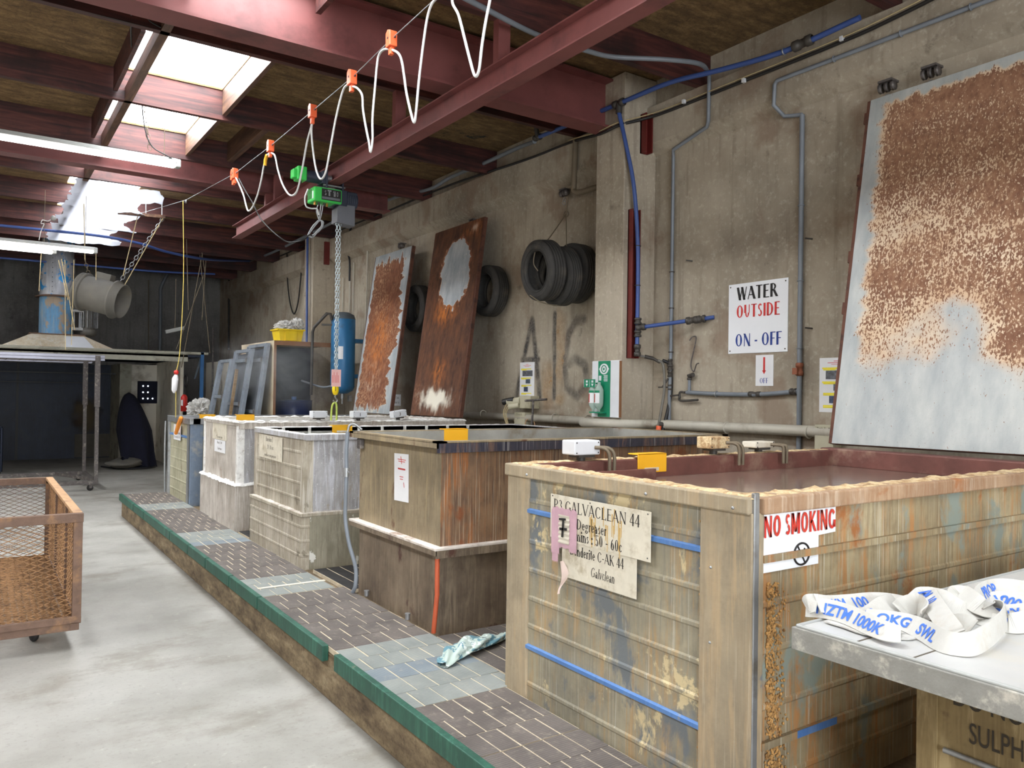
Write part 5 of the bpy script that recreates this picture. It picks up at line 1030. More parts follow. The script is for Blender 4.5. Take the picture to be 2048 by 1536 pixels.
# ================================================================= monorail, hoist and festoon
MX = 3.085
T = thing('monorail_beam', 'dark red steel monorail beam hung under the rafters along the tanks', 'beam', (MX, 5, 3.8)); T['kind'] = 'thing'
mb = MB(); z0, z1 = 3.80, 3.985
for a, b, c, d in ((-.064,.064,z0,z0+.012),(-.064,.064,z1-.012,z1),(-.006,.006,z0+.012,z1-.012)): mb.box(MX+a, MX+b, -4, 11.65, c, d)
part('i_section', mb, M['red_steel'], T, bevel=.002)
for y in (-2, 1.42, 4.72, 6.38, 9.78, 10.15): part('hanger', MB().box(MX-.05, MX+.05, y-.035, y+.035, z1, 4.30 if y != 10.15 else 4.14), M['red_steel'], T)
HY = 7.98
T = thing('chain_hoist', 'green and dark grey electric chain hoist marked ST 10 on the monorail', 'hoist', (MX, HY, 3.4))
part('trolley_plate', MB().box(MX-.095, MX-.082, HY-.11, HY+.11, 3.74, 3.93).box(MX+.082, MX+.095, HY-.11, HY+.11, 3.74, 3.93), M['dark_hoist'], T, bevel=.004)
for sx in (-1, 1):
    for dy in (-.06, .06): part('wheel', MB().cyl((MX+sx*.03, HY+dy, 3.85), (MX+sx*.082, HY+dy, 3.85), .034, 18).cyl((MX+sx*.082, HY+dy, 3.85), (MX+sx*.105, HY+dy, 3.85), .018, 12), M['galv'], T)
part('tie_bolt', MB().cyl((MX-.12, HY-.08, 3.775), (MX+.12, HY-.08, 3.775), .011, 10).cyl((MX-.12, HY+.08, 3.775), (MX+.12, HY+.08, 3.775), .011, 10).box(MX-.1, MX+.08, HY-.03, HY+.03, 3.735, 3.765), M['galv'], T)
part('travel_motor', MB().cyl((MX-.11, HY-.03, 3.85), (MX-.30, HY-.03, 3.85), .062, 20).box(MX-.14, MX-.095, HY-.10, HY+.05, 3.785, 3.915), M['dark_hoist'], T, bevel=.004)
part('motor_cover', MB().box(MX-.40, MX-.30, HY-.10, HY+.04, 3.785, 3.925).box(MX-.44, MX-.39, HY-.075, HY+.02, 3.80, 3.895), M['green_plastic'], T, bevel=.012)
part('gland', MB().cyl((MX-.35, HY-.03, 3.785), (MX-.35, HY-.03, 3.76), .014, 10), M['cable_black'], T)
part('hoist_body', MB().cyl((MX-.0, HY, 3.665), (MX+.27, HY, 3.665), .085, 20).box(MX+.0, MX+.14, HY-.10, HY+.10, 3.58, 3.745).box(MX+.15, MX+.26, HY-.085, HY+.09, 3.58, 3.74), M['dark_hoist'], T, bevel=.006)
for k in range(5): part('cooling_fin', MB().lathe([(.088,-.006),(.098,-.004),(.098,.004),(.088,.006)], (MX+.16+k*.022, HY, 3.665), (1,0,0), 20), M['dark_hoist'], T)
cv = part('control_cover', MB().box(MX-.235, MX+.07, HY-.13, HY+.08, 3.585, 3.735), M['green_plastic'], T, 'bright green control cover', bevel=.014)
part('name_panel', MB().box(MX-.155, MX+.055, HY-.1335, HY-.1315, 3.605, 3.722), M['ink_black'], cv)
L = MB(); lay(L, stroke_geo('ST 10', .056, .24, .2, False, 1.0), (MX-.05, HY-.1350, 3.652), SX, AU, off=.0); part('lettering', L, M['white_box'], cv)
L = MB(); lay(L, stroke_geo('ST 10', .056, .12, .09, False, 1.0), (MX-.05, HY-.1362, 3.652), SX, AU, off=.0); part('letter_fill', L, M['ink_black'], cv)
part('grey_band', MB().box(MX-.15, MX+.045, HY-.1355, HY-.1335, 3.614, 3.638), M['hoist_grey'], cv)
m = MB()
for k in range(7): m.box(MX-.2365, MX-.2335, HY-.06, HY+.06, 3.62+k*.014, 3.627+k*.014)
part('vent', m, M['cable_black'], cv); part('plate_label', MB().box(MX-.237, MX-.2345, HY-.11, HY-.075, 3.61, 3.69), M['sign_white'], cv)
for dx in (-.2, -.16, -.1, -.07): part('gland', MB().cyl((MX+dx, HY-.06, 3.587), (MX+dx, HY-.06, 3.555), .013, 10), M['brass'] if dx < -.18 or dx > -.09 else M['fitting'], T)
bx, by = MX+.105, HY-.02
part('chain_bucket', MB().prism([(bx-.075, by-.07, 3.40), (bx+.13, by-.07, 3.38), (bx+.13, by-.07, 3.60), (bx-.04, by-.07, 3.60), (bx-.075, by-.07, 3.55)], (0, .15, 0)), M['hoist_grey'], T, bevel=.006)
def chain(p0, p1, pitch, r, W_=.6, n=8, m=5):
    p0, p1 = Vector(p0), Vector(p1); d = p1-p0; k = max(2, int(d.length/pitch)); ax = d.normalized(); q = Vector((1,0,0)) if abs(ax.x) < .8 else Vector((0,1,0)); e1 = ax.cross(q).normalized(); e2 = ax.cross(e1); mb = MB()
    for i in range(k):
        c = p0+d*((i+.5)/k); e = e1 if i % 2 else e2; a_ = pitch*.66; b_ = a_*W_
        mb.tube([c+ax*(cos(2*pi*j/n)*a_)+e*(sin(2*pi*j/n)*b_) for j in range(n)], r, m, closed=True)
    return mb
hk = at(672, 782, y=HY-.05); hk.x = at(672, 600, y=HY-.05).x; cx = hk.x
ct = Vector((cx-.004, HY-.05, 3.40))
part('load_chain', chain(ct, (cx+.008, HY-.05, hk.z+.10), .032, .0045), M['chain'], T); part('load_chain', chain(ct+Vector((.034,0,0)), (cx+.022, HY-.05, hk.z+.10), .032, .0045), M['chain'], T)
part('hook_block', MB().lathe([(0,-.075),(.02,-.07),(.034,-.04),(.036,.0),(.03,.035),(.022,.055),(.0,.055)], (cx+.012, HY-.05, hk.z+.03), (0,0,1), 18), M['yellow'], T, 'yellow hook block', bevel=.002)
part('block_mark', MB().box(cx-.004, cx+.002, HY-.0875, HY-.084, hk.z, hk.z+.055), M['ink_black'], T)
part('hook', MB().tube(smooth_path([(cx+.012, HY-.05, hk.z-.04), (cx+.012, HY-.05, hk.z-.07), (cx+.035, HY-.05, hk.z-.10), (cx+.012, HY-.05, hk.z-.125), (cx-.012, HY-.05, hk.z-.10)], 5), .009, 8), M['galv'], T)
single('lifting_sling', MB().tube(smooth_path([(cx+.01, HY-.05, hk.z-.115), (cx-.02, HY-.04, hk.z-.17), (cx-.025, HY-.03, 1.21)], 5), .011, 6).tube(smooth_path([(cx+.012, HY-.055, hk.z-.115), (cx+.025, HY-.06, hk.z-.18), (cx+.024, HY-.06, 1.21)], 5), .011, 6), plain('yellow_green_sling', lin(180,196,96), .8, 0, .2, 20), 'yellow-green sling hanging from the hoist hook into the white tank', 'sling')
pg = at(672, 756, y=HY-.09)
o = single('pink_tag', MB().box(cx-.05, cx+.055, HY-.088, HY-.085, pg.z-.09, pg.z+.09), M['pink_paper'], 'pink notice hanging on the hoist chain in front of the blue receiver', 'tag')
L = MB()
for k in range(5): L.box(cx-.04+k*.016, cx-.036+k*.016, HY-.0892, HY-.0882, pg.z-.05, pg.z+.03+.03*(k % 2))
part('print_lines', L, M['ink_red'], o)
def wy(u, v): return at(u, v, x=2.2)
def hyp(u, v, t=.1): return at(u, v, y=HY-t)
m = MB().tube(smooth_path([hyp(616, 378), hyp(610, 395), hyp(612, 412), hyp(622, 417), hyp(634, 418), hyp(637, 430)], 6), .008, 6)
single('hoist_cable', m, M['cable_white'], 'short grey cable looping from the green motor cover to the control cover', 'cable')
M['coil_grey'] = plain('grey_control_cable', lin(150,152,154), .5)
T = single('pendant_coil', MB().tube(smooth_path([hyp(642, 408), hyp(640, 425), hyp(638, 440)], 4), .006, 6).tube(smooth_path([hyp(636, 410), hyp(633, 422), hyp(638, 440)], 4), .006, 6).tube(smooth_path([hyp(646, 410), hyp(644, 424), hyp(640, 440)], 4), .006, 6), M['coil_grey'], 'coiled grey control cable tied up below the hoist', 'cable')
for k, (a, b) in enumerate(((0,0),(3,-2),(-2,3),(1,4))): part('coil_loop', MB().tube(smooth_path([hyp(638+a, 441), hyp(628+a, 449+b), hyp(620+a*.6, 461+b), hyp(617+a*.5, 470), hyp(624+a, 471+b), hyp(636+a, 462), hyp(645+a*.7, 448+b), hyp(642, 440)], 5), .006, 6), M['coil_grey'], T)
# catenary wire and festoon trolleys
wp = [Vector((2.2, 1.0, 4.02)), wy(868, 0), wy(783, 78), wy(704, 155), wy(625, 222), wy(541, 292), wy(470, 347), wy(372, 400)]
wend = Vector((1.96, 13.0, 4.235))
single('catenary_wire', MB().tube(wp+[wend], .0035, 6), M['galv'], 'thin steel wire stretched along the aisle carrying the orange cable trolleys', 'wire')
tl = [((783, 78), 'nearest the camera of those seen whole'), ((704, 155), 'second from the nearest'), ((625, 222), 'above the green hoist, third from the nearest'), ((541, 292), 'with yellow tape round its cable'), ((470, 347), 'farthest, two clipped together')]
for k, ((u, v), d) in enumerate(tl):
    p = wy(u, v); T = thing('cable_trolley', 'orange plastic cable trolley on the wire, '+d, 'trolley', p-Vector((0,0,.16)), 'orange cable trolleys on the wire')
    for j in range(2 if k == 4 else 1):
        q = p+Vector((0, .05*j, -.005*j)); m = MB(); m.prism([(q.x-.027, q.y-.034, q.z-.055), (q.x-.027, q.y+.034, q.z-.055), (q.x-.027, q.y+.036, q.z+.04), (q.x-.027, q.y+.01, q.z+.06), (q.x-.027, q.y-.03, q.z+.045)], (.054, 0, 0)); part('body', m, M['orange'], T, bevel=.005)
        part('roller_hole', MB().cyl((q.x+.008, q.y-.0375, q.z+.005), (q.x+.008, q.y-.031, q.z+.005), .008, 10).cyl((q.x-.0295, q.y, q.z+.0), (q.x-.026, q.y, q.z), .008, 10), M['cable_black'], T)
        part('clamp', MB().box(q.x-.014, q.x+.014, q.y-.018, q.y+.018, q.z-.105, q.z-.055), M['orange'], T, bevel=.004)
def festoon(pix, label, mt='cable_white', x=2.2, r=.008): return single('festoon_cable', MB().tube(smooth_path([at(u, v, x=x) for u, v in pix], 5), r, 8), M[mt], label, 'cable', 'looped festoon cable')
festoon([(940,-120),(910,-20),(905,5),(917,30),(928,72),(940,120),(950,152),(958,140),(964,90),(972,40),(980,0),(990,-60)], 'white cable loop nearest the camera, running out of the top of the picture')
festoon([(783,99),(796,106),(803,120),(808,150),(813,186),(821,222),(828,245),(832,225),(838,160),(847,85),(856,30),(868,2),(890,-12)], 'long white cable loop hanging from the nearest orange trolley')
festoon([(704,173),(714,176),(724,190),(726,218),(731,250),(738,285),(741,304),(745,280),(745,235),(750,175),(754,130),(758,110),(768,99),(783,98)], 'white cable loop between the nearest and second orange trolleys')
festoon([(625,240),(623,262),(626,300),(632,338),(641,358),(651,345),(660,300),(672,235),(685,184),(695,170),(704,173)], 'white cable loop hanging just above the green hoist')
festoon([(543,306),(550,312),(556,340),(565,368),(577,388),(588,390),(596,376),(605,335),(614,285),(622,255),(625,240)], 'white cable loop left of the green hoist')
festoon([(472,356),(478,368),(487,390),(492,410),(497,422),(505,414),(515,390),(523,358),(528,330),(533,312),(541,306)], 'short cable loop hanging from the farthest orange trolley')
single('tape_flag', MB().tube([wy(534, 310), wy(531, 320), wy(530, 331)], .016, 8), plain('yellow_tape', lin(240,180,50), .5), 'yellow tape wrapped on the festoon cable under an orange trolley', 'tape')
m = MB(); pts = []
for i, (u, v) in enumerate([(478,357),(490,380),(505,405),(520,435),(540,458),(560,475),(576,484),(596,483),(610,478),(618,470)]): pts.append(at(u, v, x=2.2+.55*(i/9)**1.3))
single('feed_cable', MB().tube(smooth_path(pts+[hyp(624, 471)], 5), .007, 7), M['cable_black'], 'black cable drooping from the farthest orange trolley to the coil under the hoist', 'cable')
# pendant pull cord with tape and orange handle
c0 = wy(372, 400); pc = [Vector((2.14, 10.62, at(372, 402, y=10.6).z)), at(367, 560, y=10.5), at(360, 700, y=10.42), at(357, 745, y=10.42), at(352, 770, y=10.42), at(352, 835, y=10.40)]
for p in pc[3:]: p.x = min(p.x, 2.06)
T = single('pull_line', MB().tube(smooth_path(pc, 4), .0045, 6), plain('yellow_cord', lin(214,190,96), .8), 'yellow cord hanging from the wire with white tape and a red knob', 'cord')
part('shackle', MB().torus(c0+Vector((0,0,-.02)), .022, .006, (1,0,0), 14, 6).tube([c0+Vector((0,0,-.04)), pc[0]], .008, 6), M['galv'], T)
part('red_knob', MB().sphere(pc[3], .03, n=12, m=8), M['red'], T, 'red knob'); part('tape_wrap', MB().tube([pc[3]-Vector((.0,0,.03)), pc[3]+Vector((-.01,0,-.08)), pc[4]+Vector((-.02,0,-.06)), pc[4]+Vector((-.022,0,-.1))], [.022,.04,.034,.012], 9), M['white_paper'], T, 'white tape bundle')
hq = [at(362, 836, x=2.05), at(357, 850, x=2.045), at(352, 866, x=2.045)]
single('plastic_handset', MB().tube([hq[0]+Vector((0,0,.0)), hq[1], hq[2]], [.024, .026, .022], 12).sphere(hq[0], .024, n=12, m=8).sphere(hq[2], .022, n=12, m=8), M['orange2'], 'bright orange handle hanging against the label of the olive tank', 'handle')
# ================================================================= fluorescent lights, hanging bar, fan
def fluoro(y, x0, x1, z, label, lit=True, dz=0.0):
    T = thing('fluorescent_light', label, 'light', ((x0+x1)/2, y, z), 'fluorescent battens over the aisle'); m = MB()
    m.prism([(x0, y-.05, z+.03), (x0, y+.05, z+.03), (x0, y+.035, z+.075), (x0, y-.035, z+.075)], (x1-x0, 0, dz)); part('housing', m, M['white_enamel'], T, bevel=.008)
    part('tube', MB().cyl((x0+.01, y-.028, z+.008), (x1-.025, y-.028, z+.008+dz), .019, 12).cyl((x0+.01, y+.028, z+.008), (x1-.025, y+.028, z+.008+dz), .019, 12), M['tube_on'] if lit else M['white_enamel'], T)
    part('end_cap', MB().box(x1-.02, x1+.03, y-.045, y+.045, z-.01, z+.07), M['white_enamel'], T, bevel=.012)
    for xx in (x1-.12, x0+.5): part('hanger', MB().tube([(xx, y, z+.075), (xx, y, 4.30 if z < 4.25 else 4.4)], .0035, 6), M['wire'], T)
fluoro(8.25, -1.2, 1.60, 3.80, 'long lit fluorescent batten under the rafters, nearest the camera')
fluoro(12.2, -1.2, 1.33, 3.475, 'lit fluorescent batten before the blue duct, longer of the far pair'); fluoro(12.45, -1.5, .86, 3.45, 'lit fluorescent batten before the blue duct, shorter of the far pair')
single('light_cable', MB().tube(smooth_path([at(262, 38, y=8.1), at(270, 90, y=8.15), at(282, 160, y=8.2), at(287, 240, y=8.2), at(302, 290, y=8.2), at(335, 312, y=8.2), at(356, 325, y=8.25)], 6), .006, 6), M['cable_black'], 'dark cable drooping from the roof to the nearest fluorescent batten', 'cable')
single('light_chain', chain(at(265, 50, y=8.25), at(300, 300, y=8.25), .05, .003, .6, 6, 4), M['wire'], 'thin chain hanging from the ridge timber to the nearest batten', 'chain')
pb = at(330, 46, y=6.34); T = single('ceiling_box', MB().obox(pb, (.022,0,.006), (0,.03,0), (-.012,0,.055)), M['cream_card'], 'cream electrical box on the ridge timber by the roof light', 'electrical box', bevel=.005)
single('box_cable', MB().tube(smooth_path([at(290, 28, y=6.33), at(300, 42, y=6.33), at(312, 50, y=6.33), at(322, 55, y=6.33)], 5), .006, 6), M['cable_black'], 'short dark cable to the cream ceiling box', 'cable')
a, b = at(190, -14, y=5.86), at(700, 128, y=5.82)
o = single('packing_batten', MB().tube([a, a.lerp(b, .78)], .022, 8).bar(a.lerp(b, .78), b, .012, .045), M['cream_card'], 'cream pole and printed batten lying along the red steel beam', 'batten')
L = MB(); q = a.lerp(b, .90); q.y -= .028; lay(L, font_geo('NATIONAL', .035, .004), q-Vector((0,0,.012)), (b-a), AU); part('lettering', L, M['ink_grey'], o)
T = thing('hanging_bar', 'timber bar slung under the roof holding the chains of the grey fan', 'bar', (2.03, 13.0, 4.2)); 
part('bar', MB().bar(at(236, 425, y=13.0), at(330, 434, y=13.0), .05, .045), M['ridge'], T)
part('hanger_rod', MB().cyl(at(324, 430, y=13.0), at(324, 404, y=13.0)+Vector((0,0,.15)), .008, 8).cyl(at(292, 430, y=13.0), at(292, 380, y=13.0), .008, 8), M['galv'], T)
FC = Vector((1.50, 13.0, 2.97)); fa = Vector((.80, -.50, -.22)).normalized()
T = thing('duct_fan', 'dusty grey axial duct fan hung on chains beside the blue duct', 'fan', FC)
part('casing', MB().lathe([(.245,-.30),(.275,-.30),(.275,-.28),(.25,-.27),(.25,.20),(.285,.21),(.285,.235),(.25,.24),(.25,.34),(.242,.34),(.242,-.29)], FC, fa, 40), M['fan_grey'], T)
part('flange', MB().lathe([(.25,-.24),(.285,-.235),(.285,-.215),(.25,-.21)], FC, fa, 40), M['fan_grey'], T)
part('hub', MB().lathe([(0,-.1),(.1,-.1),(.1,.05),(0,.05)], FC, fa, 20), M['fitting'], T)
q = fa.cross(Vector((0,0,1))).normalized(); up = q.cross(fa)
for k in range(6): a_ = k*pi/3; d = q*cos(a_)+up*sin(a_); part('blade', MB().obox(FC+d*.165, d*.075, (d.cross(fa)+fa*.6).normalized()*.045, (fa-d.cross(fa)*.6).normalized()*.003), M['fitting'], T)
part('terminal_box', MB().obox(FC+up*.29-q*.05-fa*.02, fa*.11, q*.08, up*.05), M['fan_grey'], T, bevel=.006); part('side_box', MB().obox(FC+up*.15+q*-.235+fa*.05, fa*.10, (q*.6+up*.3).normalized()*.035, up*.075), M['fan_grey'], T, bevel=.006)
part('port', MB().cyl(FC-q*.22-up*.12+fa*.06, FC-q*.262-up*.14+fa*.06, .028, 14), M['fitting'], T)
bar_r = at(326, 436, y=13.0); rope_top = at(168, 380, y=12.6)
single('fan_chain', chain(bar_r, FC+fa*.22+up*.26, .06, .006, .6, 7, 4), M['galv'], 'galvanised chain from the timber bar down to the open end of the grey fan', 'chain')
single('fan_chain', chain(FC-fa*.24+up*.27, at(170, 520, y=12.9), .06, .006, .6, 7, 4), M['wire'], 'short rusty chain holding the closed end of the grey fan', 'chain')
single('fan_rope', MB().tube([at(170, 520, y=12.9), rope_top+Vector((0,.1,.1))], .007, 6), M['rope'], 'pale rope from the rafters to the short chain of the grey fan', 'rope'); single('fan_rope', MB().tube([bar_r, FC+fa*.3+up*.24], .007, 6), M['rope'], 'pale rope beside the long chain of the grey fan', 'rope')
single('fan_rope', MB().tube([at(275, 433, y=13.0), at(246, 552, y=12.8)], .007, 6), M['rope'], 'pale rope from the middle of the timber bar to the grey fan', 'rope')
ends = [((83,497),(78,582)), ((117,520),(136,600)), ((130,520),(131,700)), ((123,518),(150,660)), ((148,520),(143,690)), ((192,505),(192,560))]
ds = ['pale cord hanging left of the blue duct','thin slanting cord crossing the grey upper duct','thin vertical cord in front of the duct middle','long slanting cord crossing the duct to the motor','thin vertical cord near the right edge of the duct','cord hanging from the end of the far fluorescent batten']
for (a, b), d in zip(ends, ds): single('hanging_twine', MB().tube([at(*a, y=12.6)+Vector((0,0,.0)), at(*b, y=12.6)], .005, 6), M['rope'], d, 'cord', 'cords hanging by the duct')
single('tie_line', MB().tube([at(170, 387, y=12.9), at(236, 425, y=13.0)], .004, 6), M['rope'], 'thin cord from the ridge timber to the left end of the timber bar', 'cord')
gs = [((405,507),(363,735)), ((412,520),(404,640)), ((410,545),(352,700)), ((400,510),(420,706)), ((404,505),(410,545)), ((372,440),(377,620))]
gd = ['grey cord slanting down behind the yellow pull cord','short grey cord near the far wall corner','grey cord crossing to the booth roof edge','grey cord running down to the booth roof corner','short cord near the tangle at the far corner','loose grey cord hanging beside the yellow pull cord']
for (a, b), d in zip(gs, gd): single('slung_rope', MB().tube([at(*a, y=16.0), at(*b, y=16.0)], .008, 6), M['wire'], d, 'cord', 'grey cords slung over the booth')
# white sheet stapled under the far roof lights
def clothf(u, v):
    y = 11.5+4.9*v; x = 1.0+(1.02+.12*sin(v*23)+.08*fbm((v*9, 0, 1), 1, 3))*u - .1*(1-u)*fbm((v*11, 3, 2), 1, 3)
    rr = min(abs(y-r) for r in (11.42, 13.19, 14.86, 16.46)); s_ = .05*(1-min(1, rr/.8)) 
    return Vector((x, y, 4.255-.0+s_*.9 - .05*sin(pi*min(1, rr/.8))**2 + .05*fbm((u*2.2, v*22, 0), 1, 4)))
single('dust_sheet', MB().grid(clothf, 26, 90), M['sheet_cloth'], 'thin white sheet stapled under the far roof lights', 'sheet')
single('ceiling_cable', MB().tube(smooth_path([at(262, 40, y=6.3)+Vector((0,0,.05)), at(262, 70, y=6.8), at(264, 110, y=7.2)], 5), .006, 6), M['cable_black'], 'short dark cable by the ridge timber near the first roof light', 'cable')
single('roof_pipe', MB().tube(smooth_path([at(880, -30, z=4.22), at(960, 12, z=4.22), at(1075, 70, z=4.22), at(1175, 102, z=4.22), at(1230, 114, z=4.22), at(1330, 119, z=4.22), at(1400, 128, z=4.25), Vector((5.09, 4.575, 4.36))], 5), .019, 8), M['conduit'], 'grey conduit curving under the roof behind the monorail', 'conduit')
bl = [at(-40, 447, y=14.4), at(60, 457, y=14.4), at(200, 472, y=14.4), at(280, 487, y=14.4), at(330, 503, y=14.6), at(400, 517, y=15.0), at(450, 521, y=16.0), at(500, 522, x=5.0)]
single('roof_hose', MB().tube(smooth_path(bl, 5), .022, 8), M['blue_pipe'], 'blue hose crossing under the roof to the far corner', 'hose')
single('far_pipe', MB().tube(smooth_path([at(-20, 514, y=17.2), at(120, 526, y=17.2), at(240, 537, y=17.2), at(330, 544, y=17.2), at(430, 548, y=17.2)], 4), .02, 8), M['blue_pipe'], 'blue pipe running across in front of the duct below the last rafters', 'pipe')
o = single('smoke_detector', MB().sphere(at(107, 436, y=12.4), .035, n=12, m=8), M['white_enamel'], 'small white round fitting on a curly wire under the left rafters', 'fitting')
single('curly_wire', MB().tube(smooth_path([at(107, 436, y=12.4), at(96, 442, y=12.4), at(85, 440, y=12.4), at(82, 447, y=12.4), at(88, 448, y=12.4), at(82, 462, y=12.4), at(78, 480, y=12.4)], 5), .006, 6), M['cable_white'], 'curly white wire hanging from the small round fitting', 'wire')
m = MB(); a = at(578, 500, x=5.2)
single('drop_loop', MB().tube(smooth_path([aw(574, 505, .05), aw(575, 560, .05), aw(580, 605, .05), aw(588, 628, .05), aw(596, 605, .05), aw(601, 560, .05), aw(605, 520, .05), aw(611, 513, .06)], 6), .014, 7), M['cable_black'], 'long black cable loop hanging on the far wall left of the blue drop pipe', 'cable')
single('drop_pipe', MB().tube([at(615, 470, x=4.79), at(614, 600, x=4.79), at(613, 760, x=4.79)], .022, 8), M['blue_pipe'], 'blue drop pipe in front of the far column', 'pipe')
# ================================================================= mesh cart
def mesh_panel(o, r, u, w, h, pu, pv, t=.0035):
    """expanded-metal lattice: two families of slanting strands clipped to the rectangle"""
    o, r, u = Vector(o), Vector(r).normalized(), Vector(u).normalized(); m = MB(); s_ = pv/pu
    for sg in (1, -1):
        n0, n1 = (int(-w*s_/pv)-1, int(h/pv)+1) if sg > 0 else (0, int((h+w*s_)/pv)+1)
        for k in range(n0, n1+1):
            c = k*pv                                     # line: v = c + sg*s*a
            pts = []
            for a in (0, w):
                v = c+sg*s_*a
                if 0 <= v <= h: pts.append((a, v))
            for v in (0, h):
                a = (v-c)/(sg*s_)
                if 0 < a < w: pts.append((a, v))
            if len(pts) >= 2:
                pts.sort(); p, q = pts[0], pts[-1]
                if (p[0]-q[0])**2+(p[1]-q[1])**2 > 1e-5: m.bar(o+r*p[0]+u*p[1], o+r*q[0]+u*q[1], t, t, up=r.cross(u))
    return m
KX0, KX1, KY0, KY1, KZ0, KZ1 = -.75, .567, 5.5, 7.86, .13, .845
T = thing('mesh_cart', 'rusty steel mesh-sided cart on castors at the left edge of the aisle', 'cart', (0, 6.7, 0))
fr = .05
for x in (KX0, KX1-fr):
    for y in (KY0, KY1-fr): part('post', MB().box(x, x+fr, y, y+fr, KZ0+.04, KZ1-.03), M['rust_frame'], T, bevel=.003)
for y in (KY0-.003, KY1-fr): part('top_rail', MB().box(KX0, KX1+.003, y, y+fr, KZ1-.055, KZ1), M['rust_frame'], T, bevel=.003)
part('top_rail', MB().box(KX1-fr-.002, KX1+.001, KY0+fr, KY1-fr, KZ1-.02, KZ1+.002), M['rust_top'], T, 'worn tan side rail', bevel=.003); part('top_rail', MB().box(KX0, KX0+fr, KY0+fr, KY1-fr, KZ1-.05, KZ1), M['rust_frame'], T)
part('base_frame', MB().box(KX0, KX1-.01, KY0+.002, KY0+.06, KZ0, KZ0+.05).box(KX0, KX1-.01, KY1-.06, KY1, KZ0, KZ0+.05).box(KX1-.06, KX1-.01, KY0, KY1, KZ0, KZ0+.05).box(KX0, KX0+.06, KY0, KY1, KZ0, KZ0+.05), M['rust_frame'], T, bevel=.003)
part('lower_rail', MB().box(KX0, KX1, KY0-.006, KY0+.03, KZ0+.045, KZ0+.085), M['rust_frame'], T, bevel=.003)
part('front_mesh', mesh_panel((KX0+.03, KY0+.02, KZ0+.06), SX, AU, KX1-KX0-.06, KZ1-KZ0-.1, .075, .032), M['rust_mesh'], T)
part('back_mesh', mesh_panel((KX0+.03, KY1-.02, KZ0+.06), SX, AU, KX1-KX0-.06, KZ1-KZ0-.1, .075, .032), M['rust_frame'], T)
part('side_mesh', mesh_panel((KX1-.02, KY0+.03, KZ0+.06), (0,1,0), AU, KY1-KY0-.06, KZ1-KZ0-.1, .075, .032, .005), M['rust_mesh'], T)
part('floor_mesh', mesh_panel((KX0+.03, KY0+.03, KZ0+.055), SX, (0,1,0), KX1-KX0-.06, KY1-KY0-.06, .075, .034, .005), M['rust_mesh'], T)

for y in (6.2, 7.0): part('side_upright', MB().box(KX1-.035, KX1-.022, y, y+.03, KZ0+.05, KZ1-.02), M['rust_frame'], T)
for x in (KX0+.2, .34):
    for y in (5.86, 7.6):
        c = part('castor', MB().lathe([(0,-.018),(.05,-.018),(.058,-.008),(.058,.008),(.05,.018),(0,.018)], (x, y, .058), (1,.2,0), 20), M['mat_dark'], T); part('fork', MB().box(x-.03, x-.022, y-.02, y+.02, .05, KZ0).box(x+.022, x+.03, y-.02, y+.02, .05, KZ0).box(x-.035, x+.035, y-.035, y+.035, KZ0-.012, KZ0), M['steel_dark'], c)
# ================================================================= wheeled rack
RX1, RY0, RY1, RX0, RZ = 1.63, 13.93, 15.58, -1.2, 2.12
T = thing('wheeled_rack', 'tall wheeled steel rack with scuffed posts in front of the dark booth', 'rack', (.3, 14.7, 0))
for y in (RY0, RY1):
    part('post', MB().bar((RX1-.03, y, .10), (RX1-.035, y, RZ*.62), .055), M['steel_dark'], T, bevel=.003); part('post', MB().bar((RX1-.035, y, RZ*.62), (RX1-.04, y, RZ), .075), M['steel_dark'], T, bevel=.003); part('post', MB().bar((RX0, y, .10), (RX0, y, RZ), .06), M['steel_dark'], T)
    part('bottom_rail', MB().box(RX0, RX1, y-.03, y+.03, .10, .16), M['steel_dark'], T, bevel=.003)
part('end_rail', MB().box(RX1-.06, RX1, RY0, RY1, .10, .16), M['steel_dark'], T); part('brace', MB().bar((RX1-.03, RY0+.5, .13), (RX1-.45, RY1-.02, .13), .05, .05), M['steel_dark'], T)
tp = plain('shiny_rack_rail', lin(150,150,162), .35, .5, .08)
for y in (RY0, RY1): part('top_rail', MB().box(RX0, RX1+.06, y-.035, y+.035, RZ-.035, RZ+.01).box(RX0, RX1+.06, y-.03, y+.03, RZ-.08, RZ-.035), tp, T, bevel=.004)
m = MB()
for k in range(14): m.box(RX0+.2*k, RX0+.2*k+.012, RY0, RY1, RZ-.06, RZ-.05)
for k in range(9): m.box(RX0, RX1, RY0+.18*k, RY0+.18*k+.012, RZ-.062, RZ-.052)
part('top_grid', m, M['steel_dark'], T)
for x, y in ((RX1-.1, RY0), (RX1-.1, RY1), (RX0+.1, RY0), (RX0+.1, RY1)):
    c = part('castor', MB().lathe([(0,-.02),(.042,-.02),(.048,0),(.042,.02),(0,.02)], (x-.01, y, .048), (.3,1,0), 18), M['mat_dark'], T); part('fork', MB().box(x-.03, x+.03, y-.028, y+.028, .085, .10).box(x-.02, x+.02, y-.028, y-.022, .045, .09), M['steel_dark'], c)
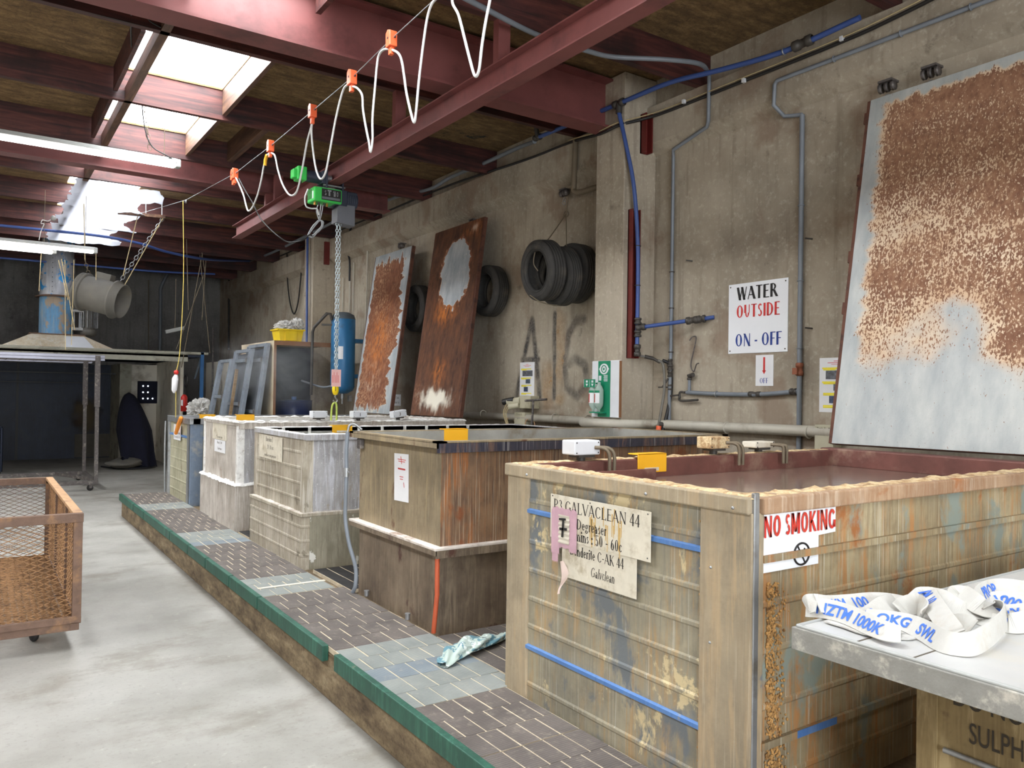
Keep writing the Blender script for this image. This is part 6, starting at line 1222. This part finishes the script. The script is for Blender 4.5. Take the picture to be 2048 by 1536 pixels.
# ================================================================= far booth, hood, duct
QX1, QY0, QY1, QZ = 3.62, 16.0, 20.5, 2.33
bw = MB(); bw.box(LX+.3, QX1-.2, QY1-.03, QY1, 0, 2.15)
T = thing('spray_booth', 'dark open-fronted booth with a dusty beam across the far end of the hall', 'booth', (0.0, 18.2, 0))
part('back_panel', bw, M['booth_dark'], T); part('roof', MB().box(LX+.3, QX1, QY0, QY1, QZ-.10, QZ-.06), M['booth_dark'], T)
part('front_beam', MB().box(LX+.3, QX1+.12, QY0-.02, QY0+.06, QZ-.045, QZ), M['booth_beam'], T, bevel=.004); part('fascia', MB().box(LX+.3, QX1-.25, QY0, QY0+.03, QZ-.19, QZ-.05), M['booth_beam'], T)
part('side_wall', MB().box(QX1-.20, QX1-.14, QY0+.9, QY1, 0, 2.2), M['panel_white'], T); part('inner_return', MB().box(2.62, 2.85, QY1-1.4, QY1-.03, 0, 2.15), M['booth_beam'], T); part('white_end', MB().box(2.85, QX1-.2, QY1-1.1, QY1-1.05, 0, 2.15), M['panel_white'], T)
part('corner_post', MB().box(QX1-.02, QX1+.04, QY0-.02, QY0+.04, 0, QZ), plain('blue_post_paint', lin(40,90,140), .5), T, 'blue corner post'); part('post_brace', MB().bar((QX1+.01, QY0+.03, QZ-.05), (QX1+.01, QY0+.6, QZ-.5), .03), M['blue_grey'], T)
for x in (-1.6, .75): part('panel_joint', MB().box(x, x+.05, QY1-.05, QY1-.03, 0, 2.15), M['black'], T)
part('hanging_rail', MB().bar((LX+.4, 19.6, 1.93), (2.6, 19.6, 1.93), .03).bar((LX+.4, 19.9, 1.72), (2.2, 19.9, 1.72), .02), M['black'], T)
part('lower_board', MB().box(1.9, 2.65, QY1-.06, QY1-.035, .02, .55), plain('patched_grey_board', lin(84,80,72), .8), T)
m = MB().grid(lambda u, v: Vector((1.75+.75*u, QY1-.036, .55+1.0*v)), 30, 30); m.at = {'p': [max(0, min(1, 1.25-((i % 31-15)/13)**2-((i//31-13)/13)**2 + .6*fbm((i % 31*.2, i//31*.2, 1), 1, 3))) for i in range(31*31)]}
t = NT('overspray_patch'); t.set(t.ramp(t.noise(t.co(), 3, 5), [(.35, lin(70,48,30)), (.65, lin(126,112,74))]), .9); tr = t.n('ShaderNodeBsdfTransparent'); mx = t.n('ShaderNodeMixShader'); t.l(t.math('MULTIPLY', t.attr('p'), .6), mx.inputs[0]); t.l(tr.outputs[0], mx.inputs[1]); t.l(t.b.outputs[0], mx.inputs[2]); t.l(mx.outputs[0], t.o.inputs[0])
part('overspray_patch', m, t.m, T)
o = single('control_panel', MB().box(3.02, 3.42, QY1-1.22, QY1-1.11, 1.28, 1.78), M['navy'], 'dark control panel with small lit indicators on the white booth wall', 'control panel', bevel=.01)
led = emitter('indicator_led', (.8, .9, 1.0), 3)
for i, (dx, dz) in enumerate(((-.1,.14),(.0,.14),(-.1,.0),(.0,.0),(-.1,-.14),(.0,-.14),(.1,-.14))): part('indicator', MB().sphere((3.22+dx, QY1-1.23, 1.53+dz), .016, n=8, m=6), led, o)
xe = at(377, 805, x=QX1-.21); o = single('fire_extinguisher', MB().lathe([(0,-.17),(.06,-.17),(.062,.1),(.03,.15),(0,.16)], xe-Vector((.08,0,0)), (0,0,1), 16), M['red'], 'small red fire extinguisher on the booth side wall', 'fire extinguisher')
part('label', MB().grid(lambda u, v: xe-Vector((.08,0,0))+Vector((-.064*cos(.6-u*1.6), -.064*sin(.6+u*.9), -.06+.11*v)), 6, 2), M['white_paper'], o); part('valve', MB().cyl(xe+Vector((-.08,0,.15)), xe+Vector((-.08,0,.2)), .02, 8), M['cable_black'], o)
single('hose_reel', MB().torus(xe+Vector((-.05,.0,.42)), .12, .02, (1,0,0), 18, 6).tube(smooth_path([xe+Vector((-.05,.1,.36)), xe+Vector((-.06,.16,.1)), xe+Vector((-.06,.12,-.2))], 5), .015, 6), M['cable_black'], 'black hose looped on the booth side wall above the extinguisher', 'hose')
# covered upright
def drape(u, v):
    a = v*2*pi; h = 1.55*(1-u); r_ = .01+.41*min(1, u*2.0)**.5-.03*u; k = 1+.10*sin(5*a+u*3)*u+.08*sin(9*a)*u
    return Vector((2.72+.1*u+cos(a)*r_*.8*k - .12*(1-u), 17.7+sin(a)*r_*k, max(.012, h-.02)))
single('draped_cover', MB().grid(drape, 30, 40), M['navy'], 'navy cloth cover draped over an upright object beside the booth', 'cover')
single('floor_hose', MB().tube(smooth_path([(2.15,17.9,.02),(2.4,17.3,.02),(2.9,17.2,.02),(3.1,17.6,.02),(2.7,17.9,.02),(2.3,17.7,.02)], 6), .018, 7), M['black'], 'black hose coiled on the floor beside the draped cover', 'hose')
single('sack', MB().grid(lambda u, v: Vector((2.5+.34*cos(v*2*pi)*sin(pi*max(.02, u))**.5*(1+.2*fbm((u*3, v*4, 0), 1, 3)), 17.35+.3*sin(v*2*pi)*sin(pi*max(.02, u))**.5, .005+.2*(1-u)**.8*(1+.3*fbm((v*5, u*2, 4), 1, 3)))), 14, 24), M['fan_grey'], 'crumpled grey sack on the floor by the draped cover', 'sack')
# small trolley inside the booth
T = thing('tube_trolley', 'low dark tube trolley standing inside the booth', 'trolley', (-.1, 17.4, 0)); dk = plain('dark_blue_tube', lin(34,42,62), .4, .3)
for x in (-.9, .42):
    for y in (17.1, 17.7): part('upright', MB().cyl((x, y, .06), (x, y, .86), .022, 8), dk, T)
for z in (.2, .42): part('rail', MB().tube([(-.9,17.1,z),(.42,17.1,z),(.42,17.7,z),(-.9,17.7,z)], .022, 8, closed=True), dk, T)
for x in (-.85, .38):
    for y in (17.15, 17.65): part('castor', MB().lathe([(0,-.02),(.04,-.02),(.04,.02),(0,.02)], (x, y, .042), (0,1,0), 14), M['mat_dark'], T)
# hood and duct
hx, hy = 1.27, 17.4
T = thing('exhaust_hood', 'stained cream sheet-metal hood on the booth roof under the duct', 'hood', (hx, hy, QZ-.06))
H = MB(); q = [(hx-1.05, hy-.9), (hx+1.05, hy-.9), (hx+1.05, hy+.9), (hx-1.05, hy+.9)]; q2 = [(hx-.42, hy-.34), (hx+.42, hy-.34), (hx+.42, hy+.34), (hx-.42, hy+.34)]; zt = 2.61
H.add([(x, y, QZ-.06) for x, y in q]+[(x, y, zt) for x, y in q2], [(k, (k+1) % 4, 4+(k+1) % 4, 4+k) for k in range(4)]+[(4,5,6,7)]); part('cone', H, M['hood'], T)
fx = lambda s_, z: Vector((hx+s_, hy-.9+.56*((z-2.27)/.34)-.012, z)); part('white_patch', MB().add([fx(.1,2.34), fx(.58,2.34), fx(.43,2.58), fx(.1,2.58)], [(0,1,2,3)]), M['sign_white'], T); part('lip', MB().box(hx-.46, hx+.46, hy-.37, hy+.37, zt-.006, zt+.012), M['rust_frame'], T)
T = thing('exhaust_duct', 'thick vertical duct, grey above and peeling blue below, up to the roof', 'duct', (hx, hy, zt+.012))
R_ = .295
part('lower_duct', MB().lathe([(R_,zt+.012),(R_,3.33)], (hx,hy,0), (0,0,1), 36), M['duct_blue'], T, 'peeling blue lower duct'); part('upper_duct', MB().lathe([(R_,3.36),(R_,4.10),(R_-.02,4.10),(R_-.02,4.55)], (hx,hy,0), (0,0,1), 36), M['duct_grey'], T)
part('flange', MB().lathe([(R_,3.325),(R_+.07,3.325),(R_+.07,3.34),(R_+.0,3.365)], (hx,hy,0), (0,0,1), 36), M['rust_frame'], T, 'rusty flange')
m = MB()
for k in range(8): m.sphere((hx-R_*.35, hy-R_*.945, 3.42+k*.09), .008, n=6, m=4)
part('rivet', m, M['fitting'], T); part('handle', MB().torus((hx-R_*.93, hy-R_*.4, 3.7), .05, .008, (1,.5,0), 14, 6), M['galv'], T)
mo = Vector((hx+.52, hy-.2, 2.93)); T = thing('duct_motor', 'finned electric motor on a bracket beside the blue duct', 'motor', mo-Vector((0,0,.25)))
part('body', MB().cyl(mo-Vector((0,0,.2)), mo+Vector((0,0,.17)), .12, 20), M['fan_grey'], T); part('fan_cowl', MB().lathe([(.0,-.33),(.11,-.32),(.145,-.28),(.145,-.2),(.12,-.2)], mo, (0,0,1), 20), M['fan_grey'], T)
for k in range(14): a_ = k*2*pi/14; d = Vector((cos(a_), sin(a_), 0)); part('fin', MB().obox(mo+d*.14, d*.025, d.cross(AU)*.005, AU*.16), M['galv'], T)

for za, zb in ((.13,.17),(-.22,-.17)): part('mount', MB().box(mo.x-.29, mo.x-.1, mo.y-.1, mo.y+.1, mo.z+za, mo.z+zb), M['white_enamel'], T)
part('tie_rod', MB().cyl((mo.x-.25, mo.y-.08, mo.z-.2), (mo.x-.25, mo.y-.08, mo.z+.15), .014, 8).cyl((mo.x-.13, mo.y-.08, mo.z-.2), (mo.x-.13, mo.y-.08, mo.z+.15), .014, 8), M['galv'], T); part('arm', MB().box(hx+.2, mo.x+.1, mo.y-.03, mo.y+.03, mo.z+.24, mo.z+.27), M['black'], T)
# light on the far wall, vertical pipes on the back wall
p = at(350, 660, y=16.5); single('emergency_light', MB().obox(p, Vector((.17,0,.05)), (0,.05,0), (-.01,0,.035)), M['white_enamel'], 'tilted white unlit light hanging over the booth roof', 'light', bevel=.012)
single('light_wire', MB().tube([p, p+Vector((0,0,1.0))], .006, 6), M['wire'], 'thin cord the tilted white light hangs from', 'cord')
single('back_pipe', MB().tube(smooth_path([at(337, 545, y=BY-.05), at(322, 575, y=BY-.05), at(321, 600, y=BY-.05), at(320, 700, y=BY-.05)], 4), .04, 8), M['conduit'], 'grey pipe with an offset on the back wall', 'pipe')
single('back_pipe', MB().tube([at(297, 560, y=BY-.03), at(297, 700, y=BY-.03)], .012, 6), M['wire'], 'thin dark conduit on the back wall beside the offset pipe', 'pipe')
single('corner_conduit', MB().tube([aw(458, 560, .03), aw(457, 700, .03)], .022, 6), M['cable_black'], 'dark cable running down the wall near the far corner', 'cable')
# ================================================================= far right corner: panels, frames, cabinet, receiver
o = single('panel_screen', MB().box(4.47, 4.5, 14.6, 19.3, 0, 2.24), M['panel_white'], 'off-white low panel wall standing before the far corner', 'panel')
for y in (15.6, 16.7, 17.9): part('panel_gap', MB().box(4.466, 4.47, y-.008, y+.008, 0, 2.24), M['ink_grey'], o)
single('dark_rod', MB().cyl((4.40, 18.3, 0), (4.42, 18.5, 3.0), .02, 8), M['steel_dark'], 'dark rod leaning against the off-white panels', 'rod'); single('short_stick', MB().cyl((4.30, 17.2, 0), (4.38, 17.2, 1.6), .025, 8), M['ridge'], 'short timber stick leaning on the off-white panels', 'stick')
gx = at(505, 850, y=14.0)
T = thing('cabinet', 'open-fronted pale plywood cabinet with brown edging by the far column', 'cabinet', (4.3, 13.0, 0)); cx0, cx1, cy0, cy1, cz = 3.80, 4.83, 12.1, 13.9, 2.39
part('side_panel', MB().box(cx0, cx0+.03, cy0, cy1, 0, cz), M['ply'], T); part('top_panel', MB().box(cx0+.03, cx1, cy0, cy0+1.2, cz-.03, cz), M['ply'], T)
part('edging', MB().box(cx0-.002, cx0+.035, cy0-.012, cy0, 0, cz).box(cx0+.035, cx1+.1, cy0-.012, cy0, cz-.07, cz), M['brown_edge'], T); part('back_panel', MB().box(cx0+.03, cx1, cy0+1.2, cy0+1.22, 0, cz-.03), M['booth_dark'], T); part('shelf', MB().box(cx0+.03, cx1, cy0+.15, cy0+1.2, .55, .58), M['ply'], T)
o = single('drum', MB().lathe([(0,0),(.29,0),(.30,.02),(.30,.28),(.31,.3),(.30,.32),(.30,.58),(.31,.6),(.30,.62),(.30,.86),(.31,.88),(.28,.88),(.05,.9),(0,.9)], (4.32, cy0+.6, .581), (0,0,1), 28), plain('dark_blue_drum', lin(26,44,92), .35), 'dark blue plastic drum inside the plywood cabinet', 'drum')
part('bung', MB().cyl((4.28, cy0+.45, 1.47), (4.28, cy0+.45, 1.52), .04, 12), plain('blue_bung', lin(50,96,160), .4), o)
bx0, bx1, by0, by1, bz = 3.88, 4.28, 12.14, 12.5, cz
T = thing('storage_bin', 'bright yellow plastic bin of bagged stuff on top of the plywood cabinet', 'bin', ((bx0+bx1)/2, (by0+by1)/2, bz)); m = MB(); B1 = [(bx0+.03,by0+.02),(bx1-.03,by0+.02),(bx1-.03,by1-.02),(bx0+.03,by1-.02)]; B2 = [(bx0,by0),(bx1,by0),(bx1,by1),(bx0,by1)]; z1 = bz+.19
m.add([(x,y,bz+.002) for x,y in B1]+[(x,y,z1) for x,y in B2]+[(x*.96+.04*4.08,y*.96+.04*12.32,z1) for x,y in B2]+[(x*.96+.04*4.08,y*.96+.04*12.32,bz+.02) for x,y in B1], [(k,(k+1)%4,4+(k+1)%4,4+k) for k in range(4)]+[(4+k,4+(k+1)%4,8+(k+1)%4,8+k) for k in range(4)]+[(8+k,8+(k+1)%4,12+(k+1)%4,12+k) for k in range(4)]+[(12,13,14,15),(3,2,1,0)]); part('body', m, M['yellow'], T, bevel=.004)
part('rim', MB().box(bx0-.018,bx1+.018,by0-.018,by0,z1-.02,z1).box(bx0-.018,bx1+.018,by1,by1+.018,z1-.02,z1).box(bx0-.018,bx0,by0,by1,z1-.02,z1).box(bx1,bx1+.018,by0,by1,z1-.02,z1), M['yellow'], T); 
L = MB(); lay(L, font_geo('FILTERS' if False else 'TIMES', .05), ((bx0+bx1)/2, by0+.002, bz+.10), SX, AU); part('lettering', L, M['rust_top'], T); part('front_rib', MB().box((bx0+bx1)/2-.09,(bx0+bx1)/2+.09,by0-.004,by0+.02,bz+.01,z1-.03), M['yellow'], T)
def bag(cx_, cy_, cz_, rx, ry, rz, s_):
    def f(u, v):
        d = Vector((cos(v*2*pi)*sin(pi*u), sin(v*2*pi)*sin(pi*u), cos(pi*u))); q = 1-1.1*abs(mn.noise(d*2.6+Vector((s_, 0, 0))))-.5*abs(mn.noise(d*6+Vector((0, s_, 0)))) 
        return Vector((cx_+rx*d.x*(.55+.75*q), cy_+ry*d.y*(.55+.75*q), cz_+rz*d.z*(.55+.75*q)))
    return MB().grid(f, 40, 64, False)
single('plastic_bag', bag(4.05, 12.32, z1+.03, .16, .14, .10, 1), M['plastic_clear'], 'crumpled clear plastic bag heaped in the yellow bin', 'bag'); single('plastic_bag', bag(4.24, 12.34, z1+.07, .10, .1, .12, 5), M['plastic_clear'], 'crumpled clear bag spilling over the wall side of the yellow bin', 'bag')
# grey steel frames leaning on the cabinet side
def steel_frame(name, label, y0, y1, xb, xt, z, rails, w=.09):
    T = thing(name, label, 'frame', (xb, (y0+y1)/2, 0), 'grey steel frames leaning on the cabinet'); P = lambda y, v: Vector((xb+(xt-xb)*v, y, .005+z*v))
    for y in (y0, y1): part('stile', MB().bar(P(y, 0), P(y, 1), w, .05, up=(1,0,0)).bar(P(y, 0)+Vector((-.02,0,0)), P(y, 1)+Vector((-.02,0,0)), .02, .07, up=(1,0,0)), M['steel_frame'], T)
    for v in rails: part('rail', MB().bar(P(y0, v), P(y1, v), .07, .05), M['steel_frame'], T)
    for v in rails[1:-1]: part('hinge_plate', MB().obox(P(y0+.12, v)+Vector((-.035,0,0)), (.01,0,0), (0,.04,0), (0,0,.04)), M['steel_dark'], T)
    if len(rails) > 4: part('infill', MB().prism([P(y0, .02)+Vector((.012,0,0)), P(y1, .02)+Vector((.012,0,0)), P(y1, .98)+Vector((.012,0,0)), P(y0, .98)+Vector((.012,0,0))], (.004,0,0)), M['infill'], T)
    return T
M['infill'] = plain('dark_frame_infill', lin(84,88,96), .6)
steel_frame('steel_gate', 'grey steel frame leaning outermost, left of the group', 12.9, 13.6, 3.05, 3.40, 2.08, (0, .45, .72, 1)); steel_frame('steel_gate', 'tall grey steel frame leaning in the middle of the group', 12.55, 13.4, 3.28, 3.60, 2.24, (0, .3, .62, .93, 1), .08); steel_frame('steel_gate', 'grey steel frame leaning closest against the plywood cabinet', 12.2, 13.15, 3.45, 3.74, 2.32, (0, .35, .55, .9, 1), .08)
single('timber_stud', MB().bar((3.25, 13.0, 0.02), (3.5, 13.05, 1.95), .05, .04), M['pine'], 'pale timber stud leaning between the grey steel frames', 'timber')
single('rubble_bag', bag(3.3, 14.6, 1.25, .2, .2, .18, 9), M['plastic_clear'], 'small crumpled pale bag behind the olive tank', 'bag'); single('bag_stand', MB().box(3.0, 3.7, 14.3, 14.9, 0, 1.07), M['booth_beam'], 'dusty grey crate under the pale bag behind the olive tank', 'crate')
# air receiver
rc = Vector((4.80, 11.8, 0)); T = thing('air_receiver', 'upright blue air receiver tank mounted on the wall behind the hoist chain', 'air tank', (4.80, 11.8, 1.5))
part('shell', MB().lathe([(0,1.58),(.08,1.585),(.16,1.63),(.188,1.69),(.188,2.76),(.16,2.82),(.08,2.86),(0,2.87)], rc, (0,0,1), 36), M['blue_tank'], T)
part('top_cap', MB().lathe([(.19,2.755),(.165,2.825),(.085,2.866),(0,2.876)], rc, (0,0,1), 36), plain('dusty_blue_cap', lin(84,92,98), .7), T)
for z in (1.86, 2.42): part('bracket', MB().box(4.85, WF, 11.70, 11.90, z-.03, z+.03), M['blue_tank'], T)
part('label', MB().grid(lambda u, v: rc+Vector((-.19*cos(.75+u*.45), -.19*sin(.75+u*.45), 2.12+.2*v)), 6, 2), M['white_paper'], T); part('drain_cock', MB().cyl(rc+Vector((0,0,1.50)), rc+Vector((0,0,1.59)), .03, 10).cyl(rc+Vector((.0,0,1.42)), rc+Vector((0,0,1.5)), .014, 8).box(4.88,4.93,11.72,11.78,1.46,1.56), M['galv'], T)
part('inlet_pipe', MB().tube([at(664, 640, y=11.78), at(661, 628, y=11.8), at(654, 627, y=11.82), at(628, 655, y=12.02), at(625, 664, y=12.04), at(622, 790, y=12.04)], .024, 8), M['fitting'], T)
part('tap', MB().bar(rc+Vector((-.17,0,2.66)), rc+Vector((-.32,.1,2.66)), .03), M['fitting'], T); part('outlet_pipe', MB().tube(smooth_path([rc+Vector((-.18,0,1.70)), rc+Vector((-.3,.1,1.68)), rc+Vector((-.45,.6,1.78))], 4), .016, 8), M['conduit'], T)
# steam over the hot tanks
def steam(c, r, label, dens):
    m = MB().sphere(c, *r, n=24, m=14); v = bpy.data.materials.new('rising_steam'); v.use_nodes = True; t = v.node_tree; t.nodes.clear(); o = t.nodes.new('ShaderNodeOutputMaterial'); p = t.nodes.new('ShaderNodeVolumeScatter'); t.links.new(p.outputs[0], o.inputs['Volume']); p.inputs['Color'].default_value = (.95,.95,.95,1)
    tc = t.nodes.new('ShaderNodeTexCoord'); nz = t.nodes.new('ShaderNodeTexNoise'); nz.inputs['Scale'].default_value = 2.6; nz.inputs['Detail'].default_value = 3; nz.inputs['Distortion'].default_value = .8; t.links.new(tc.outputs['Object'], nz.inputs['Vector'])
    mr = t.nodes.new('ShaderNodeMapRange'); mr.inputs[1].default_value = .42; mr.inputs[2].default_value = .75; mr.inputs[3].default_value = 0; mr.inputs[4].default_value = dens; t.links.new(nz.outputs[0], mr.inputs[0])
    gd = t.nodes.new('ShaderNodeVectorMath'); gd.operation = 'MULTIPLY'; t.links.new(tc.outputs['Object'], gd.inputs[0]); gd.inputs[1].default_value = (1/r[0], 1/r[1], 1/r[2]); sb = t.nodes.new('ShaderNodeVectorMath'); sb.operation = 'SUBTRACT'; t.links.new(gd.outputs[0], sb.inputs[0]); sb.inputs[1].default_value = (0, 0, 1.0)
    ln = t.nodes.new('ShaderNodeVectorMath'); ln.operation = 'LENGTH'; t.links.new(sb.outputs[0], ln.inputs[0]); fo = t.nodes.new('ShaderNodeMapRange'); fo.inputs[1].default_value = .25; fo.inputs[2].default_value = 1.0; fo.inputs[3].default_value = 1; fo.inputs[4].default_value = 0; t.links.new(ln.outputs['Value'], fo.inputs[0])
    mu = t.nodes.new('ShaderNodeMath'); mu.operation = 'MULTIPLY'; t.links.new(mr.outputs[0], mu.inputs[0]); t.links.new(fo.outputs[0], mu.inputs[1]); t.links.new(mu.outputs[0], p.inputs['Density'])
    return single('steam', m, v, label, 'steam', kind='stuff')
steam((3.3, 10.3, 1.85), (1.0, .75, .62), 'pale steam rising from the olive tank in front of the cabinet', 1.0)
# ================================================================= table, webbing strap and bin in the near right corner
TX, TY, TZ = 1.848, 1.343, 1.0
T = thing('work_table', 'white-topped table with a flaking grey edge in the near right corner', 'table', (2.6, .6, 0))
part('top', MB().box(TX+.012, 3.9, -.4, TY-.012, TZ-.03, TZ), M['tabletop'], T); part('edge_board', MB().box(TX, TX+.012, -.4, TY, TZ-.062, TZ-.002).box(TX+.012, 3.9, TY-.012, TY, TZ-.062, TZ-.002), M['table_edge'], T, bevel=.002)
part('edge_bead', MB().tube([(TX+.012, -.4, TZ+.001), (TX+.012, TY-.01, TZ+.001)], .005, 8).tube([(TX+.012, TY-.01, TZ+.001), (3.9, TY-.01, TZ+.001)], .005, 8), M['white_enamel'], T)
part('top_seam', MB().box(TX+.02, 2.6, 1.163, 1.168, TZ, TZ+.0012).box(TX+.02, 2.6, 1.018, 1.022, TZ, TZ+.0012).box(TX+.02, 2.6, .72, .724, TZ, TZ+.0012), M['ink_grey'], T)
for x, y in ((3.75, -.3), (3.75, 1.2), (TX+1.6, -.3)): part('leg', MB().box(x, x+.06, y, y+.06, 0, TZ-.03), M['table_edge'], T)
UX, UY = 2.2, 1.178
T = thing('sulphuric_bin', 'olive-brown stained bin stencilled SULPHURIC under the white table', 'bin', (2.6, .6, 0))
part('body', MB().box(UX, 3.4, -.3, UY, .02, .92), M['bin_olive'], T, bevel=.01); part('corner_strip', MB().box(UX-.006, UX+.05, UY-.05, UY+.006, .0, .925), M['bin_olive'], T)
part('band', MB().tube([(UX-.006, UY-.07, .67), (UX-.006, .6, .665), (UX-.006, -.2, .66)], .008, 8), M['galv'], T)
L = MB(); lay(L, font_geo('SULPHURIC', .078, .004, .60), (UX-.001, .925, .712), AX, AU); part('lettering', L, M['stencil'], T, 'faded black stencil'); L = MB(); lay(L, font_geo('DO NOT', .078, .008, .66), (UX-.001, .985, .80), AX, AU); part('lettering', L, M['stencil'], T); L = MB(); lay(L, font_geo('ACID', .07, .006, .66), (UX-.001, 1.03, .575), AX, AU); part('lettering', L, M['stencil'], T)
# webbing strap: one ribbon folded over itself, stencil letters bent along it
def ribbon(path, w, t=.0022, tilt=None, k=10):
    """path points (x,y,z); tilt = angle from flat at each point"""
    P = smooth_path(path, k); n = len(P); Tl = []
    for i in range(n):
        s_ = i/(n-1)*(len(path)-1); a = int(min(len(path)-2, s_)); Tl.append(tilt[a]+(tilt[a+1]-tilt[a])*(s_-a))
    fr_ = []
    for i in range(n):
        d = (P[min(n-1, i+1)]-P[max(0, i-1)]).normalized(); sd_ = d.cross(AU); sd_ = sd_.normalized() if sd_.length > .05 else Vector((0,1,0)); up_ = sd_.cross(d); a = math.radians(Tl[i])
        fr_.append((P[i], sd_*cos(a)+up_*sin(a), up_*cos(a)-sd_*sin(a)))
    m = MB(); vs = []
    for p, s_, u_ in fr_: vs += [p-s_*w/2+u_*t, p+s_*w/2+u_*t, p+s_*w/2-u_*t, p-s_*w/2-u_*t]
    m.add(vs, [(i*4+q, i*4+(q+1) % 4, i*4+4+(q+1) % 4, i*4+4+q) for i in range(n-1) for q in range(4)]+[(3,2,1,0), tuple(4*(n-1)+q for q in range(4))], False)
    ln = [0]
    for i in range(1, n): ln.append(ln[-1]+(P[i]-P[i-1]).length)
    return m, (fr_, ln, w, t)
def on_ribbon(mb, geo, R, s0, side=1, flip=1):
    fr_, ln, w, t = R; vs = []
    for a, b in geo[0]:
        s_ = max(0, min(ln[-1]-1e-6, s0+a*flip)); i = 0
        while i < len(ln)-2 and ln[i+1] < s_: i += 1
        q = (s_-ln[i])/max(1e-9, ln[i+1]-ln[i]); p = fr_[i][0].lerp(fr_[i+1][0], q); sd_ = fr_[i][1].lerp(fr_[i+1][1], q); up_ = fr_[i][2].lerp(fr_[i+1][2], q).normalized()
        vs.append(p+sd_*(-b*flip)+up_*side*(t+.0012))
    return mb.add(vs, geo[1])
def tp_(u, v, h=0): 
    return at(u, v, z=TZ+h)
T = thing('lifting_strap', 'tangled white webbing strap stencilled in blue lying on the white table', 'strap', (2.05, 1.15, TZ))
SW = .056
def strap(pts, tilts, text=None, s0=.02, side=1, flip=1, size=.044, sx=.92, w=SW):
    P = [tp_(u, v, h) for u, v, h in pts]; m, R = ribbon(P, w, .0018, tilts); o = part('webbing_run', m, M['strap'], T)
    if text:
        L = MB(); vs, fs = font_geo(text, size, .03, sx); mx = min(p[0] for p in vs); L = on_ribbon(L, ([(a-mx, b-size*.36) for a, b in vs], fs), R, s0, side, flip); part('stencil_letters', L, M['strap_ink'], o)
strap([(1612,1214,.026),(1640,1216,.03),(1668,1221,.032),(1702,1232,.032),(1740,1250,.03),(1775,1264,.03),(1802,1268,.03)], [-62,-62,-60,-56,-50,-40,-30], 'NZTM 1000K', .03)
strap([(1634,1206,.045),(1665,1209,.035),(1705,1206,.03),(1750,1202,.03),(1790,1204,.028),(1835,1214,.02)], [-50,-50,-45,-45,-40,-30], 'KM  100', .06)
strap([(1612,1214,.026),(1616,1208,.036),(1634,1206,.045)], [-62,-70,-50])
strap([(1720,1240,.012),(1745,1228,.02),(1768,1212,.03),(1795,1203,.03)], [-30,-40,-45,-40], '10P', .02)
strap([(1660,1240,.006),(1700,1252,.006),(1735,1264,.006),(1760,1268,.004)], [0,0,0,0])
strap([(1730,1232,.024),(1775,1238,.026),(1815,1246,.026),(1850,1262,.026),(1880,1280,.026),(1910,1288,.027),(1945,1287,.03),(1980,1268,.034),(2008,1240,.036),(2012,1222,.036),(1985,1214,.034),(1950,1222,.03)], [-30,-35,-42,-55,-62,-66,-72,-78,-82,-70,-50,-30], 'OKG   SWL', .03)
strap([(1800,1222,.02),(1812,1212,.034),(1835,1208,.036),(1848,1222,.03),(1838,1238,.012)], [-60,-70,-75,-70,-60])
strap([(1830,1205,.03),(1852,1188,.05),(1862,1200,.05),(1880,1228,.042),(1900,1255,.03),(1908,1268,.02)], [-40,-40,-38,-36,-34,-30], 'TM  10', .035)
strap([(1852,1188,.05),(1880,1196,.05),(1905,1210,.04),(1935,1222,.03),(1960,1226,.024)], [-40,-50,-40,-30,-20])
strap([(1780,1262,.004),(1800,1272,.004),(1815,1270,.004)], [0,0,0])
strap([(1905,1205,.04),(1920,1186,.06),(1945,1202,.055),(1968,1218,.04),(1995,1222,.03)], [-50,-40,-45,-40,-30])
strap([(1958,1212,.04),(1962,1190,.06),(1985,1178,.062),(2020,1176,.06),(2065,1184,.058),(2110,1196,.05)], [-70,-66,-62,-60,-58,-50], 'PROP', .075)
strap([(1962,1210,.03),(2000,1200,.04),(2035,1208,.04),(2080,1220,.036)], [-40,-45,-50,-50], '1000', .06)
strap([(1935,1226,.02),(1980,1226,.02),(2020,1228,.026),(2070,1224,.03)], [-40,-45,-50,-50], 'NYRTY', .02)
strap([(1900,1218,.016),(1950,1232,.014),(2000,1246,.018),(2035,1246,.026),(2080,1236,.03)], [-20,-25,-40,-60,-60], 'H', .15)
strap([(1905,1258,.01),(1925,1248,.016),(1945,1256,.012)], [-50,-60,-40])
